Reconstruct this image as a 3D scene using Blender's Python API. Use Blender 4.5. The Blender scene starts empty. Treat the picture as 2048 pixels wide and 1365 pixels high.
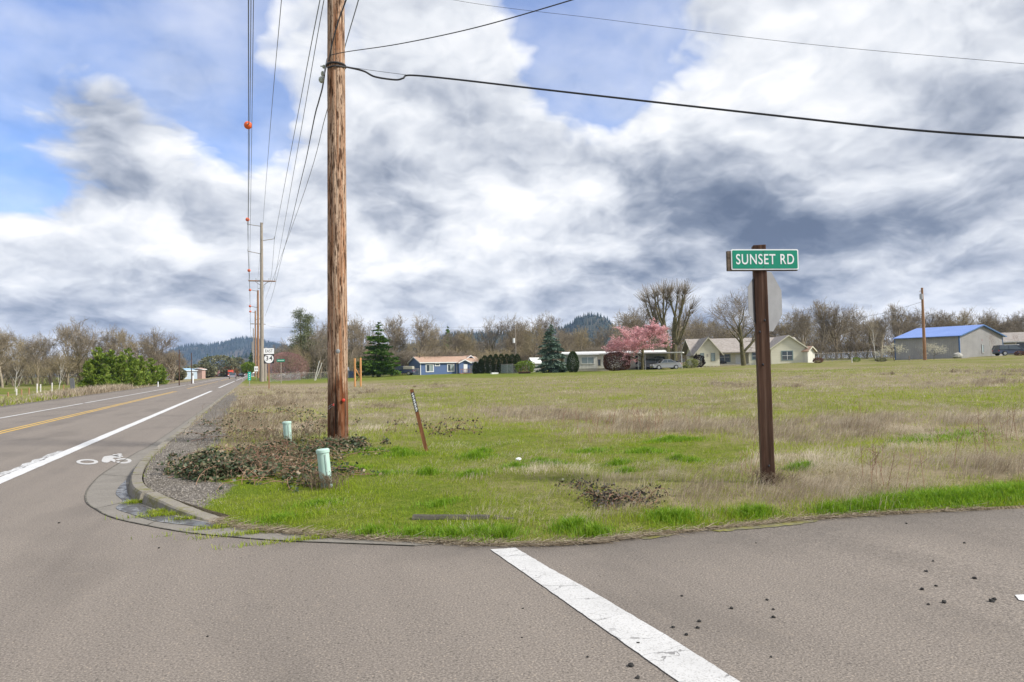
import bpy, math, random
import numpy as np
from mathutils import Vector, Matrix, geometry
random.seed(7)
RS = np.random.RandomState(11)
C = bpy.context.scene.collection
SC = bpy.context.scene
PI = math.pi
# ------------------------------------------------------------------ camera, sky, sun, exposure
FPX, CW, CH = 1400.0, 2048.0, 1365.0
EYE = Vector((0, 0, 1.55))
YAW, PITCH, ROLL = 20.27, 2.25, -1.0
ROT = Matrix.Rotation(math.radians(-YAW), 3, 'Z') @ Matrix.Rotation(math.radians(90 + PITCH), 3, 'X') @ Matrix.Rotation(math.radians(ROLL), 3, 'Z')
cd = bpy.data.cameras.new('camera'); cam = bpy.data.objects.new('camera', cd); C.objects.link(cam)
cd.sensor_width = 36; cd.lens = FPX / CW * 36; cd.clip_start = 0.05; cd.clip_end = 20000
cam.matrix_world = Matrix.Translation(EYE) @ ROT.to_4x4()
SC.camera = cam
SC.view_settings.view_transform = 'Standard'; SC.view_settings.look = 'None'
SC.view_settings.exposure = 0.45; SC.view_settings.gamma = 1
SUN_AZ, SUN_EL = 128.0, 40.0
sl = bpy.data.lights.new('sun', 'SUN'); sl.energy = 4.2; sl.angle = math.radians(9); sl.color = (1, .95, .87)
so = bpy.data.objects.new('sun', sl); C.objects.link(so)
a, e = math.radians(SUN_AZ), math.radians(SUN_EL)
SD = Vector((math.sin(a) * math.cos(e), math.cos(a) * math.cos(e), math.sin(e)))
so.rotation_euler = SD.to_track_quat('Z', 'Y').to_euler()

def ray(px, py):
    return ROT @ Vector(((px - CW / 2) / FPX, -(py - CH / 2) / FPX, -1))
_h = ROT @ Vector((0, 0, -1)); FW = Vector((_h.x, _h.y, 0)).normalized(); RT = Vector((FW.y, -FW.x, 0))
def hor(px): return 748.5 - (px - 505) * 0.01745
SLOPE = 0.0185
def T(x):
    x = np.asarray(x, float)
    t = np.clip(x - 3, 0, None)
    r = np.where(t < 5, SLOPE * t * t / 10, SLOPE * (t - 2.5))
    u = np.clip(x - 130, 0, None)
    r = r - SLOPE * np.where(u < 60, u * u / 120, u - 30)
    return r
def T1(x): return float(T(x))
def G(px, py, off=0.0):
    """where the sight line through a pixel meets the ground"""
    d = ray(px, py); z = off
    for _ in range(12):
        s = (EYE.z - z) / -d.z
        p = EYE + d * s; z = T1(p.x) + off
    return Vector((p.x, p.y, z))
def D(px, py, depth):
    d = ray(px, py); k = depth / (d.x * FW.x + d.y * FW.y)
    return EYE + d * k
def F(px, depth, off=0.1):
    p = D(px, hor(px), depth); return Vector((p.x, p.y, T1(p.x) + off))
def topz(px, py, depth): return D(px, py, depth).z

# ---- world
w = bpy.data.worlds.new('World'); SC.world = w; w.use_nodes = True
nt = w.node_tree; nt.nodes.clear(); N = nt.nodes; Lk = nt.links.new
def nd(t, **k):
    n = N.new(t)
    for a_, v in k.items(): setattr(n, a_, v)
    return n
def mth(op, a_, b_=None, c_=None, clamp=False):
    n = N.new('ShaderNodeMath'); n.operation = op; n.use_clamp = clamp
    for i, v in enumerate((a_, b_, c_)):
        if v is None: continue
        if isinstance(v, (int, float)): n.inputs[i].default_value = v
        else: Lk(v, n.inputs[i])
    return n.outputs[0]
def vmt(op, a_, b_=None, sc=None):
    n = N.new('ShaderNodeVectorMath'); n.operation = op
    for i, v in enumerate((a_, b_)):
        if v is None: continue
        if isinstance(v, (tuple, list, Vector)): n.inputs[i].default_value = tuple(v)
        else: Lk(v, n.inputs[i])
    if sc is not None:
        if isinstance(sc, (int, float)): n.inputs['Scale'].default_value = sc
        else: Lk(sc, n.inputs['Scale'])
    return n
tc = nd('ShaderNodeTexCoord'); DIR = tc.outputs['Generated']
sky = nd('ShaderNodeTexSky'); sky.sky_type = 'NISHITA'; sky.sun_disc = False
sky.sun_elevation = math.radians(SUN_EL); sky.sun_rotation = math.radians(SUN_AZ)
sky.air_density = 1.0; sky.dust_density = 0.6; sky.ozone_density = 1.5
sep = nd('ShaderNodeSeparateXYZ'); Lk(DIR, sep.inputs[0])
zc = mth('MAXIMUM', sep.outputs[2], 0.0)
den = mth('ADD', zc, 0.36)
inv = mth('DIVIDE', 1.0, den)
pl = vmt('SCALE', DIR, sc=inv).outputs[0]
def wnoise(vec, scale, detail, rough, dist=0.0, lac=2.0):
    n = nd('ShaderNodeTexNoise', noise_dimensions='2D'); n.inputs['Scale'].default_value = scale; n.inputs['Detail'].default_value = detail
    n.inputs['Roughness'].default_value = rough; n.inputs['Distortion'].default_value = dist
    n.inputs['Lacunarity'].default_value = lac
    Lk(vec, n.inputs['Vector']); return n
wob = wnoise(pl, 2.6, 4, 0.55)
wv = vmt('SUBTRACT', wob.outputs['Color'], (.5, .5, .5)).outputs[0]
dirw = vmt('NORMALIZE', vmt('ADD', DIR, vmt('SCALE', wv, sc=0.16).outputs[0]).outputs[0]).outputs[0]
def bumps(lst):
    acc = 0.0
    for (px, py, s, amp) in lst:
        dv = ray(px, py).normalized(); k = 1 / (s / FPX) ** 2
        dt = vmt('DOT_PRODUCT', dirw, dv).outputs['Value']
        ex = mth('EXPONENT', mth('MULTIPLY_ADD', dt, k, -k))
        acc = mth('MULTIPLY_ADD', ex, amp, acc)
    return acc
COVER = [(60, 90, 190, -.34), (280, 10, 170, -.30), (450, 240, 80, -.28), (430, 360, 60, -.22), (20, 300, 80, -.16), (420, 90, 70, -.14), (250, 260, 120, .24), (560, 150, 70, .10), (350, 330, 60, .12),
         (880, 150, 120, .08), (1120, 130, 90, -.26), (1200, 240, 90, -.26), (1350, 60, 110, -.26), (1040, 10, 80, -.18),
         (850, 270, 150, .20), (1640, 250, 200, .30), (1500, 500, 320, .30), (900, 480, 200, .18), (300, 520, 250, .18)]
DARK = [(1500, 420, 110, .30), (1720, 440, 120, .36), (1960, 420, 120, .34), (1380, 490, 80, .36), (1560, 535, 80, .34), (1290, 370, 60, .10), (170, 300, 90, .16), (330, 290, 80, .14),
        (780, 330, 110, .20), (960, 300, 60, .16), (80, 640, 110, .14), (350, 610, 110, .12), (920, 570, 100, .12), (1170, 580, 80, .16),
        (1640, 150, 120, -.22), (1500, 320, 60, -.16), (350, 455, 50, -.24), (950, 430, 80, -.20), (740, 605, 40, -.25), (1850, 610, 130, -.26), (1050, 450, 70, -.12), (1250, 560, 60, -.10)]
cov = bumps(COVER); drk = bumps(DARK)
def cloudn(v):
    a_ = wnoise(v, 2.7, 9, 0.50, 0.1).outputs['Fac']
    vo = nd('ShaderNodeTexVoronoi', voronoi_dimensions='2D', feature='F1', normalize=True); vo.inputs['Scale'].default_value = 4.2; vo.inputs['Detail'].default_value = 3; vo.inputs['Roughness'].default_value = .5
    vo.inputs['Lacunarity'].default_value = 2.3
    vd = vmt('ADD', v, vmt('SCALE', wv, sc=.28).outputs[0]).outputs[0]; Lk(vd, vo.inputs['Vector'])
    return mth('ADD', mth('MULTIPLY', a_, .66), mth('MULTIPLY', mth('SUBTRACT', .86, vo.outputs['Distance']), .50))
n1 = cloudn(pl)
upv = vmt('ADD', DIR, (SD.x * .02, SD.y * .02, .03)).outputs[0]
s2 = nd('ShaderNodeSeparateXYZ'); Lk(upv, s2.inputs[0])
pl2 = vmt('SCALE', upv, sc=mth('DIVIDE', 1.0, mth('ADD', mth('MAXIMUM', s2.outputs[2], 0), .36))).outputs[0]
n2 = cloudn(pl2)
hz = mth('MULTIPLY', mth('EXPONENT', mth('MULTIPLY', zc, -5.0)), 0.22)
dens = mth('ADD', mth('ADD', n1, cov), hz)
mr = nd('ShaderNodeMapRange'); mr.interpolation_type = 'SMOOTHSTEP'
mr.inputs['From Min'].default_value = .42; mr.inputs['From Max'].default_value = .66
Lk(dens, mr.inputs['Value']); alpha0 = mr.outputs[0]
wisp = wnoise(pl, 4.0, 5, .5, .2).outputs['Fac']
alpha = mth('MINIMUM', mth('MAXIMUM', alpha0, mth('MULTIPLY', mth('SUBTRACT', wisp, .20), 1.0)), 1.0)
relief = mth('MULTIPLY', mth('SUBTRACT', n1, n2), 2.2)
body = mth('MULTIPLY', mth('SUBTRACT', mth('ADD', n1, mth('MULTIPLY', cov, .4)), .55), -.5)
br = mth('MULTIPLY_ADD', mth('SUBTRACT', mth('ADD', mth('ADD', mth('MULTIPLY_ADD', mth('EXPONENT', mth('MULTIPLY', zc, -11.0)), .16, .755), relief), body), mth('MULTIPLY', drk, .92)), .86, .14)
cr = nd('ShaderNodeValToRGB'); Lk(br, cr.inputs[0])
els = cr.color_ramp.elements
els[0].position = 0.0; els[0].color = (.12, .155, .23, 1)
els[1].position = 1.0; els[1].color = (.95, .95, .96, 1)
for p_, c_ in ((.25, (.205, .245, .325, 1)), (.5, (.44, .475, .55, 1)), (.75, (.72, .745, .79, 1))):
    q = els.new(p_); q.color = c_
bg1 = nd('ShaderNodeBackground'); bg1.inputs[1].default_value = 0.135
tint = nd('ShaderNodeMix', data_type='RGBA', blend_type='MULTIPLY'); tint.inputs[0].default_value = 1
Lk(sky.outputs[0], tint.inputs[6]); tint.inputs[7].default_value = (.72, .86, 1.18, 1)
Lk(tint.outputs[2], bg1.inputs[0])
bg2 = nd('ShaderNodeBackground'); bg2.inputs[1].default_value = 0.86; Lk(cr.outputs[0], bg2.inputs[0])
mx = nd('ShaderNodeMixShader'); Lk(alpha, mx.inputs[0]); Lk(bg1.outputs[0], mx.inputs[1]); Lk(bg2.outputs[0], mx.inputs[2])
ow = nd('ShaderNodeOutputWorld'); Lk(mx.outputs[0], ow.inputs[0])

w.cycles.sampling_method = 'MANUAL'; w.cycles.sample_map_resolution = 256
SC.cycles.max_bounces = 5; SC.cycles.diffuse_bounces = 2; SC.cycles.glossy_bounces = 2; SC.cycles.volume_bounces = 0
# ------------------------------------------------------------------ materials
class MT:
    """small node helper for one material"""
    def __init__(s, name, rough=.85, spec=.25, metal=0.0):
        s.m = bpy.data.materials.new(name); s.m.use_nodes = True; s.t = s.m.node_tree
        s.b = s.t.nodes['Principled BSDF']; s.b.inputs['Roughness'].default_value = rough
        s.b.inputs['Specular IOR Level'].default_value = spec; s.b.inputs['Metallic'].default_value = metal
        s.tc = s.n('ShaderNodeTexCoord'); s.P = s.tc.outputs['Object']
    def n(s, t, **k):
        x = s.t.nodes.new(t)
        for a_, v in k.items(): setattr(x, a_, v)
        return x
    def l(s, a_, b_): s.t.links.new(a_, b_)
    def put(s, v, i):
        if isinstance(v, (int, float)): i.default_value = v
        elif isinstance(v, (tuple, list)): i.default_value = (tuple(v) + (1,))[:4] if i.type == 'RGBA' else tuple(v)
        else: s.l(v, i)
    def vec(s, sc):
        x = s.n('ShaderNodeMapping'); s.l(s.P, x.inputs[0]); x.inputs['Scale'].default_value = sc; return x.outputs[0]
    def noise(s, scale=5, detail=6, rough=.6, vec=None, dist=0):
        x = s.n('ShaderNodeTexNoise'); x.inputs['Scale'].default_value = scale; x.inputs['Detail'].default_value = detail
        x.inputs['Roughness'].default_value = rough; x.inputs['Distortion'].default_value = dist
        s.l(vec if vec is not None else s.P, x.inputs['Vector']); return x.outputs['Fac']
    def voro(s, scale=5, vec=None, feat='F1', out='Distance', rnd=1.0):
        x = s.n('ShaderNodeTexVoronoi'); x.feature = feat; x.inputs['Scale'].default_value = scale
        x.inputs['Randomness'].default_value = rnd
        s.l(vec if vec is not None else s.P, x.inputs['Vector']); return x.outputs[out]
    def ramp(s, f, stops):
        x = s.n('ShaderNodeValToRGB'); s.l(f, x.inputs[0]); e_ = x.color_ramp.elements
        while len(e_) < len(stops): e_.new(.5)
        for q, (p_, c_) in zip(e_, stops):
            q.position = p_; q.color = (c_, c_, c_, 1) if isinstance(c_, (int, float)) else tuple(c_) + (1,)
        return x.outputs[0]
    def mix(s, f, a_, b_, mode='MIX'):
        x = s.n('ShaderNodeMix', data_type='RGBA', blend_type=mode); s.put(f, x.inputs[0]); s.put(a_, x.inputs[6]); s.put(b_, x.inputs[7]); return x.outputs[2]
    def math(s, op, a_, b_=0.0, clamp=False):
        x = s.n('ShaderNodeMath', operation=op, use_clamp=clamp); s.put(a_, x.inputs[0]); s.put(b_, x.inputs[1]); return x.outputs[0]
    def attr(s, name):
        x = s.n('ShaderNodeAttribute', attribute_name=name); return x.outputs['Fac']
    def sepP(s):
        x = s.n('ShaderNodeSeparateXYZ'); s.l(s.P, x.inputs[0]); return x.outputs
    def color(s, c): s.put(c, s.b.inputs['Base Color']); return s
    def bump(s, h, st=.3, dist=.01):
        x = s.n('ShaderNodeBump'); x.inputs['Strength'].default_value = st; x.inputs['Distance'].default_value = dist
        s.l(h, x.inputs['Height']); s.l(x.outputs[0], s.b.inputs['Normal']); return s
def two(name, c1, c2, scale=3, rough=.85, spec=.25, stretch=None, bump=.2, bd=.01, metal=0, lo=.35, hi=.65):
    k = MT(name, rough, spec, metal); v = k.vec(stretch) if stretch else None
    n_ = k.noise(scale, 7, .62, v); k.color(k.ramp(n_, [(lo, c1), (hi, c2)]))
    if bump: k.bump(n_, bump, bd)
    return k.m
def leafmat(name, c1, c2, trans=.35, rough=.6, c3=None):
    k = MT(name, rough, .3)
    r = k.attr('rnd'); st = [(0, c1), (1, c2)] if c3 is None else [(0, c1), (.6, c2), (1, c3)]
    col = k.ramp(r, st); k.color(col)
    tr = k.n('ShaderNodeBsdfTranslucent'); k.l(col, tr.inputs[0])
    ms = k.n('ShaderNodeMixShader'); ms.inputs[0].default_value = trans
    k.l(k.b.outputs[0], ms.inputs[1]); k.l(tr.outputs[0], ms.inputs[2]); k.l(ms.outputs[0], k.t.nodes['Material Output'].inputs[0])
    return k.m
MAT = {}
def asphalt():
    k = MT('asphalt', .88, .25)
    big = k.noise(.22, 5, .6); mid = k.noise(1.6, 6, .65); ag = k.noise(75, 3, .75)
    base = k.ramp(big, [(.3, (.150, .132, .116)), (.7, (.245, .217, .190))])
    base = k.mix(.5, base, k.ramp(mid, [(.3, (.165, .148, .132)), (.7, (.25, .222, .195))]))
    base = k.mix(.72, base, k.ramp(ag, [(.36, (.050, .045, .041)), (.5, (.21, .19, .172)), (.66, (.50, .45, .40))]))
    vc = k.voro(55, out='Color'); hs = k.n('ShaderNodeSeparateColor'); k.l(vc, hs.inputs[0])
    vd = k.voro(55)
    spk = k.math('MULTIPLY', k.math('GREATER_THAN', hs.outputs[0], .93), k.math('LESS_THAN', vd, .32))
    base = k.mix(k.math('MULTIPLY', spk, .6), base, (.55, .47, .38))
    spd = k.math('MULTIPLY', k.math('LESS_THAN', hs.outputs[1], .07), k.math('LESS_THAN', vd, .4))
    base = k.mix(k.math('MULTIPLY', spd, .75), base, (.04, .038, .036))
    # long tracks along the highway and patch of darker binder
    st = k.noise(1.0, 4, .6, k.vec((1.1, .02, 1)))
    base = k.mix(.35, base, k.ramp(st, [(.35, (.165, .146, .130)), (.65, (.25, .222, .195))]))
    # dark damp edge of the side road follows dist attribute
    ed = k.attr('edge'); base = k.mix(k.math('MULTIPLY', ed, k.math('MULTIPLY', k.ramp(mid, [(.3, .4), (.6, 1.0)]), .55)), base, (.07, .067, .065))
    # cracks
    cv = k.voro(.33, k.vec((1, 1, 1)), 'DISTANCE_TO_EDGE')
    k.P2 = None
    wn = k.n('ShaderNodeTexNoise'); wn.inputs['Scale'].default_value = 1.2; wn.inputs['Detail'].default_value = 7; k.l(k.P, wn.inputs['Vector'])
    va = k.n('ShaderNodeVectorMath', operation='ADD'); sc_ = k.n('ShaderNodeVectorMath', operation='SCALE'); sc_.inputs['Scale'].default_value = 1.1
    k.l(wn.outputs['Color'], sc_.inputs[0]); k.l(k.P, va.inputs[0]); k.l(sc_.outputs[0], va.inputs[1])
    sm = k.noise(.55, 3, .5, k.vec((1.6, .7, 1))); base = k.mix(k.math('MULTIPLY', k.ramp(sm, [(.52, 0.0), (.66, 1.0)]), .28), base, (.10, .09, .082))
    gs = k.noise(6.5, 6, .75); base = k.mix(k.math('MULTIPLY', k.ramp(gs, [(.56, 0.0), (.70, 1.0)]), .30), base, (.30, .26, .215))
    cr_ = k.voro(.16, va.outputs[0], 'DISTANCE_TO_EDGE')
    ck = k.math('MULTIPLY', k.math('LESS_THAN', cr_, .0010), k.ramp(k.noise(.5), [(.56, 0.0), (.64, 1.0)]))
    base = k.mix(k.math('MULTIPLY', ck, .4), base, (.05, .048, .045))
    base = k.mix(1.0, base, (.885, .855, .815), 'MULTIPLY')
    k.color(base)
    k.bump(k.math('ADD', ag, k.math('MULTIPLY', vd, -.5)), .5, .004)
    return k.m
MAT['asphalt'] = asphalt()
def paint(name, c, wear=.42, crack=False, sc=14):
    k = MT(name, .7, .3)
    n_ = k.noise(sc, 8, .7); n2_ = k.noise(1.5, 4, .6)
    f = k.ramp(k.math('ADD', n_, k.math('MULTIPLY', n2_, .35)), [(wear, 0.0), (wear + .08, 1.0)])
    col = k.mix(k.ramp(k.noise(3), [(.3, 0.0), (.7, 1.0)]), c, tuple(v * .85 for v in c))
    col = k.mix(k.ramp(k.noise(90, 4, .7), [(.36, .75), (.48, 0.0)]), col, (.27, .26, .245))
    base = k.mix(f, (.19, .18, .17), col)
    if crack:
        wn = k.n('ShaderNodeTexNoise'); wn.inputs['Scale'].default_value = 5; wn.inputs['Detail'].default_value = 6; k.l(k.P, wn.inputs['Vector'])
        va = k.n('ShaderNodeVectorMath', operation='ADD'); s_ = k.n('ShaderNodeVectorMath', operation='SCALE'); s_.inputs['Scale'].default_value = .28
        k.l(wn.outputs['Color'], s_.inputs[0]); k.l(k.P, va.inputs[0]); k.l(s_.outputs[0], va.inputs[1])
        cr_ = k.voro(2.6, va.outputs[0], 'DISTANCE_TO_EDGE')
        ck = k.math('MULTIPLY', k.math('LESS_THAN', cr_, .006), k.ramp(k.noise(1.1, 3), [(.50, 0.0), (.58, 1.0)]))
        mp = k.n('ShaderNodeMapping'); k.l(va.outputs[0], mp.inputs[0]); mp.inputs['Scale'].default_value = (.5, 3.2, 1); mp.inputs['Rotation'].default_value = (0, 0, .3)
        c2 = k.voro(1.0, mp.outputs[0], 'DISTANCE_TO_EDGE')
        ck2 = k.math('MULTIPLY', k.math('LESS_THAN', c2, .006), k.ramp(k.noise(2.3, 2), [(.42, 0.0), (.5, 1.0)]))
        base = k.mix(k.math('MULTIPLY', k.math('MAXIMUM', ck, ck2), .8), base, (.15, .145, .14))
    k.color(base); k.bump(n_, .25, .003); return k.m
MAT['white_paint'] = paint('white_paint', (.64, .64, .63), .38)
MAT['bike_paint'] = paint('bike_paint', (.52, .51, .49), .45)
MAT['worn_paint'] = paint('worn_paint', (.66, .66, .65), .62)
MAT['bar_paint'] = paint('bar_paint', (.56, .555, .54), .10, True)
MAT['yellow_paint'] = paint('yellow_paint', (.68, .42, .06), .46)
def concrete(name, c1, c2, moss=0):
    k = MT(name, .9, .2)
    n_ = k.noise(2.5, 8, .65); f = k.noise(60, 5, .7)
    c = k.mix(.45, k.ramp(n_, [(.3, c1), (.7, c2)]), k.ramp(f, [(.3, tuple(v * .6 for v in c1)), (.7, tuple(v * 1.25 for v in c2))]))
    if moss: c = k.mix(k.ramp(k.noise(5, 6, .7), [(.52, 0.0), (.62, moss)]), c, (.16, .15, .06))
    k.color(c); k.bump(f, .4, .004); return k.m
MAT['gutter'] = concrete('gutter_concrete', (.155, .142, .122), (.25, .23, .20))
MAT['kerb'] = concrete('kerb_concrete', (.15, .135, .11), (.29, .265, .225), .85)
MAT['kerbd'] = concrete('mossy_kerb_concrete', (.05, .047, .038), (.12, .11, .085), .9)
MAT['joint'] = two('joint_dirt', (.06, .056, .048), (.15, .14, .11), 9, lo=.4, hi=.6)
def landmat():
    k = MT('field_soil_and_grass', .95, .1)
    dry = k.attr('dry'); gv = k.attr('gravel')
    a1 = k.noise(.10, 6, .65); a2 = k.noise(.9, 7, .68); a3 = k.noise(9, 6, .7); a4 = k.noise(45, 4, .7)
    f = k.math('ADD', dry, k.math('MULTIPLY', k.math('SUBTRACT', k.math('ADD', k.math('MULTIPLY', a2, .55), k.math('MULTIPLY', a3, .45)), .5), 1.7))
    f = k.math('ADD', f, k.math('MULTIPLY', k.math('SUBTRACT', a1, .5), 1.3))
    col = k.ramp(f, [(.0, (.155, .225, .018)), (.3, (.235, .255, .060)), (.52, (.315, .285, .145)), (.8, (.37, .31, .215)), (1.0, (.38, .315, .235))])
    col = k.mix(.5, col, k.mix(k.ramp(a3, [(.3, 0.0), (.7, 1.0)]), (.05, .05, .025), (.30, .29, .15)), 'OVERLAY')
    fg = k.math('ADD', gv, k.math('MULTIPLY', k.math('SUBTRACT', k.noise(3.5, 6, .7), .5), .9))
    gf = k.ramp(fg, [(.42, 0.0), (.55, 1.0)])
    vg = k.voro(42, out='Color'); hs = k.n('ShaderNodeSeparateColor'); k.l(vg, hs.inputs[0])
    gc = k.ramp(hs.outputs[0], [(0, (.08, .072, .062)), (.5, (.16, .143, .123)), (1, (.31, .28, .245))])
    gc = k.mix(k.ramp(k.noise(1.3, 5), [(.4, 0.0), (.65, .45)]), gc, (.11, .095, .07))
    k.color(k.mix(gf, col, gc))
    k.bump(k.math('ADD', a3, k.math('ADD', k.math('MULTIPLY', a4, .5), k.math('MULTIPLY', k.voro(42), .6))), .8, .04); return k.m
MAT['land'] = landmat()
def woodpole():
    k = MT('weathered_pole_wood', .85, .15)
    z = k.sepP()[2]
    str1 = k.noise(1.0, 7, .65, k.vec((34, 34, .9))); str2 = k.noise(1.0, 5, .6, k.vec((13, 13, .5)))
    spots = k.voro(1.0, k.vec((17, 17, 3.0))); sp2 = k.noise(1.0, 4, .7, k.vec((8, 8, 1.3)))
    c = k.ramp(str1, [(.30, (.10, .055, .032)), (.42, (.30, .185, .115)), (.62, (.50, .37, .27))])
    c = k.mix(k.ramp(str2, [(.50, 0.0), (.60, .6)]), c, (.24, .09, .03))
    drip = k.math('MAXIMUM', k.math('MULTIPLY', k.ramp(spots, [(.26, 1.0), (.42, 0.0)]), k.ramp(sp2, [(.43, 0.0), (.52, 1.0)])), k.ramp(k.noise(1.0, 5, .7, k.vec((22, 22, 1.5)), .4), [(.54, 0.0), (.62, .95)]))
    c = k.mix(k.math('MULTIPLY', drip, .92), c, (.045, .018, .008))
    dots = k.voro(1.0, k.vec((46, 46, 9)))
    c = k.mix(k.math('MULTIPLY', k.math('LESS_THAN', dots, .22), .8), c, (.05, .028, .015))
    # creosote rises from the ground: dark, reddish
    low = k.math('SUBTRACT', 1.0, k.math('DIVIDE', z, 1.75), True)
    lw = k.ramp(k.math('ADD', k.math('MULTIPLY', low, 1.3), k.math('MULTIPLY', k.math('SUBTRACT', sp2, .5), 1.6)), [(.26, 0.0), (.48, 1.0)])
    dk = k.mix(k.ramp(str2, [(.4, 0.0), (.6, 1.0)]), (.022, .012, .008), (.15, .05, .018))
    c = k.mix(k.math('MULTIPLY', lw, k.ramp(k.noise(1, 5, .6, k.vec((11, 11, 1.6))), [(.46, 1.0), (.68, .5)])), c, dk)
    k.color(c); k.bump(k.math('ADD', str1, drip), .6, .012); return k.m
MAT['pole'] = woodpole()
MAT['greypole'] = two('grey_pole_wood', (.20, .17, .14), (.36, .32, .27), 1, stretch=(20, 20, 1), bump=.3)
MAT['brownpole'] = two('brown_pole_wood', (.20, .10, .05), (.38, .23, .13), 1, stretch=(20, 20, 1), bump=.3)
def postwood():
    k = MT('dark_treated_post_wood', .8, .2)
    g1 = k.noise(1, 7, .65, k.vec((30, 30, 1.1))); g2 = k.noise(1, 5, .6, k.vec((9, 9, .45)))
    c = k.ramp(g1, [(.3, (.030, .016, .010)), (.52, (.105, .056, .036)), (.75, (.20, .125, .085))])
    c = k.mix(k.ramp(g2, [(.42, 0.0), (.64, .65)]), c, (.045, .026, .018))
    kn = k.voro(1.0, k.vec((6, 6, 1.5)))
    c = k.mix(k.math('LESS_THAN', kn, .10), c, (.015, .008, .005))
    k.color(c); k.bump(g1, .5, .006); return k.m
MAT['post'] = postwood()
MAT['plank'] = two('plank_wood', (.06, .045, .032), (.15, .115, .085), 1, stretch=(1.5, 25, 25), bump=.4)
MAT['stake'] = two('stake_wood', (.10, .04, .018), (.25, .11, .05), 1, stretch=(25, 25, 1.5))
MAT['orangewood'] = two('new_fence_wood', (.42, .20, .07), (.62, .34, .14), 1, stretch=(15, 15, 1))
def metal(name, c, rough=.45, m=.6, var=.85):
    return two(name, tuple(v * var for v in c), c, 6, rough, .4, bump=.05, metal=m)
def flat(name, c, rough=.5, spec=.4, var=.88, sc=8): return two(name, tuple(v * var for v in c), c, sc, rough, spec, bump=.05)
MAT['alu'] = metal('sign_aluminium', (.25, .255, .26), .6, .25)
MAT['steel'] = metal('galvanised_steel', (.42, .43, .44))
MAT['signgreen'] = flat('sign_green', (.0, .235, .14), .4)
MAT['signwhite'] = flat('sign_white', (.80, .82, .82), .4)
MAT['black'] = flat('black_rubber', (.02, .02, .02), .7)
MAT['signblack'] = flat('sign_black', (.025, .025, .03), .5)
MAT['pedestal'] = two('pale_green_plastic', (.33, .48, .42), (.46, .62, .55), 2.5, .6, .35, bump=.05)
MAT['orange'] = flat('marker_orange', (.80, .13, .03), .5)
MAT['wire'] = flat('wire_black', (.03, .03, .032), .6)
MAT['wiregrey'] = flat('wire_grey', (.14, .15, .17), .5)
MAT['cane'] = two('bramble_cane', (.15, .07, .05), (.36, .23, .15), 4)
MAT['tan'] = two('deck_wood', (.25, .13, .08), (.36, .2, .13), 4)
MAT['bark'] = two('bark_grey', (.13, .105, .075), (.27, .225, .165), 6, bump=.3, bd=.03)
MAT['barkl'] = two('bark_light', (.22, .185, .13), (.38, .33, .25), 6, bump=.3, bd=.03)
MAT['twig'] = two('twig_brown', (.18, .145, .095), (.31, .26, .18), .6, bump=0)
MAT['twigd'] = two('twig_grey', (.16, .135, .10), (.28, .235, .175), .6, bump=0)
MAT['twigr'] = two('twig_ruddy', (.22, .14, .115), (.34, .23, .19), .6, bump=0)
MAT['twigo'] = two('twig_ochre', (.22, .18, .10), (.35, .29, .18), .6, bump=0)
MAT['birch'] = two('birch_bark', (.48, .46, .42), (.68, .66, .62), 4, bump=.1)
MAT['moss'] = two('mossy_bark', (.06, .055, .025), (.17, .15, .075), 5, bump=.4, bd=.04)
MAT['blade'] = None
# ------------------------------------------------------------------ mesh helpers
def tag(o, label=None, cat=None, group=None, kind=None):
    if label: o['label'] = label
    if cat: o['category'] = cat
    if group: o['group'] = group
    if kind: o['kind'] = kind
    return o
def empty(name, loc, rz=0.0, label=None, cat=None, group=None, kind=None):
    o = bpy.data.objects.new(name, None); C.objects.link(o); o.location = loc; o.rotation_euler = (0, 0, rz)
    o.empty_display_size = .2
    return tag(o, label, cat, group, kind)
def link(name, me, mat=None, parent=None):
    o = bpy.data.objects.new(name, me); C.objects.link(o)
    if mat is not None: me.materials.append(MAT[mat] if isinstance(mat, str) else mat)
    if parent is not None: o.parent = parent
    return o
def npmesh(name, V, Q, rnd=None, smooth=False, attrs=None):
    """numpy vertices + faces (n,3) or (n,4)"""
    me = bpy.data.meshes.new(name); V = np.asarray(V, np.float32); Q = np.asarray(Q, np.int32)
    nf, k = Q.shape
    me.vertices.add(len(V)); me.vertices.foreach_set('co', V.ravel())
    me.loops.add(nf * k); me.loops.foreach_set('vertex_index', Q.ravel())
    me.polygons.add(nf); me.polygons.foreach_set('loop_start', np.arange(0, nf * k, k, dtype=np.int32))
    me.polygons.foreach_set('loop_total', np.full(nf, k, np.int32))
    if smooth: me.polygons.foreach_set('use_smooth', np.ones(nf, bool))
    me.update(calc_edges=True)
    at_ = dict(attrs or {})
    if rnd is not None: at_['rnd'] = rnd
    for an, av in at_.items():
        x = me.attributes.new(an, 'FLOAT', 'POINT'); x.data.foreach_set('value', np.asarray(av, np.float32).ravel())
    return me
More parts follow.
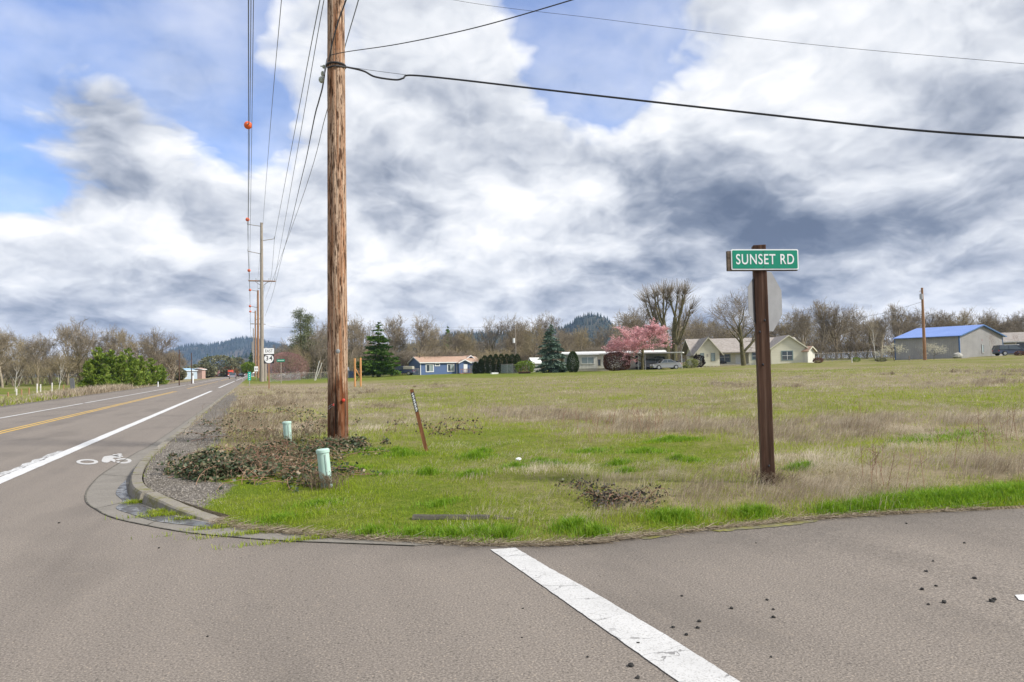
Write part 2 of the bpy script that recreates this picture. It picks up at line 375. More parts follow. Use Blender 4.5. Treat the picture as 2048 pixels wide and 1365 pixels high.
def tubes(P0, P1, R0, R1, n=4):
    """separate tapered tubes for many segments at once"""
    P0 = np.asarray(P0, float); P1 = np.asarray(P1, float); R0 = np.asarray(R0, float); R1 = np.asarray(R1, float)
    A = P1 - P0; A /= np.linalg.norm(A, axis=1, keepdims=True) + 1e-9
    ref = np.where(np.abs(A[:, 2:3]) > .9, np.array([[1., 0, 0]]), np.array([[0, 0, 1.]]))
    U = np.cross(A, ref); U /= np.linalg.norm(U, axis=1, keepdims=True) + 1e-9; W = np.cross(A, U)
    an = np.arange(n) * 2 * PI / n; c, s = np.cos(an)[None, :, None], np.sin(an)[None, :, None]
    ring = U[:, None] * c + W[:, None] * s
    V = np.concatenate([P0[:, None] + ring * R0[:, None, None], P1[:, None] + ring * R1[:, None, None]], 1).reshape(-1, 3)
    i = np.arange(n); j = (i + 1) % n
    q = np.stack([i, j, j + n, i + n], 1)[None] + (np.arange(len(P0)) * 2 * n)[:, None, None]
    return V, q.reshape(-1, 4)
class MB:
    def __init__(s): s.v = []; s.f = []
    def add(s, vs, fs):
        b = len(s.v); s.v += [tuple(v) for v in vs]; s.f += [tuple(i + b for i in f) for f in fs]; return s
    def box(s, c, d, rz=0, M=None):
        x, y, z = d[0] / 2, d[1] / 2, d[2] / 2
        vs = [Vector((a_, b_, c_)) for a_ in (-x, x) for b_ in (-y, y) for c_ in (-z, z)]
        if M is not None: vs = [M @ v for v in vs]
        if rz: R_ = Matrix.Rotation(rz, 3, 'Z'); vs = [R_ @ v for v in vs]
        return s.add([v + Vector(c) for v in vs], [(0, 1, 3, 2), (4, 6, 7, 5), (0, 4, 5, 1), (2, 3, 7, 6), (0, 2, 6, 4), (1, 5, 7, 3)])
    def b(s, x0, x1, y0, y1, z0, z1): return s.box(((x0 + x1) / 2, (y0 + y1) / 2, (z0 + z1) / 2), (abs(x1 - x0), abs(y1 - y0), abs(z1 - z0)))
    def prism(s, pts, d):
        """pts: 3-D polygon, extruded by vector d"""
        n = len(pts); d = Vector(d); P_ = [Vector(p) for p in pts]
        return s.add(P_ + [p + d for p in P_], [tuple(range(n))[::-1], tuple(range(n, 2 * n))] + [(i, (i + 1) % n, (i + 1) % n + n, i + n) for i in range(n)])
    def tube(s, pts, r, n=8, cap=True):
        pts = [Vector(p) for p in pts]; m = len(pts); rr = r if isinstance(r, (list, tuple)) else [r] * m
        b = len(s.v); up = None
        for i, p in enumerate(pts):
            t = (pts[min(i + 1, m - 1)] - pts[max(i - 1, 0)]).normalized()
            if up is None: up = t.orthogonal().normalized()
            up = (up - t * up.dot(t)).normalized(); w_ = t.cross(up)
            for k in range(n):
                a_ = 2 * PI * k / n; s.v.append(tuple(p + (up * math.cos(a_) + w_ * math.sin(a_)) * rr[i]))
        for i in range(m - 1):
            for k in range(n):
                s.f.append((b + i * n + k, b + i * n + (k + 1) % n, b + (i + 1) * n + (k + 1) % n, b + (i + 1) * n + k))
        if cap: s.f.append(tuple(b + k for k in range(n))[::-1]); s.f.append(tuple(b + (m - 1) * n + k for k in range(n)))
        return s
    def ball(s, c, r, nu=12, nv=8):
        c = Vector(c); rx, ry, rz = r if isinstance(r, (tuple, list)) else (r, r, r); vs = [c + Vector((0, 0, -rz))]; fs = []
        for i in range(1, nv):
            t = PI * i / nv - PI / 2
            for k in range(nu):
                a_ = 2 * PI * k / nu; vs.append(c + Vector((rx * math.cos(t) * math.cos(a_), ry * math.cos(t) * math.sin(a_), rz * math.sin(t))))
        vs.append(c + Vector((0, 0, rz))); L_ = len(vs) - 1
        for k in range(nu):
            k2 = (k + 1) % nu; fs.append((0, 1 + k2, 1 + k)); fs.append((L_, L_ - nu + k, L_ - nu + k2))
            for i in range(nv - 2): fs.append((1 + i * nu + k, 1 + i * nu + k2, 1 + (i + 1) * nu + k2, 1 + (i + 1) * nu + k))
        return s.add(vs, fs)
    def mesh(s, name, smooth=False):
        me = bpy.data.meshes.new(name); me.from_pydata(s.v, [], s.f); me.update()
        if smooth:
            me.polygons.foreach_set('use_smooth', np.ones(len(me.polygons), bool)); 
            try: me.set_sharp_from_angle(angle=math.radians(40))
            except Exception: pass
        return me
    def build(s, name, mat, parent=None, smooth=False, bevel=0):
        o = link(name, s.mesh(name, smooth), mat, parent)
        if bevel:
            m_ = o.modifiers.new('bevel', 'BEVEL'); m_.width = bevel; m_.segments = 2; m_.limit_method = 'ANGLE'
        return o
def copy_tree(o, loc=None, rz=None, sc=None, label=None, parent=None):
    c = o.copy(); C.objects.link(c); c.parent = parent
    for ch in o.children: copy_tree(ch, parent=c)
    if loc is not None: c.location = loc
    if rz is not None: c.rotation_euler = (0, 0, rz)
    if sc is not None: c.scale = sc if isinstance(sc, (tuple, list)) else (sc, sc, sc)
    if label: c['label'] = label
    return c
def crom(pts, per=6):
    """smooth curve through points"""
    P_ = [Vector(p) for p in pts]; out = []
    for i in range(len(P_) - 1):
        a_, b_, c_, d_ = P_[max(i - 1, 0)], P_[i], P_[i + 1], P_[min(i + 2, len(P_) - 1)]
        for k in range(per):
            t = k / per
            out.append(.5 * ((2 * b_) + (c_ - a_) * t + (2 * a_ - 5 * b_ + 4 * c_ - d_) * t * t + (3 * b_ - a_ - 3 * c_ + d_) * t ** 3))
    out.append(P_[-1]); return out
def vnoise(x, y, seed=0):
    def h(ix, iy):
        q = (ix * 374761393 + iy * 668265263 + seed * 1442695041) & 0xffffffff
        q = ((q ^ (q >> 13)) * 1274126177) & 0xffffffff
        return ((q ^ (q >> 16)) & 0xffff) / 65535.0
    xi = np.floor(x).astype(np.int64); yi = np.floor(y).astype(np.int64); fx = x - xi; fy = y - yi
    fx = fx * fx * (3 - 2 * fx); fy = fy * fy * (3 - 2 * fy)
    return (h(xi, yi) * (1 - fx) + h(xi + 1, yi) * fx) * (1 - fy) + (h(xi, yi + 1) * (1 - fx) + h(xi + 1, yi + 1) * fx) * fy
def fbm(x, y, oct_=4, seed=0):
    r = 0; a_ = .5
    for i in range(oct_): r = r + a_ * vnoise(x * 2 ** i, y * 2 ** i, seed + i); a_ *= .5
    return r / (1 - .5 ** oct_)
def inpoly(X, Y, poly):
    ins = np.zeros(X.shape, bool); n = len(poly)
    for i in range(n):
        x0, y0 = poly[i][0], poly[i][1]; x1, y1 = poly[(i + 1) % n][0], poly[(i + 1) % n][1]
        if y0 == y1: continue
        c = ((y0 > Y) != (y1 > Y)) & (X < (x1 - x0) * (Y - y0) / (y1 - y0) + x0); ins ^= c
    return ins
def dpoly(X, Y, pl_):
    d = np.full(X.shape, 1e9)
    for i in range(len(pl_) - 1):
        ax, ay, bx, by = pl_[i][0], pl_[i][1], pl_[i + 1][0], pl_[i + 1][1]; vx, vy = bx - ax, by - ay
        t = np.clip(((X - ax) * vx + (Y - ay) * vy) / (vx * vx + vy * vy + 1e-9), 0, 1)
        d = np.minimum(d, np.hypot(X - ax - t * vx, Y - ay - t * vy))
    return d
RI = np.array(ROT.transposed())
def proj(X, Y, Z):
    P_ = np.stack([X, Y, Z - EYE.z], -1) @ RI.T
    k = FPX / np.maximum(-P_[..., 2], .1)
    return CW / 2 + P_[..., 0] * k, CH / 2 - P_[..., 1] * k

# ------------------------------------------------------------------ traced lines on the ground
KERB_PX = [(372, 856), (319, 898), (290, 922), (270, 944), (259, 964), (256, 983), (265, 999), (290, 1011), (334, 1026), (381, 1038), (428, 1047)]
JOINT_PX = [(415.6, 813), (318.7, 880), (275, 905), (234, 930), (203, 950), (181, 972), (172, 990), (174, 1006), (191, 1019), (225, 1036), (294, 1052), (381, 1067), (475, 1076), (569, 1083), (700, 1088), (830, 1093)]
EDGE_PX = [(500, 1061), (560, 1067), (640, 1074), (740, 1081), (860, 1087), (1000, 1093), (1150, 1090), (1220, 1082), (1330, 1070), (1500, 1052), (1629, 1040), (1790, 1029), (2048, 1017)]
kerb_l = [G(*p) for p in KERB_PX]
XK = G(372, 856).x
kerb_far = [Vector((XK - .05, y, 0)) for y in (900, 400, 200, 120, 80, 50, 32, 24)]
kerb_l = kerb_far[-2:] + kerb_l
KERB = kerb_far[:-2] + crom(kerb_l, 8)
JOINT = [Vector((G(415, 813).x - .0, y, 0)) for y in (900, 400, 200, 120, 80, 50)] + crom([G(*p) for p in JOINT_PX], 8)
EDGE = crom([KERB[-1]] + [G(*p) for p in EDGE_PX], 6)
eL = EDGE[-1]; eD = (EDGE[-1] - EDGE[-12]).normalized(); eD = Vector((1, -.02, 0)).normalized()
EDGE += [Vector((eL.x + eD.x * t, eL.y + eD.y * t, 0)) for t in (2, 5, 10, 20, 50, 110, 300)]
print('kerb x', XK, 'joint', JOINT[0], 'edge end', eL, 'kerbmin', min(k.x for k in KERB), KERB[-1])
def offset(line, d):
    out = []
    for i, p in enumerate(line):
        t = (line[min(i + 1, len(line) - 1)] - line[max(i - 1, 0)]); t.z = 0; t.normalize()
        out.append(Vector((p.x - t.y * d, p.y + t.x * d, 0)))
    return out
KF = offset(KERB, .035); KBk = offset(KERB, .19)     # left-hand side of the travel direction is the land side
LAND = [(p.x, p.y) for p in KBk] + [(p.x, p.y) for p in EDGE[1:]] + [(5800, EDGE[-1].y), (5800, 5800), (KBk[0].x, 5800)]
EDGE2 = [(p.x, p.y) for p in EDGE[1:]]
def landz(X, Y):
    d = dpoly(X, Y, EDGE2)
    off = .03 + .085 * (1 - np.exp(-d / .9))
    near = np.hypot(X, Y)
    lump = (fbm(X * 1.3, Y * 1.3, 3, 5) - .5) * .11 + (fbm(X * .18, Y * .18, 3, 9) - .5) * .35 * np.clip((near - 14) / 30, 0, 1)
    dk = dpoly(X, Y, [(p.x, p.y) for p in KBk])
    return T(X) + off + lump * np.clip(np.minimum(d, dk) / 1.2, 0, 1)
def LZ(x, y): return float(landz(np.array([float(x)]), np.array([float(y)]))[0])
def GL(px, py):
    p = G(px, py, .1); 
    for _ in range(3):
        z = LZ(p.x, p.y); p = G(px, py, z - T1(p.x))
    return Vector((p.x, p.y, LZ(p.x, p.y)))
GRAVEL_PX = [(385, 850), (440, 800), (466, 785), (478, 778), (474, 800), (455, 830), (440, 850), (452, 872), (430, 895), (385, 915), (352, 948), (392, 962), (470, 968), (455, 985), (420, 1000), (395, 1020), (400, 1040), (365, 1030), (310, 1010), (275, 985), (270, 955), (290, 925)]
GRAVEL = [tuple(G(a_, b_, .1))[:2] for a_, b_ in GRAVEL_PX]
DRY = np.array([(450,1000,.05),(550,1010,.0),(700,1000,.05),(850,1010,.05),(900,980,.22),(1000,960,.26),(1050,1020,.15),(1150,1010,.3),(1250,1000,.75),(1300,970,.5),(1400,1000,.8),(1550,1000,.85),(1700,1000,.75),(1350,1040,.1),(1500,1030,.1),(1700,1020,.05),(1900,1003,0),(2040,985,.1),(1500,950,.6),(1800,950,.8),(2000,935,.85),(1650,930,.6),(1000,900,.15),(850,920,.1),(1200,920,.18),(1300,900,.1),(1400,915,.22),(1150,950,.3),(750,940,.2),(700,880,.3),(800,850,.5),(900,840,.65),(1050,830,.7),(1000,870,.22),(1150,860,.5),(1300,850,.85),(1450,850,.8),(1650,860,.95),(1850,850,.9),(2040,860,.9),(1750,890,.6),(1950,890,.5),(1200,800,.3),(1000,790,.3),(850,790,.3),(1400,800,.35),(1700,815,.3),(2000,800,.2),(1200,765,.4),(1600,770,.6),(1900,765,.6),(900,765,.35),(700,775,.6),(620,775,1.1),(560,790,.7),(500,800,.9),(500,840,1),(560,850,.9),(620,840,.6),(450,900,.8),(600,758,.0),(1000,750,.15),(1300,745,.3),(1800,735,.6),(560,765,.1),(1640,965,.85),(1200,975,.5),(1250,780,.4),(1500,835,.6)], float)
DRY[:, 2] += .14 * (DRY[:, 1] < 835) * (DRY[:, 1] > 756)
def dryness(X, Y):
    u, v = proj(X, Y, T(X) + .1); vh = v - (748.5 - (u - 505) * .01745)
    out = np.zeros(X.shape); ws = np.zeros(X.shape)
    for (a_, b_, c_) in DRY:
        bh = b_ - hor(a_); vv = np.clip(vh, 2, 800)
        d2 = ((u - a_) / 90) ** 2 + (np.log(vv / bh) / .11) ** 2
        w_ = 1 / (d2 + .05) ** 2; out += w_ * c_; ws += w_
    return out / (ws + 1e-12)

def ribbon(name, A, B, z, mat, parent=None):
    V = [(p.x, p.y, T1(p.x) + z) for p in A] + [(p.x, p.y, T1(p.x) + z) for p in B]; n = len(A)
    return link(name, npmesh(name, V, [(i, i + 1, i + 1 + n, i + n) for i in range(n - 1)]), mat, parent)
def polysheet(name, pts, z, mat, parent=None, jit=0.0, thick=False):
    P_ = [Vector((p[0], p[1], 0)) for p in pts]
    r = geometry.delaunay_2d_cdt([p.to_2d() for p in P_], [], [list(range(len(P_)))], 1, 1e-6)
    me = bpy.data.meshes.new(name); me.from_pydata([(v.x, v.y, T1(v.x) + z) for v in r[0]], [], [tuple(f) for f in r[2]]); me.update()
    return link(name, me, mat, parent)
# ------------------------------------------------------------------ setting: ground, roads, kerb
def axis(lo, hi, fine_lo, fine_hi, st, g=1.18):
    a_ = list(np.arange(fine_lo, fine_hi + st * .5, st)); s_ = st
    while a_[-1] < hi: s_ *= g; a_.append(min(a_[-1] + s_, hi))
    s_ = st
    while a_[0] > lo: s_ *= g; a_.insert(0, max(a_[0] - s_, lo))
    return np.array(a_)
def grid(name, xs, ys, zf, mat, attrs=None, kind='structure', parent=None):
    X, Y = np.meshgrid(xs, ys); Z = zf(X, Y); V = np.stack([X, Y, Z], -1).reshape(-1, 3); nx, ny = len(xs), len(ys)
    i = (np.arange(ny - 1)[:, None] * nx + np.arange(nx - 1)[None]).ravel()
    me = npmesh(name, V, np.stack([i, i + 1, i + 1 + nx, i + nx], 1), smooth=True, attrs={k: f(X, Y).ravel() for k, f in (attrs or {}).items()})
    o = link(name, me, mat, parent); o['kind'] = kind; return o
def roadedge(X, Y): 
    d = dpoly(X, Y, EDGE2 + [(5800, EDGE2[-1][1])]); return np.clip(1 - d / 1.1, 0, 1) * (X > 2.5) + np.clip(1 - d / .5, 0, 1) * (X <= 2.5)
road = grid('road', axis(-12.2, 330, -12.2, 22, .45), axis(-300, 13, -4, 13, .4), lambda X, Y: T(X), 'asphalt', {'edge': roadedge})
# the highway goes on northwards
road2 = grid('road', np.linspace(-12.2, 1.0, 12), axis(13, 5200, 13, 60, 2), lambda X, Y: T(X), 'asphalt', {'edge': lambda X, Y: X * 0}, parent=road)
tag(road, 'two-lane highway and side road of worn grey-brown asphalt meeting at the corner', None, None, 'structure')
road2.pop('kind', None); road2.name = 'highway_surface'
land_verts = [Vector(p) for p in LAND]; nb = len(land_verts)
rr = [4.5]
while rr[-1] < 5600: rr.append(rr[-1] * 1.022)
pts = []
for i, r in enumerate(rr):
    for th in np.arange(-16, 88, 1.3 if r > 6 else 2.0):
        t_ = math.radians(th + (.65 if i % 2 else 0)); pts.append((r * math.sin(t_), r * math.cos(t_)))
pa = np.array(pts); ok = inpoly(pa[:, 0], pa[:, 1], LAND) & (dpoly(pa[:, 0], pa[:, 1], LAND + [LAND[0]]) > .12)
pa = pa[ok]
res = geometry.delaunay_2d_cdt([v for v in land_verts] + [Vector((x, y)) for x, y in pa], [], [list(range(nb))], 1, 1e-6)
LV = np.array([(v.x, v.y) for v in res[0]]); LF = np.array([f for f in res[2] if len(f) == 3])
LX, LY = LV[:, 0], LV[:, 1]; LZs = landz(LX, LY)
gd = dpoly(LX, LY, GRAVEL + [GRAVEL[0]]); gin = inpoly(LX, LY, GRAVEL)
gatt = np.clip(.5 + np.where(gin, gd, -gd) / .5, 0, 1)
kd = dpoly(LX, LY, [(p.x, p.y) for p in KBk if p.y < 200])
dr = dryness(LX, LY)
dr = np.where(np.hypot(LX, LY) > 900, .35, dr)
fieldo = link('field', npmesh('field', np.stack([LX, LY, LZs], 1), LF, smooth=True, attrs={'dry': dr, 'gravel': gatt}), 'land')
bl_ = [(x, y) for x, y in LAND if math.hypot(x, y) < 300]; bz = landz(np.array([q[0] for q in bl_]), np.array([q[1] for q in bl_]))
SKV = [(x, y, z) for (x, y), z in zip(bl_, bz)] + [(x, y, z - .22) for (x, y), z in zip(bl_, bz)]; nb_ = len(bl_)
sk = link('soil_edge', npmesh('soil_edge', SKV, [(i, i + nb_, i + nb_ + 1, i + 1) for i in range(nb_ - 1) if math.hypot(bl_[i][0] - bl_[i + 1][0], bl_[i][1] - bl_[i + 1][1]) < 160], attrs={'dry': [1.0] * (2 * nb_), 'gravel': [0.0] * (2 * nb_)}), 'land', fieldo)
tag(fieldo, kind='structure'); fieldo.name = 'field'
leftz = lambda X, Y: -.02 + .05 * np.clip((-12.2 - X) / .6, 0, 1) + (fbm(X * .3, Y * .3, 3, 3) - .5) * .25 * np.clip((-13 - X) / 6, 0, 1) + .55 * np.clip((-13.5 - X) / 12, 0, 1) * 0
ldry = lambda X, Y: .25 + .5 * fbm(X * .2, Y * .05, 3, 8) + .35 * ((X > -17) & (X < -13.2)) - .25 * (X < -22)
verge = grid('verge', axis(-5800, -12.1, -30, -12.1, .6), axis(-400, 5800, 20, 160, 2.0), leftz, 'land', {'dry': ldry, 'gravel': lambda X, Y: np.clip((X + 13.4) / .8, 0, 1)})
back = grid('ground', axis(-5900, 5900, -20, 60, 20, 1.5), axis(-5900, 5900, -60, 60, 20, 1.5), lambda X, Y: X * 0 - .35 + 0 * T(X), 'land', {'dry': lambda X, Y: X * 0 + .4, 'gravel': lambda X, Y: X * 0})
# gutter
gl = JOINT; 
def closest_y(line, y): return min(line, key=lambda p: abs(p.y - y))
GB = []
allb = [Vector((p.x, p.y, 0)) for p in KERB] + [p for p in EDGE[1:] if p.x < G(830, 1090).x + .3]
def resample(line, n):
    L_ = [0]
    for i in range(1, len(line)): L_.append(L_[-1] + (line[i] - line[i - 1]).length)
    out = []
    for k in range(n):
        t = L_[-1] * k / (n - 1); i = max(j for j in range(len(L_)) if L_[j] <= t + 1e-9); i = min(i, len(line) - 2)
        u = (t - L_[i]) / max(L_[i + 1] - L_[i], 1e-9); out.append(line[i].lerp(line[i + 1], min(max(u, 0), 1)))
    return out
nearJ = [p for p in JOINT if p.y < 51]; nearB = [p for p in allb if p.y < 51]
gpoly = [(p.x, p.y) for p in nearJ] + [(p.x, p.y) for p in nearB[::-1]]
gut = polysheet('gutter', gpoly, .005, 'gutter'); tag(gut, kind='structure')
gf = ribbon('gutter_run', [p for p in JOINT if p.y > 49], [Vector((XK - .05, p.y, 0)) for p in JOINT if p.y > 49], .005, 'gutter', gut)
jo = ribbon('joint', offset([p for p in JOINT if p.y < 120], -.009), offset([p for p in JOINT if p.y < 120], .009), .009, 'joint', gut)
for q in ((203, 950, 262, 955), (190, 1019, 262, 1003), (294, 1052, 340, 1030), (300, 890, 325, 893)):
    a_, b_ = G(q[0], q[1]), G(q[2], q[3]); t_ = (b_ - a_).normalized() * .006; n_ = Vector((-t_.y, t_.x, 0))
    ribbon('joint', [a_ + n_, b_ + n_], [a_ - n_, b_ - n_], .010, 'joint', gut)
# kerb sections
kerb = empty('kerb', (0, 0, 0), label='curved pale concrete kerb round the gravel corner', kind='structure')
def kerb_piece(A, parent, name='kerb_section', h=.125, bk=.17, taper=0):
    hf = [1.0] * len(A) if not taper else [min(1, .12 + .88 * ((len(A) - 1 - i) / (len(A) - 1)) ** .8) for i in range(len(A))]
    f1, f2, b1 = offset(A, .025), offset(A, .045), offset(A, bk); n = len(A); vs = []
    for L_, z in ((A, -.02), (f1, h - .025), (f2, h), (b1, h + .002), (b1, -.02)):
        vs += [(p.x, p.y, T1(p.x) + (z if z < 0 else z * hf[i_] + (vnoise(np.array([p.x * 9]), np.array([p.y * 9]), 4)[0] - .5) * .008)) for i_, p in enumerate(L_)]
    fs = [(r * n + i, r * n + i + 1, (r + 1) * n + i + 1, (r + 1) * n + i) for r in range(4) for i in range(n - 1)]
    fs += [(0, n, 2 * n, 3 * n, 4 * n), tuple((r * n + n - 1) for r in range(4, -1, -1))]
    me = bpy.data.meshes.new(name); me.from_pydata(vs, [], [f[::-1] for f in fs]); me.update(); return link(name, me, 'kerb', parent)
KR = [p for p in KERB if p.y < 121]
tot = sum((KR[i + 1] - KR[i]).length for i in range(len(KR) - 1)); KD = resample(KR, int(tot / .12))
seg = []; pos = 0; step = 1.9
idx = 0; n_ = len(KD); start = n_ - 1; cuts = [n_ - 1]
while start > 0: 
    start -= int(1.9 / .12) if start > n_ - 190 else int(6 / .12); cuts.append(max(start, 0))
for a_, b_ in zip(cuts[1:], cuts[:-1]): 
    if b_ - a_ > 2: kerb_piece([p.copy() for p in KD[a_:b_]], kerb, taper=1 if b_ == n_ - 1 else 0)
kerb2 = empty('kerb', (0, 0, 0), label='half-buried kerb remnant showing in the grass edge', kind='structure')
K2 = crom([G(684, 1054), G(800, 1056), G(950, 1057), (G(1050, 1058)), G(1102, 1060)], 8)
K2r = resample(K2, 42)
kerb_piece(K2r[14:30], kerb2, h=.11, bk=.10); kerb_piece(K2r[30:], kerb2, h=.11, bk=.10, taper=1)
for q_ in kerb2.children: q_.data.materials[0] = MAT['kerbd']
# puddle
pud = [G(*p) for p in ((252, 962), (238, 975), (232, 990), (246, 1004), (232, 1018), (262, 1030), (310, 1044), (372, 1052), (430, 1058), (452, 1056), (420, 1048), (375, 1040), (330, 1029), (290, 1014), (262, 1001), (254, 985))]
kp = MT('wet_puddle', .12, .5); nn = kp.noise(4, 6, .7); kp.color(kp.ramp(nn, [(.3, (.045, .042, .038)), (.7, (.09, .083, .074))])); kp.put(kp.ramp(kp.noise(7, 6, .7), [(.42, .06), (.62, .7)]), kp.b.inputs['Roughness']); MAT['wet'] = kp.m
po = polysheet('puddle', [(p.x, p.y) for p in crom(pud + [pud[0]], 5)[:-1]], .0095, 'wet'); tag(po, kind='structure')
# markings: children of the road
def stripe(name, x0, x1, ys, mat, jit=.008):
    A = [Vector((x0 + random.uniform(-jit, jit), y, 0)) for y in ys]; B = [Vector((x1 + random.uniform(-jit, jit), y, 0)) for y in ys]
    return ribbon(name, A, B, .005, mat, road)
def seq(a_, b_, s_=.25): 
    out = [a_]
    while out[-1] < b_: out.append(min(out[-1] + max(s_, out[-1] * .02), b_))
    return out
Yg = G(436, 782).y
xw = G(120, 931).x; xw0 = G(60, 947).x
XW = -3.58
stripe('edge_line', XW - .12, XW + .12, seq(-6, Yg), 'white_paint')
stripe('edge_line', XW - .26, XW - .13, seq(8.5, 17, .15), 'worn_paint', .04)
stripe('edge_line', XW - .12, XW + .12, seq(Yg + 14, 150, 2), 'white_paint'); stripe('edge_line', XW - .12, XW + .12, seq(165, 600, 4), 'white_paint')
XY = G(152, 830).x; XL = G(168, 807).x
print('XY', XY, 'XL', XL, 'xw', xw, xw0, G(320, 830).x, 'Yg', Yg)
for dx in (-.12, .12): stripe('centre_line', XY + dx - .05, XY + dx + .05, seq(-6, G(366, 783).y), 'yellow_paint')
stripe('centre_line', XY + .0, XY + .12, seq(82, 150, 2), 'yellow_paint'); stripe('centre_line', XY - .1, XY + .1, seq(165, 600, 4), 'yellow_paint')
stripe('edge_line', XL - .07, XL + .07, seq(-6, G(168, 807).y - .3), 'white_paint'); stripe('edge_line', XL - .07, XL + .07, seq(G(168, 807).y + .3, 110), 'white_paint'); stripe('edge_line', XL - .07, XL + .07, seq(114, 600, 2), 'white_paint')
def traced(name, px, z, mat, smooth=0, parent=road):
    P_ = [G(*p) for p in px]
    if smooth: P_ = crom(P_ + [P_[0]], smooth)[:-1]
    return polysheet(name, [(p.x, p.y) for p in P_], z, mat, parent)
bl = [(980, 1100), (995, 1109), (1013, 1125), (1050, 1151), (1083, 1173), (1116, 1197), (1150, 1217), (1190, 1246), (1214, 1263), (1258, 1300), (1300, 1331), (1334, 1341), (1360, 1366), (1420, 1425)]
brr = [(1560, 1425), (1482, 1366), (1434, 1335), (1380, 1299), (1334, 1271), (1282, 1249), (1253, 1227), (1187, 1188), (1144, 1164), (1110, 1146), (1089, 1131), (1062, 1117), (1031, 1097), (1005, 1099)]
def rough(P_, a_=2.0, k=5):
    o = []
    for i in range(len(P_) - 1):
        for j in range(k):
            t = j / k; o.append((P_[i][0] * (1 - t) + P_[i + 1][0] * t + random.uniform(-a_, a_), P_[i][1] * (1 - t) + P_[i + 1][1] * t + random.uniform(-a_, a_) * .4))
    o.append(P_[-1]); return o
traced('stop_line', rough([(980, 1100), (1100, 1184), (1214, 1264), (1360, 1368), (1420, 1412)], .9, 16) + rough([(1545, 1412), (1482, 1367), (1330, 1271), (1180, 1182), (1100, 1138), (1031, 1097), (1005, 1099)], .9, 14), .006, 'bar_paint')
traced('paint_patch', [(2030, 1192), (2045, 1191), (2120, 1196), (2125, 1206), (2050, 1204), (2038, 1202)], .006, 'white_paint')
def ring(cx, cy, rx, ry, ix, iy, a0=0, a1=360):
    n = 40; O = []; I = []
    for i in range(n + 1):
        t = math.radians(a0 + (a1 - a0) * i / n); O.append(G(cx + rx * math.cos(t), cy + ry * math.sin(t))); I.append(G(cx + ix * math.cos(t), cy + iy * math.sin(t)))
    return O, I
bike = empty('bicycle_symbol', (0, 0, 0)); bike.parent = road
for (q, nm) in ((ring(174.4, 924.7, 22, 5.4, 14, 2.8), 'wheel_mark'), (ring(246.5, 922.6, 16.5, 5.2, 9.5, 2.6, 200, 515), 'wheel_mark')):
    ribbon(nm, q[0], q[1], .006, 'bike_paint', bike)
for px in ([(203, 922), (207, 915), (214, 913), (232, 911.5), (238, 914), (242, 917), (232, 916.4), (225, 917.5), (231, 921), (229, 925.5), (222, 922.5), (216, 926), (206, 925.5)],
           [(224, 912.3), (228, 909.5), (243, 912.0), (246, 914.6), (236, 914.2)], [(233, 909.6), (236, 908.2), (242, 908.1), (244.5, 909.6), (241, 911.2), (235, 911.2)]):
    traced('rider_mark', px, .006, 'bike_paint', 3, bike)
# ------------------------------------------------------------------ hills
def hill(name, px0, px1, depth, prof, mat, thick, seed, n=90, trees=0, th=18, tmat=None):
    """a ridge: prof gives (px, py) of its skyline; real depth in front and behind"""
    px = np.linspace(px0, px1, n); pr = np.array(prof, float)
    top = np.interp(px, pr[:, 0], pr[:, 1]); rows = 14; V = []; hz_ = []
    for r in range(rows):
        u = r / (rows - 1); d = depth - thick * .55 + thick * u
        k = math.sin(u * PI) ** 1.3
        for i in range(n):
            p = D(px[i], hor(px[i]), d); zt = D(px[i], top[i], depth).z
            z = max((zt * k) * (.80 + .4 * float(fbm(np.array([p.x / thick * 3 + seed]), np.array([p.y / thick * 3]), 4, seed)[0])), -2)
            V.append((p.x, p.y, z))
    Q = [(r * n + i, r * n + i + 1, (r + 1) * n + i + 1, (r + 1) * n + i) for r in range(rows - 1) for i in range(n - 1)]
    o = link(name, npmesh(name, V, Q, smooth=True), mat); tag(o, kind='structure')
    if trees:
        V = np.array(V).reshape(rows, n, 3); rs = np.random.RandomState(seed)
        rr_ = rs.uniform(1, rows * .72, trees); cc = rs.uniform(0, n - 1.01, trees); ri = rr_.astype(int); ci = cc.astype(int); fr = (rr_ - ri)[:, None]; fc = (cc - ci)[:, None]
        P_ = (V[ri, ci] * (1 - fr) + V[ri + 1, ci] * fr) * (1 - fc) + (V[ri, ci + 1] * (1 - fr) + V[ri + 1, ci + 1] * fr) * fc
        ht = th * rs.uniform(.6, 1.25, trees)
        P1_ = P_ + np.stack([ht * 0, ht * 0, ht], 1); Vt, Qt = tubes(P_ - [0, 0, 3], P1_, ht * .22, ht * .01, 5)
        t = link('forest', npmesh('forest', Vt, Qt, rnd=np.repeat(rs.rand(trees), 10)), tmat); tag(t, 'dark conifer forest covering the blue hill' if depth < 2000 else 'distant conifer woods on the long blue ridge', 'forest', None, 'stuff')
    return o
MAT['hillside'] = two('hill_slope', (.015, .030, .022), (.12, .095, .060), .004, bump=0, lo=.48, hi=.66)
MAT['conifer_far'] = leafmat('far_conifer', (.008, .022, .020), (.020, .040, .028), 0, .9)
hill('hills', -150, 640, 3400, [(-150, 735), (200, 732), (320, 722), (345, 704), (357, 701), (380, 698), (420, 697), (450, 693), (478, 686), (505, 687), (540, 694), (580, 700), (640, 706)], 'hillside', 1500, 3, 110, 5200, 17, 'conifer_far')
hill('hills', 560, 1420, 1750, [(560, 730), (640, 718), (700, 710), (800, 700), (870, 688), (900, 676), (960, 676), (1020, 672), (1100, 672), (1135, 668), (1155, 652), (1175, 643), (1212, 642), (1228, 662), (1300, 695), (1420, 715)], 'hillside', 700, 8, 110, 4200, 11, 'conifer_far')
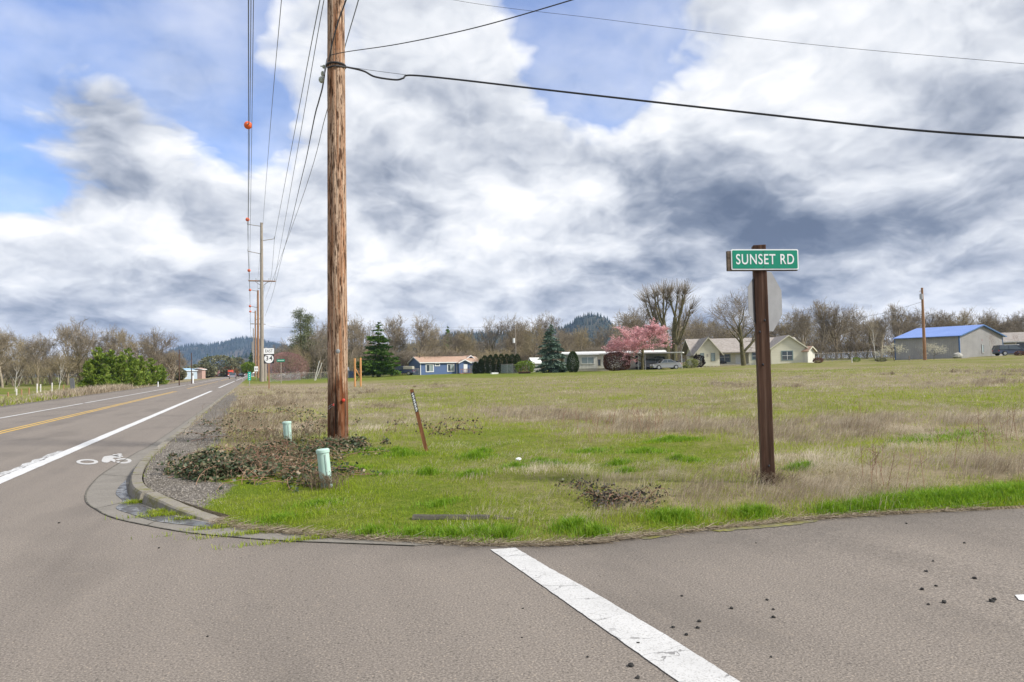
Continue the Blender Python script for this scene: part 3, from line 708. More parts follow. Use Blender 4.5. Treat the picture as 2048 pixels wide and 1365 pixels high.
hill('hills', 400, 560, 1500, [(400, 745), (440, 738), (470, 728), (485, 718), (500, 716), (530, 722), (560, 738)], 'hillside', 400, 5, 40, 300, 12, 'conifer_far')

# ------------------------------------------------------------------ tree makers
def bare_tree(seed, H, spread=.36, tr=.22, kids=(6, 5, 4, 4), fork=.22, upw=.25, twl=.95, leanr=.5, twr=.011, minr=.010, ang=(28, 55)):
    rs = random.Random(seed); segs = []
    def grow(p, d, L_, r, lev):
        n = (6, 5, 4, 3, 2)[min(lev, 4)]; q = p.copy(); dd = d.copy(); nodes = []
        for i in range(n):
            dd = (dd + Vector((rs.gauss(0, 1), rs.gauss(0, 1), rs.gauss(0, .6))) * (.09 + .05 * lev) + Vector((0, 0, upw * .35 if lev else .1))).normalized()
            q2 = q + dd * (L_ / n); r2 = r * (1 - .62 * (i + 1) / n) if lev else r * (1 - .45 * (i + 1) / n)
            segs.append((q, q2, max(r * (1 - (.62 if lev else .45) * i / n), minr * .6), max(r2, minr * .6), lev)); q = q2; nodes.append((q.copy(), dd.copy(), r2, (i + 1) / n))
        if lev >= len(kids): return
        for k in range(kids[lev]):
            t = (fork + (1 - fork) * (k + rs.random()) / kids[lev]) if lev == 0 else .25 + .75 * (k + rs.random()) / kids[lev]
            i = min(int(t * n), n - 1); nd_, dn, rn, _ = nodes[i]
            side = dn.orthogonal().normalized(); side.rotate(Matrix.Rotation(rs.random() * 2 * PI, 3, dn))
            an = math.radians(rs.uniform(*ang)); nd2 = (dn * math.cos(an) + side * math.sin(an)).normalized()
            ln = (H * spread * (1.15 - .45 * t) if lev == 0 else L_ * rs.uniform(.48, .75)); grow(nd_, nd2, ln, max(rn * rs.uniform(.45, .65), minr), lev + 1)
    grow(Vector((0, 0, -.2)), Vector((rs.gauss(0, .05), rs.gauss(0, .05), 1)).normalized(), H * .72, tr, 0)
    return segs
def seg_mesh(name, segs, n): 
    V, Q = tubes([s[0] for s in segs], [s[1] for s in segs], [s[2] for s in segs], [s[3] for s in segs], n)
    return npmesh(name, V, Q, smooth=True)
def make_bare(name, seed, H, bark, twig, label, cat='tree', group=None, lod=1, **k):
    S = bare_tree(seed, H, **k); zmax = max(s[1].z for s in S)
    for s in S: pass
    big = [s for s in S if s[4] <= lod]; sm = [s for s in S if s[4] > lod]
    r = empty(name, (0, 0, 0), 0, label, cat, group)
    link('trunk', seg_mesh('trunk', big, 6), bark, r); link('crown', seg_mesh('crown', sm, 3), twig, r)
    r['H'] = zmax; return r
USED = set(); 
def place_tree(proto, px, top, depth, label, group=None, wid=1.0, rz=None, name=None):
    top -= 5 if px > 600 else 3
    base = F(px, depth, -.05); h = topz(px, top, depth) - base.z; s = h / proto['H']
    base.z = LZ(base.x, base.y) - .05 if base.x > XK else base.z
    rz = random.uniform(0, 6.28) if rz is None else rz
    if proto.name in USED or proto.name.startswith('_'): o = copy_tree(proto, base, rz, (s * wid, s * wid, s), label)
    else: o = proto; USED.add(proto.name); o.location = base; o.rotation_euler = (0, 0, rz); o.scale = (s * wid, s * wid, s); o['label'] = label
    if group: o['group'] = group
    elif 'group' in o: del o['group']
    return o
GB_ = 'bare trees in the line behind the field'
tl = []
VAR = [('bark', 'twig', 3, dict(spread=.42, kids=(10, 6, 5, 4))), ('bark', 'twigd', 14, dict(spread=.46, kids=(10, 6, 5, 4), fork=.15)), ('barkl', 'twig', 25, dict(spread=.38, kids=(11, 6, 5, 4), upw=.45)),
       ('moss', 'twigd', 36, dict(spread=.50, kids=(9, 6, 5, 4), fork=.26)), ('bark', 'twigo', 47, dict(spread=.44, kids=(11, 6, 5, 4), fork=.08)), ('barkl', 'twigd', 58, dict(spread=.40, kids=(10, 6, 5, 4), upw=.4))]
for i, (bk, tw, sd, kw) in enumerate(VAR):
    tl.append(make_bare('bare_tree', sd, 13, bk, tw, 'x', 'tree', GB_, twr=.02, minr=.040, tr=.38, **kw))
def where(px, kind_):
    for lim, w_ in ((-20, 'beyond the left edge across the highway'), (60, 'between the left edge and the willow shrub'), (160, 'around the white birch across the highway'), (360, 'behind the green cedars'), (585, 'behind the pink shrub by the highway'), (615, 'under the tall pines'), (670, 'just left of the big pole'), (790, 'around the dark green conifer left of the blue house'), (870, 'behind the left half of the blue house'), (950, 'behind the right half of the blue house'), (1045, 'behind the arborvitae hedge'), (1125, 'behind the blue spruce'), (1215, 'behind the white mobile home'), (1350, 'behind the pink blossom tree'), (1440, 'behind the left gable of the cream house'), (1540, 'behind the middle of the cream house'), (1620, 'behind the right gable of the cream house'), (1700, 'just right of the cream house'), (1790, 'between the cream house and the barn'), (1870, 'behind the left end of the barn'), (1950, 'behind the middle of the barn'), (9999, 'behind the right end of the barn')):
        if px < lim: return kind_ + ' ' + w_
LB = 'leafless tree in the tree line'; LU = 'low bushy leafless tree'
rt = random.Random(5)
specific = [(697, 628, 150, 0, 'tall leafless tree directly right of the big wooden pole, above the shed'), (722, 640, 160, 1, None), (790, 630, 165, 2, 'tall slim leafless tree just left of the blue house roof'), (832, 628, 160, 0, 'tall leafless tree rising behind the blue house left gable'),
            (868, 648, 170, 4, None), (905, 662, 165, 1, None), (935, 652, 165, 4, None), (985, 634, 160, 3, 'pair-topped bare tree rising behind the arborvitae hedge'), (1012, 632, 160, 0, None), (1048, 640, 165, 2, None), (1095, 625, 170, 1, 'tallest bare tree rising directly behind the blue spruce'),
            (1072, 645, 150, 4, None), (1135, 660, 150, 1, None), (1165, 652, 160, 4, None), (1205, 650, 155, 3, None), (1240, 622, 160, 0, 'round-topped bare tree rising behind the left of the pink tree'), (1272, 615, 165, 3, None), (1300, 606, 165, 1, 'bare tree just left of the pollarded giant and behind it'),
            (1375, 625, 165, 4, None), (1405, 640, 150, 3, None), (1425, 650, 160, 1, None), (1560, 640, 150, 0, None), (1590, 620, 150, 4, None), (1640, 598, 150, 2, 'high rounded bare tree right of the stop sign, behind the cream house end'), (1672, 606, 150, 1, 'wide bare tree second right of the stop sign'), (1615, 612, 140, 5, None), (1700, 612, 160, 0, None),
            (1735, 640, 150, 3, None), (1790, 606, 160, 2, 'tall bare tree with a round head left of the metal barn'), (1762, 622, 140, 5, None), (1820, 636, 150, 3, None), (1850, 616, 165, 0, 'bare tree behind the wooden pole that stands before the barn'), (1872, 620, 160, 1, None), (1895, 622, 170, 2, None), (1930, 618, 160, 4, 'bare tree behind the middle of the blue barn roof'), (1965, 620, 165, 3, None), (1998, 628, 150, 0, None), (2025, 632, 150, 5, 'reddish bare tree at the right edge behind the barn'), (2050, 622, 160, 1, None)]
for (px, top, dep, v, lb) in specific:
    place_tree(tl[v], px, top, dep, lb or where(px, 'tall leafless tree'), GB_ if not lb else 'individual bare trees behind the field', rt.uniform(.75, 1.0) if px > 1230 else rt.uniform(.6, .85))
for px in range(700, 2110, 26):
    q = px + rt.uniform(-9, 9); hh = hor(q)
    place_tree(tl[rt.choice((0, 1, 3, 4, 2, 4))], q, hh - rt.uniform(52, 78) - (18 if q > 1230 else 0), rt.uniform(170, 215), where(q, 'rear-row leafless tree'), GB_, rt.uniform(.9, 1.3))
for px in range(690, 2110, 17):
    q = px + rt.uniform(-9, 9)
    place_tree(tl[rt.choice((1, 3, 4))], q, hor(q) - rt.uniform(26, 46), rt.uniform(142, 160), where(q, 'low bushy leafless tree'), 'understorey bare trees behind the field', rt.uniform(1.3, 1.9))
# left woods across the highway
LBL = 'leafless tree in the woods across the highway'; GL_ = 'bare trees across the highway'
for (px, top, dep, v, lb) in [(5, 655, 105, 2, 'bare tree at the very left edge across the highway'), (-30, 650, 100, 0, None), (38, 664, 120, 4, None), (75, 668, 110, 1, None), (105, 664, 120, 0, None), (135, 645, 125, 2, None), (163, 634, 120, 3, 'largest bare tree across the highway, just left of the green cedars'), (186, 660, 130, 1, None),
                              (212, 650, 130, 0, 'bare tree directly behind the left end of the green cedars'), (248, 652, 135, 4, 'bare tree leaning behind the middle green cedars'), (312, 654, 125, 1, 'spreading bare tree behind the right end of the green cedars'), (275, 672, 140, 3, None), (345, 700, 135, 2, None), (300, 675, 140, 4, None), (-60, 640, 90, 1, None), (-100, 650, 100, 3, None)]:
    place_tree(tl[v], px, top, dep, lb or where(px, 'leafless tree'), GL_ if not lb else 'individual bare trees across the highway', rt.uniform(.75, 1.0))
for px in range(-110, 345, 18): place_tree(tl[rt.choice((1, 3, 4))], px + rt.uniform(-8, 8), hor(px) - rt.uniform(26, 50), rt.uniform(112, 150), where(px, 'low bushy leafless tree'), 'understorey trees across the highway', rt.uniform(1.2, 1.7))
for (px, top, dep, v) in ((560, 690, 175, 1), (575, 694, 160, 3), (590, 672, 150, 0), (612, 676, 145, 3), (628, 660, 150, 1), (645, 640, 160, 0), (655, 668, 150, 4), (680, 650, 150, 3), (600, 700, 140, 4), (635, 690, 142, 3)):
    place_tree(tl[v], px, top, dep, where(px, 'dark leafless tree'), 'bare trees left of the big pole', rt.uniform(.9, 1.2))
# named single trees
def single(px, top, dep, wid, seed, bk, tw, label, cat='tree', name='bare_tree', **k):
    t = make_bare(name, seed, 12, bk, tw, label, cat, None, **k)
    return place_tree(t, px, top, dep, label, None, wid, 0)
single(603, 690, 135, .95, 71, 'moss', 'twigo', 'dark spreading leafless tree behind the chain-link fence left of the big pole', kids=(8, 6, 5, 4), fork=.12, spread=.42, minr=.02)
single(640, 655, 140, .9, 72, 'bark', 'twigd', 'dark limbed bare tree half hidden behind the big wooden pole', kids=(8, 5, 5, 4), fork=.12, spread=.4, minr=.02)
single(622, 668, 150, .9, 172, 'moss', 'twigo', 'olive leafless tree under the tall pine', kids=(8, 5, 5, 4), fork=.12, spread=.44, minr=.02)
single(578, 700, 160, 1.0, 173, 'moss', 'twigo', 'pale olive leafless tree behind the pink shrub beside the highway', kids=(8, 5, 5, 4), fork=.1, spread=.44, minr=.02)
single(1488, 577, 112, 1.05, 73, 'moss', 'twigd', 'large forked leafless tree on the lawn in front of the cream house', kids=(10, 7, 6, 4), fork=.16, spread=.46, tr=.50, minr=.024)
single(118, 692, 80, .8, 74, 'birch', 'twigo', 'white-barked bare birch left of the green cedars', 'tree', 'birch_tree', kids=(9, 4, 3, 3), fork=.08, spread=.5, tr=.13, upw=.7, ang=(18, 35))
single(30, 705, 75, .9, 75, 'birch', 'twigo', 'white-barked bare birch near the left edge', 'tree', 'birch_tree', kids=(8, 4, 3, 3), fork=.12, spread=.5, tr=.12, upw=.5)
single(1752, 615, 105, .55, 76, 'birch', 'twigo', 'slim pale-trunked bare tree standing alone between the cream house and the barn', kids=(10, 4, 4, 3), fork=.22, spread=.36, tr=.13, upw=.6, ang=(22, 40))
single(1983, 662, 104, .78, 77, 'barkl', 'twigr', 'small vase-shaped pinkish bare tree in front of the barn gable', kids=(7, 4, 4, 3), fork=.2, spread=.5, tr=.13, upw=.4)
single(2030, 668, 112, .7, 78, 'bark', 'twigr', 'small reddish bare tree right of the barn at the frame edge', kids=(7, 4, 4, 3), fork=.25, spread=.45, tr=.15)
single(70, 720, 84, 1.3, 79, 'twigo', 'twigo', 'dense ochre willow shrub between the two white birches', 'shrub', 'willow_shrub', kids=(16, 6, 5, 3), fork=.02, spread=.55, tr=.06, ang=(15, 65), upw=.5)
single(1838, 703, 108, 1.2, 80, 'twigr', 'twigd', 'small leafless shrub left of the wooden pole by the barn wall', 'shrub', 'bare_shrub', kids=(12, 5, 4), fork=.02, spread=.55, tr=.04, ang=(15, 50))
single(1575, 717, 112, 1.7, 81, 'twigr', 'twigo', 'low spreading shrub under the right window of the cream house', 'shrub', 'bare_shrub', kids=(12, 5, 4), fork=.02, spread=.6, tr=.05, ang=(35, 75), upw=-.0)
single(1912, 700, 107, .7, 82, 'bark', 'twigo', 'thin small bare tree beside the boulder at the barn corner', 'tree', 'bare_tree', kids=(7, 4, 3), fork=.4, spread=.45, tr=.06)
# pollarded giant: two thick stems with cut limbs and long whips
def pollard(px, dep):
    rs = random.Random(9); base = F(px, dep, -.1); S = []; Wp = []; k_ = dep / FPX
    def L3(dx, py, dy=0.0): return Vector((dx * k_, dy, topz(px, py, dep) - base.z))
    fk = {-1: [L3(-2, 735), L3(-1, 700), L3(-4, 668), L3(-7, 640)], 1: [L3(14, 735, .5), L3(15, 700, .5), L3(16, 665, .5), L3(18, 635, .4)]}
    for s_, st in fk.items():
        for i in range(3): S.append((st[i], st[i + 1], .55 - .07 * i, .55 - .07 * (i + 1)))
    TIPS = [(-1, -40, 606, 0, 1), (-1, -33, 596, 1.2, 1), (-1, -25, 600, -1, 2), (-1, -16, 594, .6, 2), (-1, -8, 590, -1.2, 3), (-1, -20, 618, 2, 1), (-1, 3, 600, 1, 3), (1, 4, 592, -.8, 3), (1, 12, 588, 1.5, 3), (1, 22, 590, 0, 3), (1, 30, 592, -1.4, 2), (1, 39, 590, .5, 2), (1, 35, 610, 2, 1), (1, 44, 622, -1, 1), (1, 40, 634, .5, 1)]
    cen = L3(2, 665)
    for (s_, dx, py, dy, lv) in TIPS:
        q = fk[s_][lv].copy() + Vector((0, 0, rs.uniform(-.3, .3))); e_ = L3(dx, py, dy); r = .19; c1 = q.lerp(e_, .5) + Vector(((e_.x - q.x) * .22, dy * .15, -.2)); prev = q
        for i in range(1, 7):
            t = i / 6; m = q * (1 - t) ** 2 + c1 * 2 * t * (1 - t) + e_ * t * t + Vector((rs.gauss(0, .05), rs.gauss(0, .05), 0)); S.append((prev, m, r, r * .9)); r *= .9; prev = m
            if i in (3, 4, 5):
                d3 = (e_ - q).normalized() + Vector((rs.gauss(0, .6), rs.gauss(0, .5), .3)); d3.normalize(); S.append((m, m + d3 * rs.uniform(.4, 1.0), r * .6, r * .5))
                for k in range(16): w0 = m + d3 * .7; Wp.append((w0, w0 + (d3 + Vector((rs.gauss(0, .6), rs.gauss(0, .6), .4))).normalized() * rs.uniform(.8, 2.2), .020, .012))
        out = (e_ - cen).normalized()
        for k in range(42):
            d2 = (out + Vector((rs.gauss(0, .6), rs.gauss(0, .6), .35 + rs.gauss(0, .35)))).normalized(); L2 = rs.uniform(1.4, 3.0); m = e_ + d2 * L2 * .5
            Wp.append((e_, m, .026, .022)); Wp.append((m, m + (d2 + Vector((rs.gauss(0, .1), 0, .2))).normalized() * L2 * .5, .022, .012))
    r_ = empty('pollarded_tree', base, -math.radians(YAW), 'giant pollarded tree with thick cut limbs right of the pink blossom tree', 'tree')
    V, Q = tubes([s[0] for s in S], [s[1] for s in S], [s[2] for s in S], [s[3] for s in S], 8); link('trunk', npmesh('trunk', V, Q, smooth=True), 'moss', r_)
    V, Q = tubes([s[0] for s in Wp], [s[1] for s in Wp], [s[2] for s in Wp], [s[3] for s in Wp], 3); link('crown', npmesh('crown', V, Q), 'twigd', r_)
pollard(1336, 118)

#LEAFCLOUDS -------------------------------------------------------------
def leafquads(P_, dirs, size, asp=.5, rs=RS, rnd=None):
    """rhombus leaves at P_, long axis along dirs"""
    n = len(P_); dirs = dirs / (np.linalg.norm(dirs, axis=1, keepdims=True) + 1e-9)
    q = rs.normal(size=(n, 3)); s_ = np.cross(dirs, q); s_ /= np.linalg.norm(s_, axis=1, keepdims=True) + 1e-9
    L_ = (size * rs.uniform(.6, 1.35, n))[:, None]
    V = np.stack([P_ - dirs * L_ * .5, P_ + s_ * L_ * asp * .5, P_ + dirs * L_ * .5, P_ - s_ * L_ * asp * .5], 1).reshape(-1, 3)
    return V, np.arange(4 * n).reshape(n, 4), np.repeat(rs.rand(n) if rnd is None else rnd, 4)
MAT['thicket'] = leafmat('bare_thicket', (.12, .098, .066), (.25, .205, .14), .1, .9)
def thicket(px0, px1, d0, d1, hmin, hmax, n, label, seed):
    rs_ = np.random.RandomState(seed); px = rs_.uniform(px0, px1, n); dd = rs_.uniform(d0, d1, n); X_ = []; hs_ = hmin + (hmax - hmin) * fbm(px / 45., dd / 30., 3, seed); u = rs_.rand(n) ** .8
    base = np.array([tuple(F(a_, b_, 0)) for a_, b_ in zip(px, dd)]); P_ = base + np.stack([px * 0, px * 0, u * hs_], 1)
    V, Q, rn = leafquads(P_, rs_.normal(size=(n, 3)) * [.55, .55, .3] + [0, 0, .9], 1.6, .045, rs_); tag(link('woodland', npmesh('woodland', V, Q, rnd=rn), 'thicket'), label, 'woodland', None, 'stuff')
thicket(660, 2200, 180, 235, 5.0, 8.5, 36000, 'brown mass of bare twigs filling the wood behind the field', 3)
thicket(1230, 2200, 142, 175, 3.2, 5.0, 15000, 'low brown brush under the bare trees behind the houses and barn', 13)
thicket(670, 1230, 150, 178, 2.5, 4.5, 9000, 'low brown brush under the bare trees behind the blue house', 14)
thicket(-160, 350, 125, 165, 4.0, 6.5, 14000, 'brown mass of bare twigs filling the wood across the highway', 4)
thicket(545, 700, 150, 185, 4.0, 8.0, 6000, 'brown mass of bare twigs behind the chain-link fence', 6)
MAT['cedar'] = leafmat('cedar_leaf', (.055, .12, .010), (.19, .27, .030), .3, c3=(.31, .35, .08))
MAT['fir'] = leafmat('fir_leaf', (.022, .065, .008), (.075, .150, .016), .25, c3=(.13, .22, .03))
MAT['spruce'] = leafmat('spruce_leaf', (.045, .085, .055), (.115, .175, .125), .1, c3=(.20, .27, .21))
MAT['pine'] = leafmat('pine_leaf', (.07, .09, .04), (.17, .19, .09), .2)
MAT['blossom'] = leafmat('pink_blossom', (.52, .23, .25), (.76, .42, .44), .3, c3=(.88, .60, .62))
MAT['whiteblossom'] = leafmat('cream_blossom', (.55, .52, .38), (.80, .77, .62), .3)
MAT['redshrub'] = leafmat('red_brown_leaf', (.07, .030, .022), (.15, .070, .042), .15, c3=(.26, .13, .09))
MAT['plum'] = leafmat('plum_twigs', (.24, .12, .115), (.42, .25, .235), .25)
MAT['arbor'] = leafmat('arborvitae_leaf', (.022, .036, .010), (.060, .082, .022), .1)
MAT['yellowgreen'] = leafmat('yellow_green_leaf', (.16, .19, .05), (.34, .36, .14), .2)
MAT['darkleaf'] = leafmat('dark_plum_leaf', (.020, .014, .012), (.06, .04, .035), .1)
MAT['boxwood'] = leafmat('yew_leaf', (.022, .045, .010), (.060, .095, .022), .15)
MAT['rust'] = leafmat('rust_leaf', (.20, .10, .04), (.34, .18, .08), .2)
MAT['olive'] = leafmat('olive_leaf', (.10, .11, .05), (.22, .21, .12), .2)
def conifer(name, H, R, n, mat, label, droop=-.15, size=.34, lump=.25, seed=1, power=.9, base=.06, cat='tree', up=.0):
    rs = np.random.RandomState(seed); r = empty(name, (0, 0, 0), 0, label, cat); nb = int(H * 13)
    zz = base + (1 - base) * rs.rand(nb) ** 1.15; az = rs.rand(nb) * 2 * PI
    rad = R * (1 - zz) ** power * rs.uniform(1 - lump, 1 + lump * .6, nb) + .05
    P0 = np.stack([zz * 0, zz * 0, zz * H], 1); P1 = P0 + np.stack([np.cos(az) * rad, np.sin(az) * rad, rad * (droop + up * rs.rand(nb))], 1)
    V, Q = tubes(P0, P1, np.full(nb, .035), np.full(nb, .01), 3); V2, Q2 = tubes([(0, 0, -.2)], [(0, 0, H * .97)], [R * .07 + .08], [.02], 7)
    link('trunk', npmesh('trunk', np.concatenate([V2, V]), np.concatenate([Q2, Q + len(V2)])), 'moss', r)
    bi = rs.choice(nb, n, p=(rad ** 1.5) / (rad ** 1.5).sum()); t = rs.rand(n) ** .6
    P_ = P0[bi] * (1 - t[:, None]) + P1[bi] * t[:, None]; dr_ = (P1 - P0)[bi]; dr_ /= np.linalg.norm(dr_, axis=1, keepdims=True)
    sp = (.07 + .16 * rad[bi] * (1.1 - t))[:, None]; P_ = P_ + rs.normal(size=(n, 3)) * sp * [1, 1, .45]
    V, Q, rn = leafquads(P_, dr_ + rs.normal(size=(n, 3)) * .45 + [0, 0, up], size, .42, rs, np.clip(rs.rand(n) * .6 + .4 * np.repeat(rs.rand(nb), 1)[bi], 0, 1))
    link('crown', npmesh('crown', V, Q, rnd=rn), mat, r); r['H'] = H; return r
def put(o, px, py_top, dep, H=None, wid=1.0, rz=0):
    base = F(px, dep, 0); base.z = LZ(base.x, base.y) - .05 if base.x > XK else -.02
    h = topz(px, py_top, dep) - base.z; s = h / (H or o['H']); o.location = base; o.scale = (s * wid, s * wid, s); o.rotation_euler = (0, 0, rz); return o
put(conifer('fir_tree', 10, 3.1, 9000, 'fir', 'bright dark-green pyramidal conifer left of the blue house', seed=3, power=.75, lump=.35, up=.25, size=.42), 757, 642, 128, wid=1.3)
put(conifer('spruce_tree', 9, 2.45, 9500, 'spruce', 'blue-green drooping spruce between the hedge and the white mobile home', seed=4, droop=-.3, power=.72, size=.36), 1103, 648, 108, wid=1.38)
for (px, top, dep, wd, lb) in ((896, 650, 210, .8, 'dark conifer top above the middle of the blue house roof'), (415, 707, 420, .8, 'dark conifer beside the far left end of the highway'), (466, 708, 430, 1.1, 'dark fir over the traffic at the far end of the highway'), (503, 700, 480, 1.0, 'dark fir behind the row of tall utility poles'), (452, 715, 450, .8, 'smaller dark fir left of the one over the traffic')):
    put(conifer('fir_tree', 10, 2.6, 2600, 'fir', lb, seed=int(px), size=.8), px, top, dep, wid=wd)
def blob(name, shape, n, mat, label, size=.25, seed=1, cat='shrub', core=None, stem=None, outw=1.0, up=.3, jit=.12, lumps=.22, asp=.5):
    """shape(u,v)->radius profile: leaves in the outer shell of an uneven body. core=(mat,scale)"""
    rs = np.random.RandomState(seed); r = empty(name, (0, 0, 0), 0, label, cat)
    ph = rs.rand(n) * 2 * PI; zz = rs.rand(n); rad, H = shape(zz, ph)
    lp = 1 + lumps * (fbm(ph * 2.2 + seed, zz * 6 + seed, 3, seed) * 2 - 1) * 1.3
    dpt = 1 - np.abs(rs.normal(size=n)) * jit
    P_ = np.stack([np.cos(ph) * rad * lp * dpt, np.sin(ph) * rad * lp * dpt, zz * H * (1 + (lp - 1) * .35)], 1)
    dirs = np.stack([np.cos(ph), np.sin(ph), zz * 0 + up], 1) * outw + rs.normal(size=(n, 3)) * .55
    V, Q, rn = leafquads(P_, dirs, size, asp, rs, np.clip(rs.rand(n) * .55 + .45 * fbm(ph * 3, zz * 9, 2, seed + 5), 0, 1))
    link('crown' if cat == 'tree' else 'foliage', npmesh('foliage', V, Q, rnd=rn), mat, r)
    if stem:
        mb = MB(); rr_ = random.Random(seed)
        for k in range(stem[0]):
            a_ = rr_.random() * 6.28; q = Vector((math.cos(a_) * stem[2] * .15, math.sin(a_) * stem[2] * .15, -.1)); t_ = Vector((math.cos(a_) * stem[2], math.sin(a_) * stem[2], stem[3] * rr_.uniform(.8, 1.1)))
            mb.tube([q, q.lerp(t_, .5) + Vector((0, 0, .2)), t_], [stem[1], stem[1] * .7, stem[1] * .35], 5)
        mb.build('trunk' if cat == 'tree' else 'stem', stem[4], r)
    r['H'] = 1.0; return r
def egg(R, H, p=.5, fat=.45):
    return lambda z, a: (R * np.sqrt(np.clip(1 - (np.abs(z - fat) / np.where(z > fat, 1 - fat, fat)) ** 2.2, .0, 1)) , H)
def seat(o, px, dep, rz=0, sc=1.0, dz=0):
    b = F(px, dep, 0); b.z = (LZ(b.x, b.y) if b.x > XK else 0) + dz; o.location = b; o.rotation_euler = (0, 0, rz); o.scale = (sc,) * 3; return o
# pink blossom tree: real limbs + blossom along twigs
def blossom_tree(px, top, dep, seed, W, label, mat, tw='twigr', n=11000, size=.16, name='blossom_tree', **k):
    S = bare_tree(seed, 7, **k); r = empty(name, (0, 0, 0), 0, label, 'tree'); zmax = max(s[1].z for s in S)
    link('trunk', seg_mesh('trunk', [s for s in S if s[4] <= 1], 6), 'moss', r); link('branches', seg_mesh('branches', [s for s in S if s[4] > 1], 3), tw, r)['kind'] = 'stuff'
    T_ = [s for s in S if s[4] >= 2]; rs = np.random.RandomState(seed)
    A = np.array([s[0] for s in T_]); B = np.array([s[1] for s in T_]); i = rs.randint(0, len(A), n); t = rs.rand(n)[:, None]
    P_ = A[i] * (1 - t) + B[i] * t + rs.normal(size=(n, 3)) * .09
    V, Q, rn = leafquads(P_, rs.normal(size=(n, 3)), size, .7, rs, np.clip(rs.rand(n) * .6 + .5 * fbm(P_[:, 0] * .7 + 9, P_[:, 2] * .9 + 9, 2, seed), 0, 1)); link('blossom', npmesh('blossom', V, Q, rnd=rn), mat, r)
    r['H'] = zmax; put(r, px, top, dep, wid=W); return r
blossom_tree(1285, 638, 104, 91, 1.30, 'wide pink blossoming plum tree beside the carport', 'blossom', n=17000, size=.17, kids=(9, 6, 5, 4), fork=.18, spread=.48, tr=.22, minr=.012, ang=(30, 60), upw=.12)
blossom_tree(1789, 686, 106, 92, 1.5, 'small cream-blossoming tree left of the barn wall', 'whiteblossom', 'twigd', 3400, .16, kids=(8, 5, 4), fork=.25, spread=.55, tr=.10, minr=.01, ang=(35, 65), upw=.05)
blossom_tree(1868, 685, 104, 93, 1.5, 'small cream-blossoming tree right of the wooden pole in front of the barn', 'whiteblossom', 'twigd', 3400, .16, kids=(8, 5, 4), fork=.25, spread=.55, tr=.10, minr=.01, ang=(35, 65), upw=.05)
# shrubs
seat(blob('column_yew', lambda z, a: (.92 * np.clip(np.sin(np.clip(z * .96 + .04, 0, 1) ** .8 * PI), .03, 1) ** .45, 3.1), 5000, 'boxwood', 'dense dark green egg-shaped yew against the white mobile home', .16, 5, jit=.06, lumps=.05, up=.8), 1146, 104)
seat(blob('red_shrub', lambda z, a: (2.0 * np.clip(1 - (np.abs(z - .5) * 2) ** 5, .05, 1) ** .5, 2.7), 8000, 'redshrub', 'big square-clipped red-brown shrub in front of the white mobile home', .16, 6, jit=.10, lumps=.06, up=.6), 1234, 104)
seat(blob('round_bush', egg(.95, 1.45, fat=.6), 3000, 'yellowgreen', 'small yellow-green ball shrub on a stem left of the cream house', .10, 7, jit=.04, lumps=.04, stem=(3, .05, .3, .6, 'bark')), 1384, 107)
seat(blob('dark_bush', egg(1.0, 2.0, fat=.45), 2500, 'darkleaf', 'dark purple-brown bush against the left gable of the cream house', .18, 8), 1398, 113)
seat(blob('green_bush', egg(.6, .7), 900, 'cedar', 'little bright green bush beyond the cream house', .12, 9), 1713, 112)
seat(blob('green_bush', egg(.4, .45), 500, 'cedar', 'tiny green bush left of the yellow-green ball shrub', .12, 10), 1371, 108)
seat(blob('brown_bush', egg(.8, .9), 1200, 'redshrub', 'low brown bush at the right corner of the cream house', .14, 11), 1636, 116)
seat(blob('brown_bush', egg(.8, .6), 1000, 'olive', 'low brown bush at the foot of the pale slim tree', .14, 12), 1762, 104)
seat(blob('green_bush', egg(1.6, 2.0), 2200, 'cedar', 'leafy green bush between the hedge and the blue spruce', .22, 13), 1050, 112)
seat(blob('red_bush', egg(.7, .7), 700, 'redshrub', 'low red bush by the frame edge right of the barn', .14, 14), 2040, 108)
seat(blob('plum_shrub', egg(4.2, 5.2, fat=.4), 12000, 'plum', 'broad dusky pink leafless plum shrub behind the chain-link fence', .26, 15, jit=.25, lumps=.1, up=.7, asp=.14), 572, 130)
for k, (px, w_, h_) in enumerate(((951, .7, 2.1), (962, .8, 2.6), (970, 1.0, 3.1), (981, 1.0, 3.2), (992, 1.0, 3.3), (1003, 1.0, 3.3), (1014, 1.0, 3.3), (1025, 1.0, 3.25), (1035, .95, 3.2))):
    q = 'lowest columnar arborvitae at the left end of the hedge' if k == 0 else 'second columnar arborvitae from the left in the hedge' if k == 1 else 'rightmost columnar arborvitae of the hedge' if k == 8 else ('third', 'fourth', 'fifth', 'sixth', 'seventh', 'eighth')[k - 2] + ' tall dark arborvitae from the left in the hedge'
    o = seat(blob('arborvitae', lambda z, a: (.78 * w_ * np.clip(np.sin(np.clip(z * .93 + .07, 0, 1) ** .7 * PI), .05, 1) ** .5, h_), 2200, 'arbor', q, .2, 20 + k, jit=.06, lumps=.1, up=1.2), px, 126 - k * .8); o['group'] = 'arborvitae hedge'
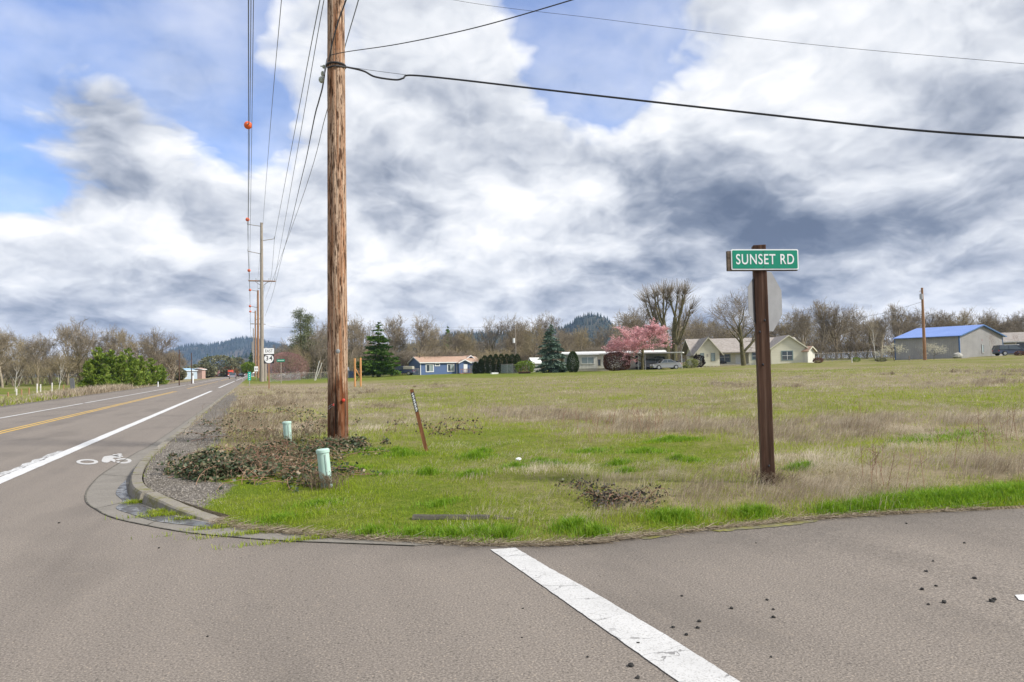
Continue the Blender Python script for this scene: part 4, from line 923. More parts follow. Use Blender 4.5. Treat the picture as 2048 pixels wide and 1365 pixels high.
# green cedars across the highway
cs = [(196, 697, 84, 1.5, 'leftmost and tallest green cedar of the clump across the highway'), (176, 722, 80, 1.3, 'low green cedar leaning out at the left of the clump'), (222, 702, 84, 1.5, 'second tall green cedar from the left in the clump'), (243, 712, 82, 1.5, 'green cedar in the middle front of the clump'), (258, 698, 92, 1.5, 'tall pointed green cedar in the middle of the clump'), (282, 712, 94, 1.5, 'green cedar right of the clump middle'), (270, 726, 88, 1.4, 'low green cedar in front of the clump middle'), (303, 718, 101, 1.7, 'second green cedar from the right end of the clump'), (322, 730, 108, 1.7, 'lowest green cedar at the right end of the clump'), (210, 730, 79, 1.3, 'low green cedar in front at the left of the clump')]
for k, (px, top, dep, R_, lb) in enumerate(cs):
    o = conifer('cedar', 5, R_ * 1.0, 4600, 'cedar', lb, seed=60 + k, power=.55, droop=.25, up=.7, size=.36, lump=.35, base=.0); put(o, px, top, dep, wid=1.0); o['group'] = 'green cedars across the highway'
# tall pine clump
def pine(px, top, dep, seed, label):
    rs = np.random.RandomState(seed); H = 12; r = empty('pine_tree', (0, 0, 0), 0, label, 'tree'); mb = MB(); P_ = []
    mb.tube([(0, 0, -.2), (.1, 0, H * .5), (0, 0, H * .97)], [.24, .17, .04], 7)
    for k in range(34):
        z = H * (.42 + .57 * (k / 34)); a_ = rs.rand() * 6.28; L_ = (1.05 - .7 * (k / 34)) * rs.uniform(.9, 2.2); e_ = Vector((math.cos(a_) * L_, math.sin(a_) * L_, z + rs.uniform(.0, .5)))
        mb.tube([(0, 0, z), tuple(e_)], [.05, .02], 4)
        c = rs.normal(size=(110, 3)) * [.5, .5, .22] + [e_.x * .85, e_.y * .85, e_.z + .15]; P_.append(c)
    mb.build('trunk', 'moss', r); P_ = np.concatenate(P_); V, Q, rn = leafquads(P_, rs.normal(size=P_.shape) + [0, 0, .6], .3, .3, rs); link('crown', npmesh('crown', V, Q, rnd=rn), 'pine', r); r['H'] = H; put(r, px, top, dep, wid=.9)
pine(601, 622, 140, 31, 'taller left pine standing over the bare trees left of the big pole'); pine(616, 630, 143, 32, 'shorter right pine standing beside the taller pine left of the big pole')
# far roadside vegetation
for k, (px, dep, R_, H, mt, lb) in enumerate(((355, 180, 2.0, 3.2, 'olive', 'olive roadside bush right of the pale blue warehouse'), (440, 330, 9, 10, 'olive', 'large olive tree mass beside the far highway'), (418, 300, 4, 4, 'plum', 'brownish shrub by the far white houses'), (458, 330, 4.0, 4.8, 'rust', 'rust-orange round tree beside the far highway'), (478, 340, 3.5, 9, 'olive', 'pale green tree behind the red truck'), (400, 260, 6, 5, 'olive', 'grey-brown bushes left of the far highway'), (372, 240, 3, 3.2, 'olive', 'low olive bush beside the far left verge'))):
    seat(blob('roadside_tree', egg(R_, H), 2200, mt, lb, .5 * R_ ** .4, 40 + k, 'tree', jit=.2, lumps=.2, stem=(3, .15, .4, H * .5, 'bark')), px, dep)
seat(blob('round_tree', egg(1.6, 2.6), 2400, 'cedar', 'small round green tree on a thin trunk by the far verge', .3, 50, 'tree', jit=.15, stem=(1, .10, .05, 1.0, 'bark')), 497, 165, 0, 1, 1.4)
# ------------------------------------------------------------------ grass
def blades(name, X, Y, Z, L_, Wd, bend, rnd, mat, lean=None, seed=3):
    rs = np.random.RandomState(seed); n = len(X); a_ = rs.rand(n) * 2 * PI
    if lean is not None: a_ = lean + rs.normal(size=n) * .6
    d = np.stack([np.cos(a_), np.sin(a_), a_ * 0], 1); f = rs.rand(n) * 2 * PI; s_ = np.stack([np.cos(f), np.sin(f), f * 0], 1) * (Wd / 2)[:, None]
    B = np.stack([X, Y, Z - .01], 1); up = np.array([0, 0, 1.]); bb = (bend * rs.uniform(.3, 1.3, n))
    M_ = B + d * (L_ * bb * .30)[:, None] + up * (L_ * .55 * (1 - .25 * bb))[:, None]
    E_ = B + d * (L_ * bb * .95)[:, None] + up * (L_ * np.clip(1 - .62 * bb, .12, 1))[:, None]
    V = np.stack([B - s_, B + s_, M_ + s_ * .75, M_ - s_ * .75, E_], 1).reshape(-1, 3); k = np.arange(n) * 5
    F3 = np.concatenate([np.stack([k, k + 1, k + 2], 1), np.stack([k, k + 2, k + 3], 1), np.stack([k + 3, k + 2, k + 4], 1)])
    return link(name, npmesh(name, V, F3, rnd=np.repeat(rnd, 5)), mat)
MAT['grass'] = leafmat('green_grass_blade', (.19, .275, .008), (.31, .39, .022), .45, .5, c3=(.43, .43, .09))
MAT['lush'] = leafmat('lush_grass_blade', (.10, .22, .008), (.20, .36, .018), .45, .5, c3=(.32, .43, .04))
MAT['drygrass'] = leafmat('dry_grass_blade', (.23, .175, .115), (.43, .355, .25), .35, .7, c3=(.62, .54, .41))
LA = np.array(LAND)
def scatter(n, d0, d1, th0, th1, p, seed):
    rs = np.random.RandomState(seed); u = rs.rand(n); q = 1 - p
    d = (d0 ** q + u * (d1 ** q - d0 ** q)) ** (1 / q); th = np.radians(rs.uniform(th0, th1, n)); X = d * np.sin(th); Y = d * np.cos(th)
    k = inpoly(X, Y, LAND[:len(KBk) + len(EDGE)] + [(5800, 5800), (KBk[0].x, 5800)]) if False else inpoly(X, Y, LAND)
    return X[k], Y[k], rs
gpolyx = GRAVEL
def density(X, Y):
    gi = inpoly(X, Y, gpolyx); gdd = dpoly(X, Y, gpolyx + [gpolyx[0]]); return np.clip(.5 + np.where(gi, -gdd, gdd) / .35, 0, 1)
X, Y, rs = scatter(500000, 5.6, 75, -15, 68, 1.25, 21)
dn = density(X, Y); dryv = dryness(X, Y); dist = np.hypot(X, Y)
f1 = fbm(X * 1.1, Y * 1.1, 3, 31); f2 = fbm(X * 4.5, Y * 4.5, 2, 33); f3 = fbm(X * .35, Y * .35, 2, 35)
clump = np.clip((f2 * .6 + f1 * .4 - .30) * 3.2, .12, 1)
keep = rs.rand(len(X)) < dn * clump; X, Y, dryv, dist, f1, f2, f3 = [v[keep] for v in (X, Y, dryv, dist, f1, f2, f3)]
isdry = rs.rand(len(X)) < np.clip((dryv + ((f1 - .5) * 1.7 + (f3 - .5) * 1.4) * np.clip(dryv * 1.6 + .15, 0, 1) - .08) * 1.1, .02, .98)
Z = landz(X, Y); de = dpoly(X, Y, EDGE2)
g = ~isdry
Lg = (.035 + .075 * f2 * rs.rand(len(X)) + .05 * np.clip(1 - de / .8, 0, 1) * (X > 3) + .07 * (dryv > .3) * rs.rand(len(X))) * np.clip(de / .35 + .35, 0, 1)
Wg = .0038 * np.clip(dist / 8, 1, 8) ** .9
go = blades('grass', X[g], Y[g], Z[g], Lg[g] * (1 + .25 * np.clip(dist[g] / 30, 0, 1)), Wg[g], np.full(g.sum(), .6), np.clip(rs.rand(g.sum()) * .7 + .3 * f1[g] + .35 * (dryv[g] - .3), 0, 1), 'grass', seed=5)
tag(go, 'short green grass growing over the corner and field', 'grass', None, 'stuff')
d_ = isdry; Ld = .06 + .26 * rs.rand(d_.sum()) * np.clip(dryv[d_] + .2, .2, 1) * np.clip(f2[d_] * 2.2 - .4, .25, 1.3); Ld *= np.clip(de[d_] / .6 + .3, 0, 1)
do = blades('dry_grass', X[d_], Y[d_], Z[d_], Ld, Wg[d_] * .8, rs.uniform(.7, 1.6, d_.sum()), np.clip(rs.rand(d_.sum()) * .55 + (f1[d_] - .5) * 1.6 + (f2[d_] - .5) * .6 + .25, 0, 1), 'drygrass', lean=math.radians(-30) + (fbm(X[d_] * .6, Y[d_] * .6, 2, 55) - .5) * 6, seed=6)
tag(do, 'matted tan dead grass lying among the green', 'dry grass', None, 'stuff')
# taller tussocks of dead grass
Xc, Yc, _ = scatter(5200, 8, 60, -14, 66, 1.1, 77); dv = dryness(Xc, Yc); kk = (dv > .62) & (dv + (fbm(Xc * .4, Yc * .4, 2, 61) - .5) * 1.2 > .82) & (density(Xc, Yc) > .9); Xc, Yc = Xc[kk][:900], Yc[kk][:900]
m = 46; ci = np.repeat(np.arange(len(Xc)), m); sp = (.05 + .16 * rs.rand(len(Xc)))[ci]; tx = Xc[ci] + rs.normal(size=len(ci)) * sp * 1.6; ty = Yc[ci] + rs.normal(size=len(ci)) * sp; tn = np.clip(rs.rand(len(Xc))[ci] * .6 + rs.rand(len(ci)) * .4, 0, 1)
kk = inpoly(tx, ty, LAND); tx, ty, tn, ci = tx[kk], ty[kk], tn[kk], ci[kk]; hs_ = (.16 + .26 * rs.rand(len(Xc)))[ci] * rs.uniform(.6, 1.1, len(tx))
tag(blades('tussock', tx, ty, landz(tx, ty), hs_, .004 * np.clip(np.hypot(tx, ty) / 9, 1, 6), rs.uniform(.4, 1.4, len(tx)), tn, 'drygrass', lean=math.radians(-20), seed=66), 'taller tan tussocks of dead grass standing in the field', 'dry grass', None, 'stuff')
# lush tufts
tufts = [(810, 912, .30, 1), (795, 905, .22, 1), (856, 948, .22, 1), (950, 915, .3, .9), (965, 905, .2, .8), (1030, 935, .22, .8), (1078, 925, .2, .7), (940, 950, .25, .7), (1592, 940, .16, 1), (1612, 935, .12, .9), (1110, 930, .2, .8), (1235, 930, .18, .8), (1340, 880, .35, .7), (1320, 884, .3, .5), (1370, 882, .4, .4), (1355, 920, .15, .9), (1385, 925, .14, .9), (1840, 882, .9, .25), (1925, 872, .9, .25), (1880, 876, .9, .2), (1250, 945, .2, .6), (1155, 1055, .22, 1), (1190, 1070, .22, 1), (1135, 1060, .2, 1), (1010, 1072, .18, 1), (830, 1068, .25, .5), (900, 1070, .3, .6), (960, 1066, .3, .5), (740, 1066, .3, .4), (1490, 1030, .25, .8), (1360, 1038, .3, .9), (1330, 1036, .25, .8), (1520, 1028, .2, .9), (1780, 1008, .4, 1), (1850, 1000, .4, 1), (1920, 998, .4, 1), (1990, 990, .4, 1), (1710, 1018, .3, .9), (1660, 1022, .25, .8), (2040, 985, .4, 1), (700, 940, .35, .6), (730, 905, .4, .6), (770, 950, .3, .5), (1290, 905, .4, .7), (1180, 905, .4, .5), (640, 1010, .3, .4), (560, 1040, .3, .4), (880, 1010, .3, .4), (1750, 1014, .3, 1), (1815, 1008, .3, 1), (1885, 1002, .3, 1), (1955, 997, .3, 1), (2015, 992, .3, 1)]
TX = []; TY = []; TL = []
for (px, py, r_, s_) in tufts:
    c = GL(px, py); n = int(1300 * min(r_, .5) * (1 + s_)); a_ = rs.rand(n) * 2 * PI; q = np.abs(rs.normal(size=n)) * r_ * .55
    TX.append(c.x + np.cos(a_) * q * 1.5); TY.append(c.y + np.sin(a_) * q); TL.append((.08 + .13 * s_ * rs.rand(n)) * np.clip(1 - .4 * q / r_, .3, 1))
TX, TY, TL = map(np.concatenate, (TX, TY, TL)); k = inpoly(TX, TY, LAND); TX, TY, TL = TX[k], TY[k], TL[k]
lo_ = blades('lush_grass', TX, TY, landz(TX, TY), TL, .006 * np.clip(np.hypot(TX, TY) / 9, 1, 4), np.full(len(TX), .75), rs.rand(len(TX)), 'lush', seed=9)
tag(lo_, 'lush bright green grass tufts along the edge and around the stake', 'grass', None, 'stuff')
# straw litter along the asphalt edge and grass in the gutter
n = 5200; i = rs.randint(0, len(EDGE) - 10, n); t = rs.rand(n)[:, None]; E3 = np.array([(p.x, p.y) for p in EDGE]); c = E3[i] * (1 - t) + E3[i + 1] * t; sx = c[:, 0] + rs.normal(size=n) * .05; sy = c[:, 1] + np.abs(rs.normal(size=n)) * .10 - .05
kk = sx < 16; a_ = rs.normal(size=n) * .6; Ls = rs.uniform(.03, .16, n)
Vs = np.stack([sx, sy, T(sx) + .012 + .03 * rs.rand(n)], 1); D3 = np.stack([np.cos(a_), np.sin(a_), rs.normal(size=n) * .12], 1) * Ls[:, None]
V, Q = tubes(Vs[kk], (Vs + D3)[kk], np.full(kk.sum(), .0022), np.full(kk.sum(), .0012), 3)
tag(link('straw', npmesh('straw', V, Q, rnd=np.repeat(rs.rand(kk.sum()), 6)), 'drygrass'), 'pale dead straw scattered along the asphalt edge', 'straw', None, 'stuff')
GX = []; GY = []
for (px, py, rx, ry, m) in ((277, 1006, .14, .07, 420), (340, 1031, .3, .07, 700), (318, 1026, .12, .05, 250), (372, 1040, .12, .04, 200), (450, 1056, .3, .05, 400), (395, 1068, .5, .01, 40), (530, 1066, .5, .06, 600), (640, 1078, .6, .05, 600)):
    c = G(px, py); GX.append(c.x + rs.normal(size=m) * rx * .6); GY.append(c.y + rs.normal(size=m) * ry * .6)
GX, GY = np.concatenate(GX), np.concatenate(GY)
tag(blades('gutter_grass', GX, GY, T(GX) + .01, rs.uniform(.03, .09, len(GX)), np.full(len(GX), .006), np.full(len(GX), .9), rs.rand(len(GX)), 'grass', seed=12), 'grass tufts growing in the gutter against the kerb', 'grass', None, 'stuff')
# moss on asphalt edge
MAT['mossmat'] = two('yellow_moss', (.16, .15, .10), (.21, .20, .06), 9, bump=.6, bd=.01, lo=.4, hi=.6)
for px in ([(1410, 1062), (1500, 1052), (1600, 1042), (1640, 1041), (1600, 1050), (1540, 1056), (1480, 1061), (1440, 1065)], [(1270, 1076), (1330, 1068), (1352, 1068), (1340, 1074), (1290, 1080)]):
    o = polysheet('moss', [tuple(G(*p))[:2] for p in crom_px(px)] if False else [tuple(G(*p))[:2] for p in rough(px, 3, 5)], .006, 'mossmat'); tag(o, 'yellow-green moss film on the asphalt edge', 'moss', None, 'stuff')
# left verge weeds
def leftblades(pts, n, L_, name, mat, label, rx, ry, seed):
    rs_ = np.random.RandomState(seed); A = []; 
    for (px, py) in pts:
        c = G(px, py); A.append(np.stack([c.x + rs_.normal(size=n) * rx, c.y + rs_.normal(size=n) * ry], 1))
    A = np.concatenate(A); A = A[A[:, 0] < -12.6]; Z_ = leftz(A[:, 0], A[:, 1])
    tag(blades(name, A[:, 0], A[:, 1], Z_, rs_.uniform(.3, 1, len(A)) * L_, np.full(len(A), .035), np.full(len(A), .7), rs_.rand(len(A)), mat, seed=seed), label, 'grass', None, 'stuff')
leftblades([(160, 795), (180, 790), (200, 787), (220, 784), (240, 781)], 2200, 1.0, 'tall_weeds', 'drygrass', 'tall pinkish dry weeds on the verge before the cedars', .9, 3.0, 41)
leftblades([(-60, 815), (-10, 810), (30, 806), (60, 802), (100, 799), (130, 797)], 1800, .45, 'verge_grass', 'grass', 'green verge grass across the highway', 3.0, 4.0, 42)
leftblades([(-60, 815), (-10, 810), (30, 806), (70, 803), (110, 799), (280, 778), (310, 776), (340, 773)], 1200, .5, 'verge_dry_grass', 'drygrass', 'brown verge grass across the highway', 2.0, 4.0, 43)
# ------------------------------------------------------------------ brambles
KBN = [(p.x, p.y) for p in KBk if p.y < 40]
MAT['brleaf'] = leafmat('bramble_leaf', (.03, .052, .022), (.075, .10, .045), .15, .45, c3=(.30, .22, .15))
MAT['brleafd'] = leafmat('bramble_leaf_dark', (.035, .028, .022), (.07, .055, .045), .1, .5, c3=(.10, .12, .05))
def bramble(pts, n, label, canes=16, rx=.5, ry=.5, h=.28, leaf='brleaf', seed=1, size=.055, ln=1.0):
    canes = int(canes * .5)
    rs_ = np.random.RandomState(seed); rr_ = random.Random(seed); r = None; SA = []; SB = []; LP = []
    c0 = GL(*pts[0]); r = empty('bramble', c0, 0, label, 'bramble')
    for (px, py) in pts:
        c = GL(px, py)
        for k in range(canes):
            a_ = rr_.random() * 6.28; L_ = rr_.uniform(.3, 1.0) * ln; p = Vector((c.x + rr_.gauss(0, rx * .5), c.y + rr_.gauss(0, ry * .5), 0)); prev = None; hh = h * .62 * rr_.uniform(.2, 1.3) * (.5 + vnoise(np.array([c.x * 1.7]), np.array([c.y * 1.7]), 3)[0])
            for i in range(9):
                t = i / 8; q = Vector((p.x + math.cos(a_ + t * .8) * L_ * t, p.y + math.sin(a_ + t * .8) * L_ * t * .8, 0)); q.z = LZ(q.x, q.y) + .015 + hh * math.sin(min(t * 1.1, 1) * PI) * 1.0 + rr_.uniform(-.012, .012); q -= c0
                if not inpoly(np.array([q.x + c0.x]), np.array([q.y + c0.y]), LAND)[0] or dpoly(np.array([q.x + c0.x]), np.array([q.y + c0.y]), KBN)[0] < .05: break
                if prev is not None:
                    SA.append(prev); SB.append(q)
                    if rr_.random() < .95:
                        for _ in range(n): LP.append(tuple(q + Vector((rr_.gauss(0, .045), rr_.gauss(0, .045), rr_.gauss(0, .03)))))
                prev = q
    V, Q = tubes(SA, SB, np.full(len(SA), .0045), np.full(len(SA), .004), 4); link('canes', npmesh('canes', V, Q), 'cane', r)['kind'] = 'stuff'
    P_ = np.array(LP); V, Q, rn = leafquads(P_, rs_.normal(size=P_.shape) * [1, 1, .35], size, .7, rs_); link('leaves', npmesh('leaves', V, Q, rnd=rn), leaf, r)['kind'] = 'stuff'
bramble([(400, 945), (425, 948), (445, 953), (412, 935), (435, 935), (465, 945), (475, 930)], 12, 'dark green leafy bramble spilling over the gravel edge', 24, .3, .25, .24, seed=1, ln=.6)
bramble([(500, 945), (530, 935), (560, 940), (520, 920), (560, 915), (490, 925), (545, 955)], 1, 'reddish tangle of bare bramble canes in the middle of the thicket', 44, .5, .5, .26, seed=2)
bramble([(590, 945), (610, 930), (600, 960), (630, 915), (560, 900), (590, 905), (620, 950)], 5, 'green and brown bramble beside the nearer pale green pedestal', 22, .5, .5, .25, seed=3)
bramble([(660, 905), (685, 900), (710, 900), (730, 895), (650, 910)], 7, 'dark bramble around the foot of the big wooden pole', 14, .4, .3, .2, seed=4, ln=.6)
bramble([(455, 865), (440, 850), (470, 850), (500, 835), (480, 880), (520, 850)], 3, 'small bramble straggling on the gravel farther along the kerb', 14, .7, .8, .25, seed=5)
bramble([(530, 830), (560, 825), (590, 830), (610, 850), (580, 870)], 3, 'bramble behind the farther pale green pedestal', 14, 1.0, 1.2, .35, seed=6, size=.06)
bramble([(820, 860), (860, 865), (900, 870), (930, 868)], 2, 'thin dark bramble canes behind the leaning stake', 9, .8, .7, .4, 'brleafd', seed=7)
bramble([(1170, 990), (1195, 995), (1215, 1000), (1150, 980), (1240, 1005), (1265, 1000)], 6, 'dark-leaved bramble near the side road edge', 7, .22, .2, .16, 'brleafd', seed=8, ln=.45, size=.035)
bramble([(1290, 1010), (1300, 1000), (1275, 1015)], 3, 'small dark bramble just right of the dark-leaved one', 7, .2, .15, .16, 'brleafd', seed=9, ln=.45, size=.035)
# dead stalks
def stalks(name, pts, n, h, label, rx=.4, seed=2, mat='cane'):
    rr_ = random.Random(seed); SA = []; SB = []; SR = []; c0 = GL(*pts[0]); r = empty(name, c0, 0, label, 'weeds')
    for p in pts:
        c = GL(*p)
        for k in range(n):
            x, y = c.x + rr_.gauss(0, rx), c.y + rr_.gauss(0, rx); b = Vector((x, y, LZ(x, y))) - c0; ht = h * rr_.uniform(.5, 1.1); t_ = b + Vector((rr_.gauss(0, .18) * ht, rr_.gauss(0, .18) * ht, ht)); m = b.lerp(t_, .6)
            SA += [b, m]; SB += [m, t_]; SR += [.004, .003]
            for j in range(3): e_ = m.lerp(t_, rr_.random()) ; SA.append(e_); SB.append(e_ + Vector((rr_.gauss(0, .06), rr_.gauss(0, .06), .07))); SR.append(.0025)
    V, Q = tubes(SA, SB, SR, [q * .7 for q in SR], 3); link('stalks', npmesh('stalks', V, Q), mat, r)['kind'] = 'stuff'
stalks('dead_weeds', [(1120, 858), (1180, 862), (1260, 860), (1300, 850), (1290, 870), (1330, 862)], 9, .55, 'dark dead weed stalks in the middle of the field', .5)
stalks('dead_weeds', [(1770, 985), (1755, 960)], 5, .5, 'thin dead stalks in the dry grass right of the sign post', .15, 3)
stalks('dead_weeds', [(1990, 920), (2030, 930), (1960, 880)], 5, .55, 'dead stalks near the right edge of the field', .3, 4)
stalks('dead_weeds', [(1510, 950), (1180, 885), (1700, 850)], 4, .5, 'scattered thin dead stalks left of the sign post', .2, 5)
stalks('dead_weeds', [(470, 830), (480, 850), (510, 815), (540, 810), (500, 870), (530, 890)], 26, .4, 'tan dry weeds behind the gravel along the kerb', .5, 6, 'drygrass')
stalks('dead_weeds', [(500, 940), (540, 945), (560, 920), (580, 890), (540, 885), (500, 895), (610, 880), (640, 870)], 40, .26, 'tan dead grass stems mixed into the bramble thicket', .35, 16, 'drygrass')
stalks('dead_weeds', [(653, 978), (660, 976), (645, 974), (577, 889), (1530, 972), (1545, 970), (670, 890), (690, 892)], 26, .14, 'dead grass stems around the pedestals and posts', .10, 17, 'drygrass')
# loose gravel and stones
n = 9000; A = np.array(GRAVEL); gx = rs.uniform(A[:, 0].min() - .2, A[:, 0].max() + .2, n * 3); gy = rs.uniform(A[:, 1].min(), min(A[:, 1].max(), 22), n * 3)
k = inpoly(gx, gy, GRAVEL) & inpoly(gx, gy, LAND); gx, gy = gx[k][:n], gy[k][:n]; gz = landz(gx, gy); m = len(gx); s_ = rs.uniform(.005, .014, m)[:, None]
O = np.array([(1, 0, 0), (0, 1, 0), (-1, 0, 0), (0, -1, 0), (0, 0, .7), (0, 0, -.7)]); V = (np.stack([gx, gy, gz], 1)[:, None] + O[None] * s_[:, None] * rs.uniform(.6, 1.3, (m, 6, 1))).reshape(-1, 3)
Fq = np.array([(0, 1, 4), (1, 2, 4), (2, 3, 4), (3, 0, 4), (1, 0, 5), (2, 1, 5), (3, 2, 5), (0, 3, 5)]); Q = (Fq[None] + (np.arange(m) * 6)[:, None, None]).reshape(-1, 3)
MAT['stone'] = leafmat('gravel_stone', (.075, .068, .060), (.19, .172, .150), 0, .9, c3=(.36, .33, .29))
tag(link('gravel', npmesh('gravel', V, Q, rnd=np.repeat(rs.rand(m), 6)), 'stone'), 'loose grey gravel behind the kerb', 'gravel', None, 'stuff')
MAT['crumb'] = two('tar_crumb', (.018, .017, .016), (.05, .048, .045), 30)
def lumpmesh(seed, r):
    rr_ = random.Random(seed); mb = MB(); mb.ball((0, 0, 0), r, 7, 5); mb.v = [tuple(Vector(v) * rr_.uniform(.7, 1.25)) for v in mb.v]; mb.v = [(v[0], v[1], v[2] * .7) for v in mb.v]; return mb.mesh('stone')
lms = [lumpmesh(i, 1.0) for i in range(4)]
for q in lms: q.materials.append(MAT['crumb'])
CR = [(1262, 1333, 11), (1276, 1357, 9), (1277, 1288, 7), (1463, 1218, 7), (1395, 1257, 7), (1373, 1271, 8), (1346, 1256, 7), (1364, 1193, 5), (1399, 1244, 7), (1534, 1201, 6), (1542, 1315, 5), (1547, 1220, 5), (1857, 1210, 5), (1853, 1144, 6), (1950, 1158, 7), (1888, 1206, 8), (1872, 1173, 5), (1844, 1180, 8), (1983, 1204, 9), (1989, 1200, 7), (1929, 1087, 4), (1813, 1048, 4), (1866, 1123, 4), (1547, 1236, 7), (1512, 1087, 3), (1046, 1218, 4), (1044, 1276, 4), (415, 1274, 4), (318, 1097, 4), (118, 1047, 4), (1175, 1315, 5)]
for i, (px, py, s_) in enumerate(CR):
    c = G(px, py); d = (c - EYE).length; r_ = s_ * .5 / FPX * d; o = bpy.data.objects.new('stone', lms[i % 4]); C.objects.link(o); o.location = (c.x, c.y, c.z + r_ * .35); o.scale = (r_,) * 3; o.rotation_euler = (0, 0, i)
    tag(o, 'small black crumb of tar lying on the side road asphalt' if px > 1000 else 'tiny black crumb on the asphalt near the bicycle symbol side', 'stone', 'black crumbs on the asphalt')
o = MB().ball((0, 0, 0), (.05, .03, .025), 8, 5).build('litter', 'signwhite'); o.location = GL(1037, 928) + Vector((0, 0, .07)); tag(o, 'crumpled white scrap lying in the green grass', 'litter')
# ------------------------------------------------------------------ near things
def textmesh(s_, size, name='lettering', ext=.002, sx=1.0, align='CENTER'):
    cu = bpy.data.curves.new(name, 'FONT'); cu.body = s_; cu.size = size; cu.extrude = ext; cu.align_x = align; cu.align_y = 'CENTER'; cu.offset = size * .008; cu.space_character = 1.12
    ob = bpy.data.objects.new('tmp', cu); C.objects.link(ob); dg = bpy.context.evaluated_depsgraph_get(); me = bpy.data.meshes.new_from_object(ob.evaluated_get(dg)); bpy.data.objects.remove(ob); bpy.data.curves.remove(cu)
    me.name = name; me.transform(Matrix.Diagonal((sx, 1, 1, 1)) ); me.transform(Matrix.Rotation(PI / 2, 4, 'X')); me.materials.clear(); return me   # stands upright in XZ, faces -Y
def rrect(w_, h_, r_, y0, y1, n=5):
    """rounded plate in XZ, thickness y0..y1"""
    o_ = []
    for cx, cz, a0 in ((w_ / 2 - r_, h_ / 2 - r_, 0), (-w_ / 2 + r_, h_ / 2 - r_, 90), (-w_ / 2 + r_, -h_ / 2 + r_, 180), (w_ / 2 - r_, -h_ / 2 + r_, 270)):
        for k in range(n + 1): t = math.radians(a0 + 90 * k / n); o_.append((cx + r_ * math.cos(t), y0, cz + r_ * math.sin(t)))
    return MB().prism(o_, (0, y1 - y0, 0))
# main pole
pb = GL(676, 884); pb.z -= .05; dm = (pb.x * FW.x + pb.y * FW.y)
ptop = D(671, -170, dm); H = ptop.z - pb.z
big = empty('utility_pole', pb, 0, 'big near weathered wooden utility pole with dark stains, rising out of the frame', 'utility pole')
nu, nv = 96, 260; th = np.linspace(0, 2 * PI, nu, endpoint=False); zz = np.linspace(-.2, H, nv); TH, ZZ = np.meshgrid(th, zz)
Rb = 20.0 / FPX * dm; Rr = Rb * (1 - .13 * np.clip(ZZ / 8.3, 0, 1.2))
gr = np.zeros_like(TH); rsp = np.random.RandomState(4)
for k in range(26):
    a0 = rsp.rand() * 2 * PI; wd = rsp.uniform(.015, .045); z0 = rsp.uniform(-1, H); zl = rsp.uniform(1.0, 5); dd = (TH - a0 - .03 * np.sin(ZZ * 1.3 + k) + PI) % (2 * PI) - PI
    gr += np.exp(-(dd / wd) ** 2) * np.clip(1 - (np.abs(ZZ - z0) / zl) ** 4, 0, 1) * rsp.uniform(.004, .014)
for a0, z0, zl, dp in ((4.35, .6, 3.2, .022), (4.55, 6.8, 2.5, .016), (3.9, 4.2, 2.5, .012)):
    dd = (TH - a0 - .02 * np.sin(ZZ * 2.1) + PI) % (2 * PI) - PI; gr += np.exp(-(dd / .035) ** 2) * np.clip(1 - (np.abs(ZZ - z0) / zl) ** 4, 0, 1) * dp
rad = Rr - gr + (fbm(TH * 6, ZZ * .8, 3, 2) - .5) * .012
lx = (ptop.x - pb.x) / H; ly = (ptop.y - pb.y) / H
V = np.stack([np.cos(TH) * rad + ZZ * lx, np.sin(TH) * rad + ZZ * ly, ZZ], -1).reshape(-1, 3)
i = np.arange(nu); j = (i + 1) % nu; Q = (np.stack([i, j, j + nu, i + nu], 1)[None] + (np.arange(nv - 1) * nu)[:, None, None]).reshape(-1, 4)
link('shaft', npmesh('shaft', V, Q, smooth=True), 'pole', big)
def onpole(px, py, out=0.0):
    p = D(px, py, dm - Rb * .9 - out); return p
MAT['redtag'] = flat('red_tag', (.55, .04, .02), .5)
for (px, py) in ((687, 801), (668, 810)):
    o = MB().ball((0, 0, 0), (.035, .018, .035), 10, 6).build('red_tag', 'redtag', big); o.location = onpole(px, py) - pb
o = MB().tube([onpole(657, 819) - pb, onpole(661, 815) - pb, onpole(667, 812, .02) - pb], .006, 5).build('wire_clip', 'alu', big)
o = MB().tube([onpole(657, 814) - pb, onpole(661, 811) - pb, onpole(667, 808, .02) - pb], .006, 5).build('wire_clip', 'alu', big)
o = MB().ball((0, 0, 0), (.045, .02, .05), 10, 6).build('reflector', 'alu', big); o.location = onpole(676, 703) - pb
# dark band and bracket where the cables meet
bd = MB(); zb = topz(674, 133, dm) - pb.z; cxp = Vector((zb * lx, zb * ly, zb)); rt_ = Rb * .89
bd.tube([cxp + Vector((math.cos(t) * (rt_ + .008), math.sin(t) * (rt_ + .008), 0)) for t in np.linspace(0, 2 * PI, 25)], .022, 6, False); bd.build('cable_band', 'wire', big)
HK = D(648, 150, dm)
mb = MB(); mb.tube([cxp + pb + Vector((-.05, 0, .01)) - pb, D(641, 133, dm) - pb], .012, 6); mb.tube([D(655, 118, dm) - pb, HK - pb], .02, 6); mb.build('bracket', 'steel', big)
MAT['lichen'] = two('pale_fitting', (.28, .32, .26), (.48, .50, .44), 30)
mb = MB(); mb.ball(D(643, 160, dm) - pb, (.06, .06, .07), 8, 6); mb.ball(D(645, 148, dm) - pb, (.035, .035, .06), 8, 6); mb.ball(D(648, 134, dm) - pb, (.04, .04, .04), 8, 6); mb.build('insulator', 'lichen', big)
def wirepx(name, pts, r_, label, mat='wire', per=8, n=6):
    P_ = [D(*p) for p in pts]; P_ = crom(P_, per); o = MB().tube(P_, r_, n).build(name, mat); return tag(o, label, 'cable' if r_ > .012 else 'wire')
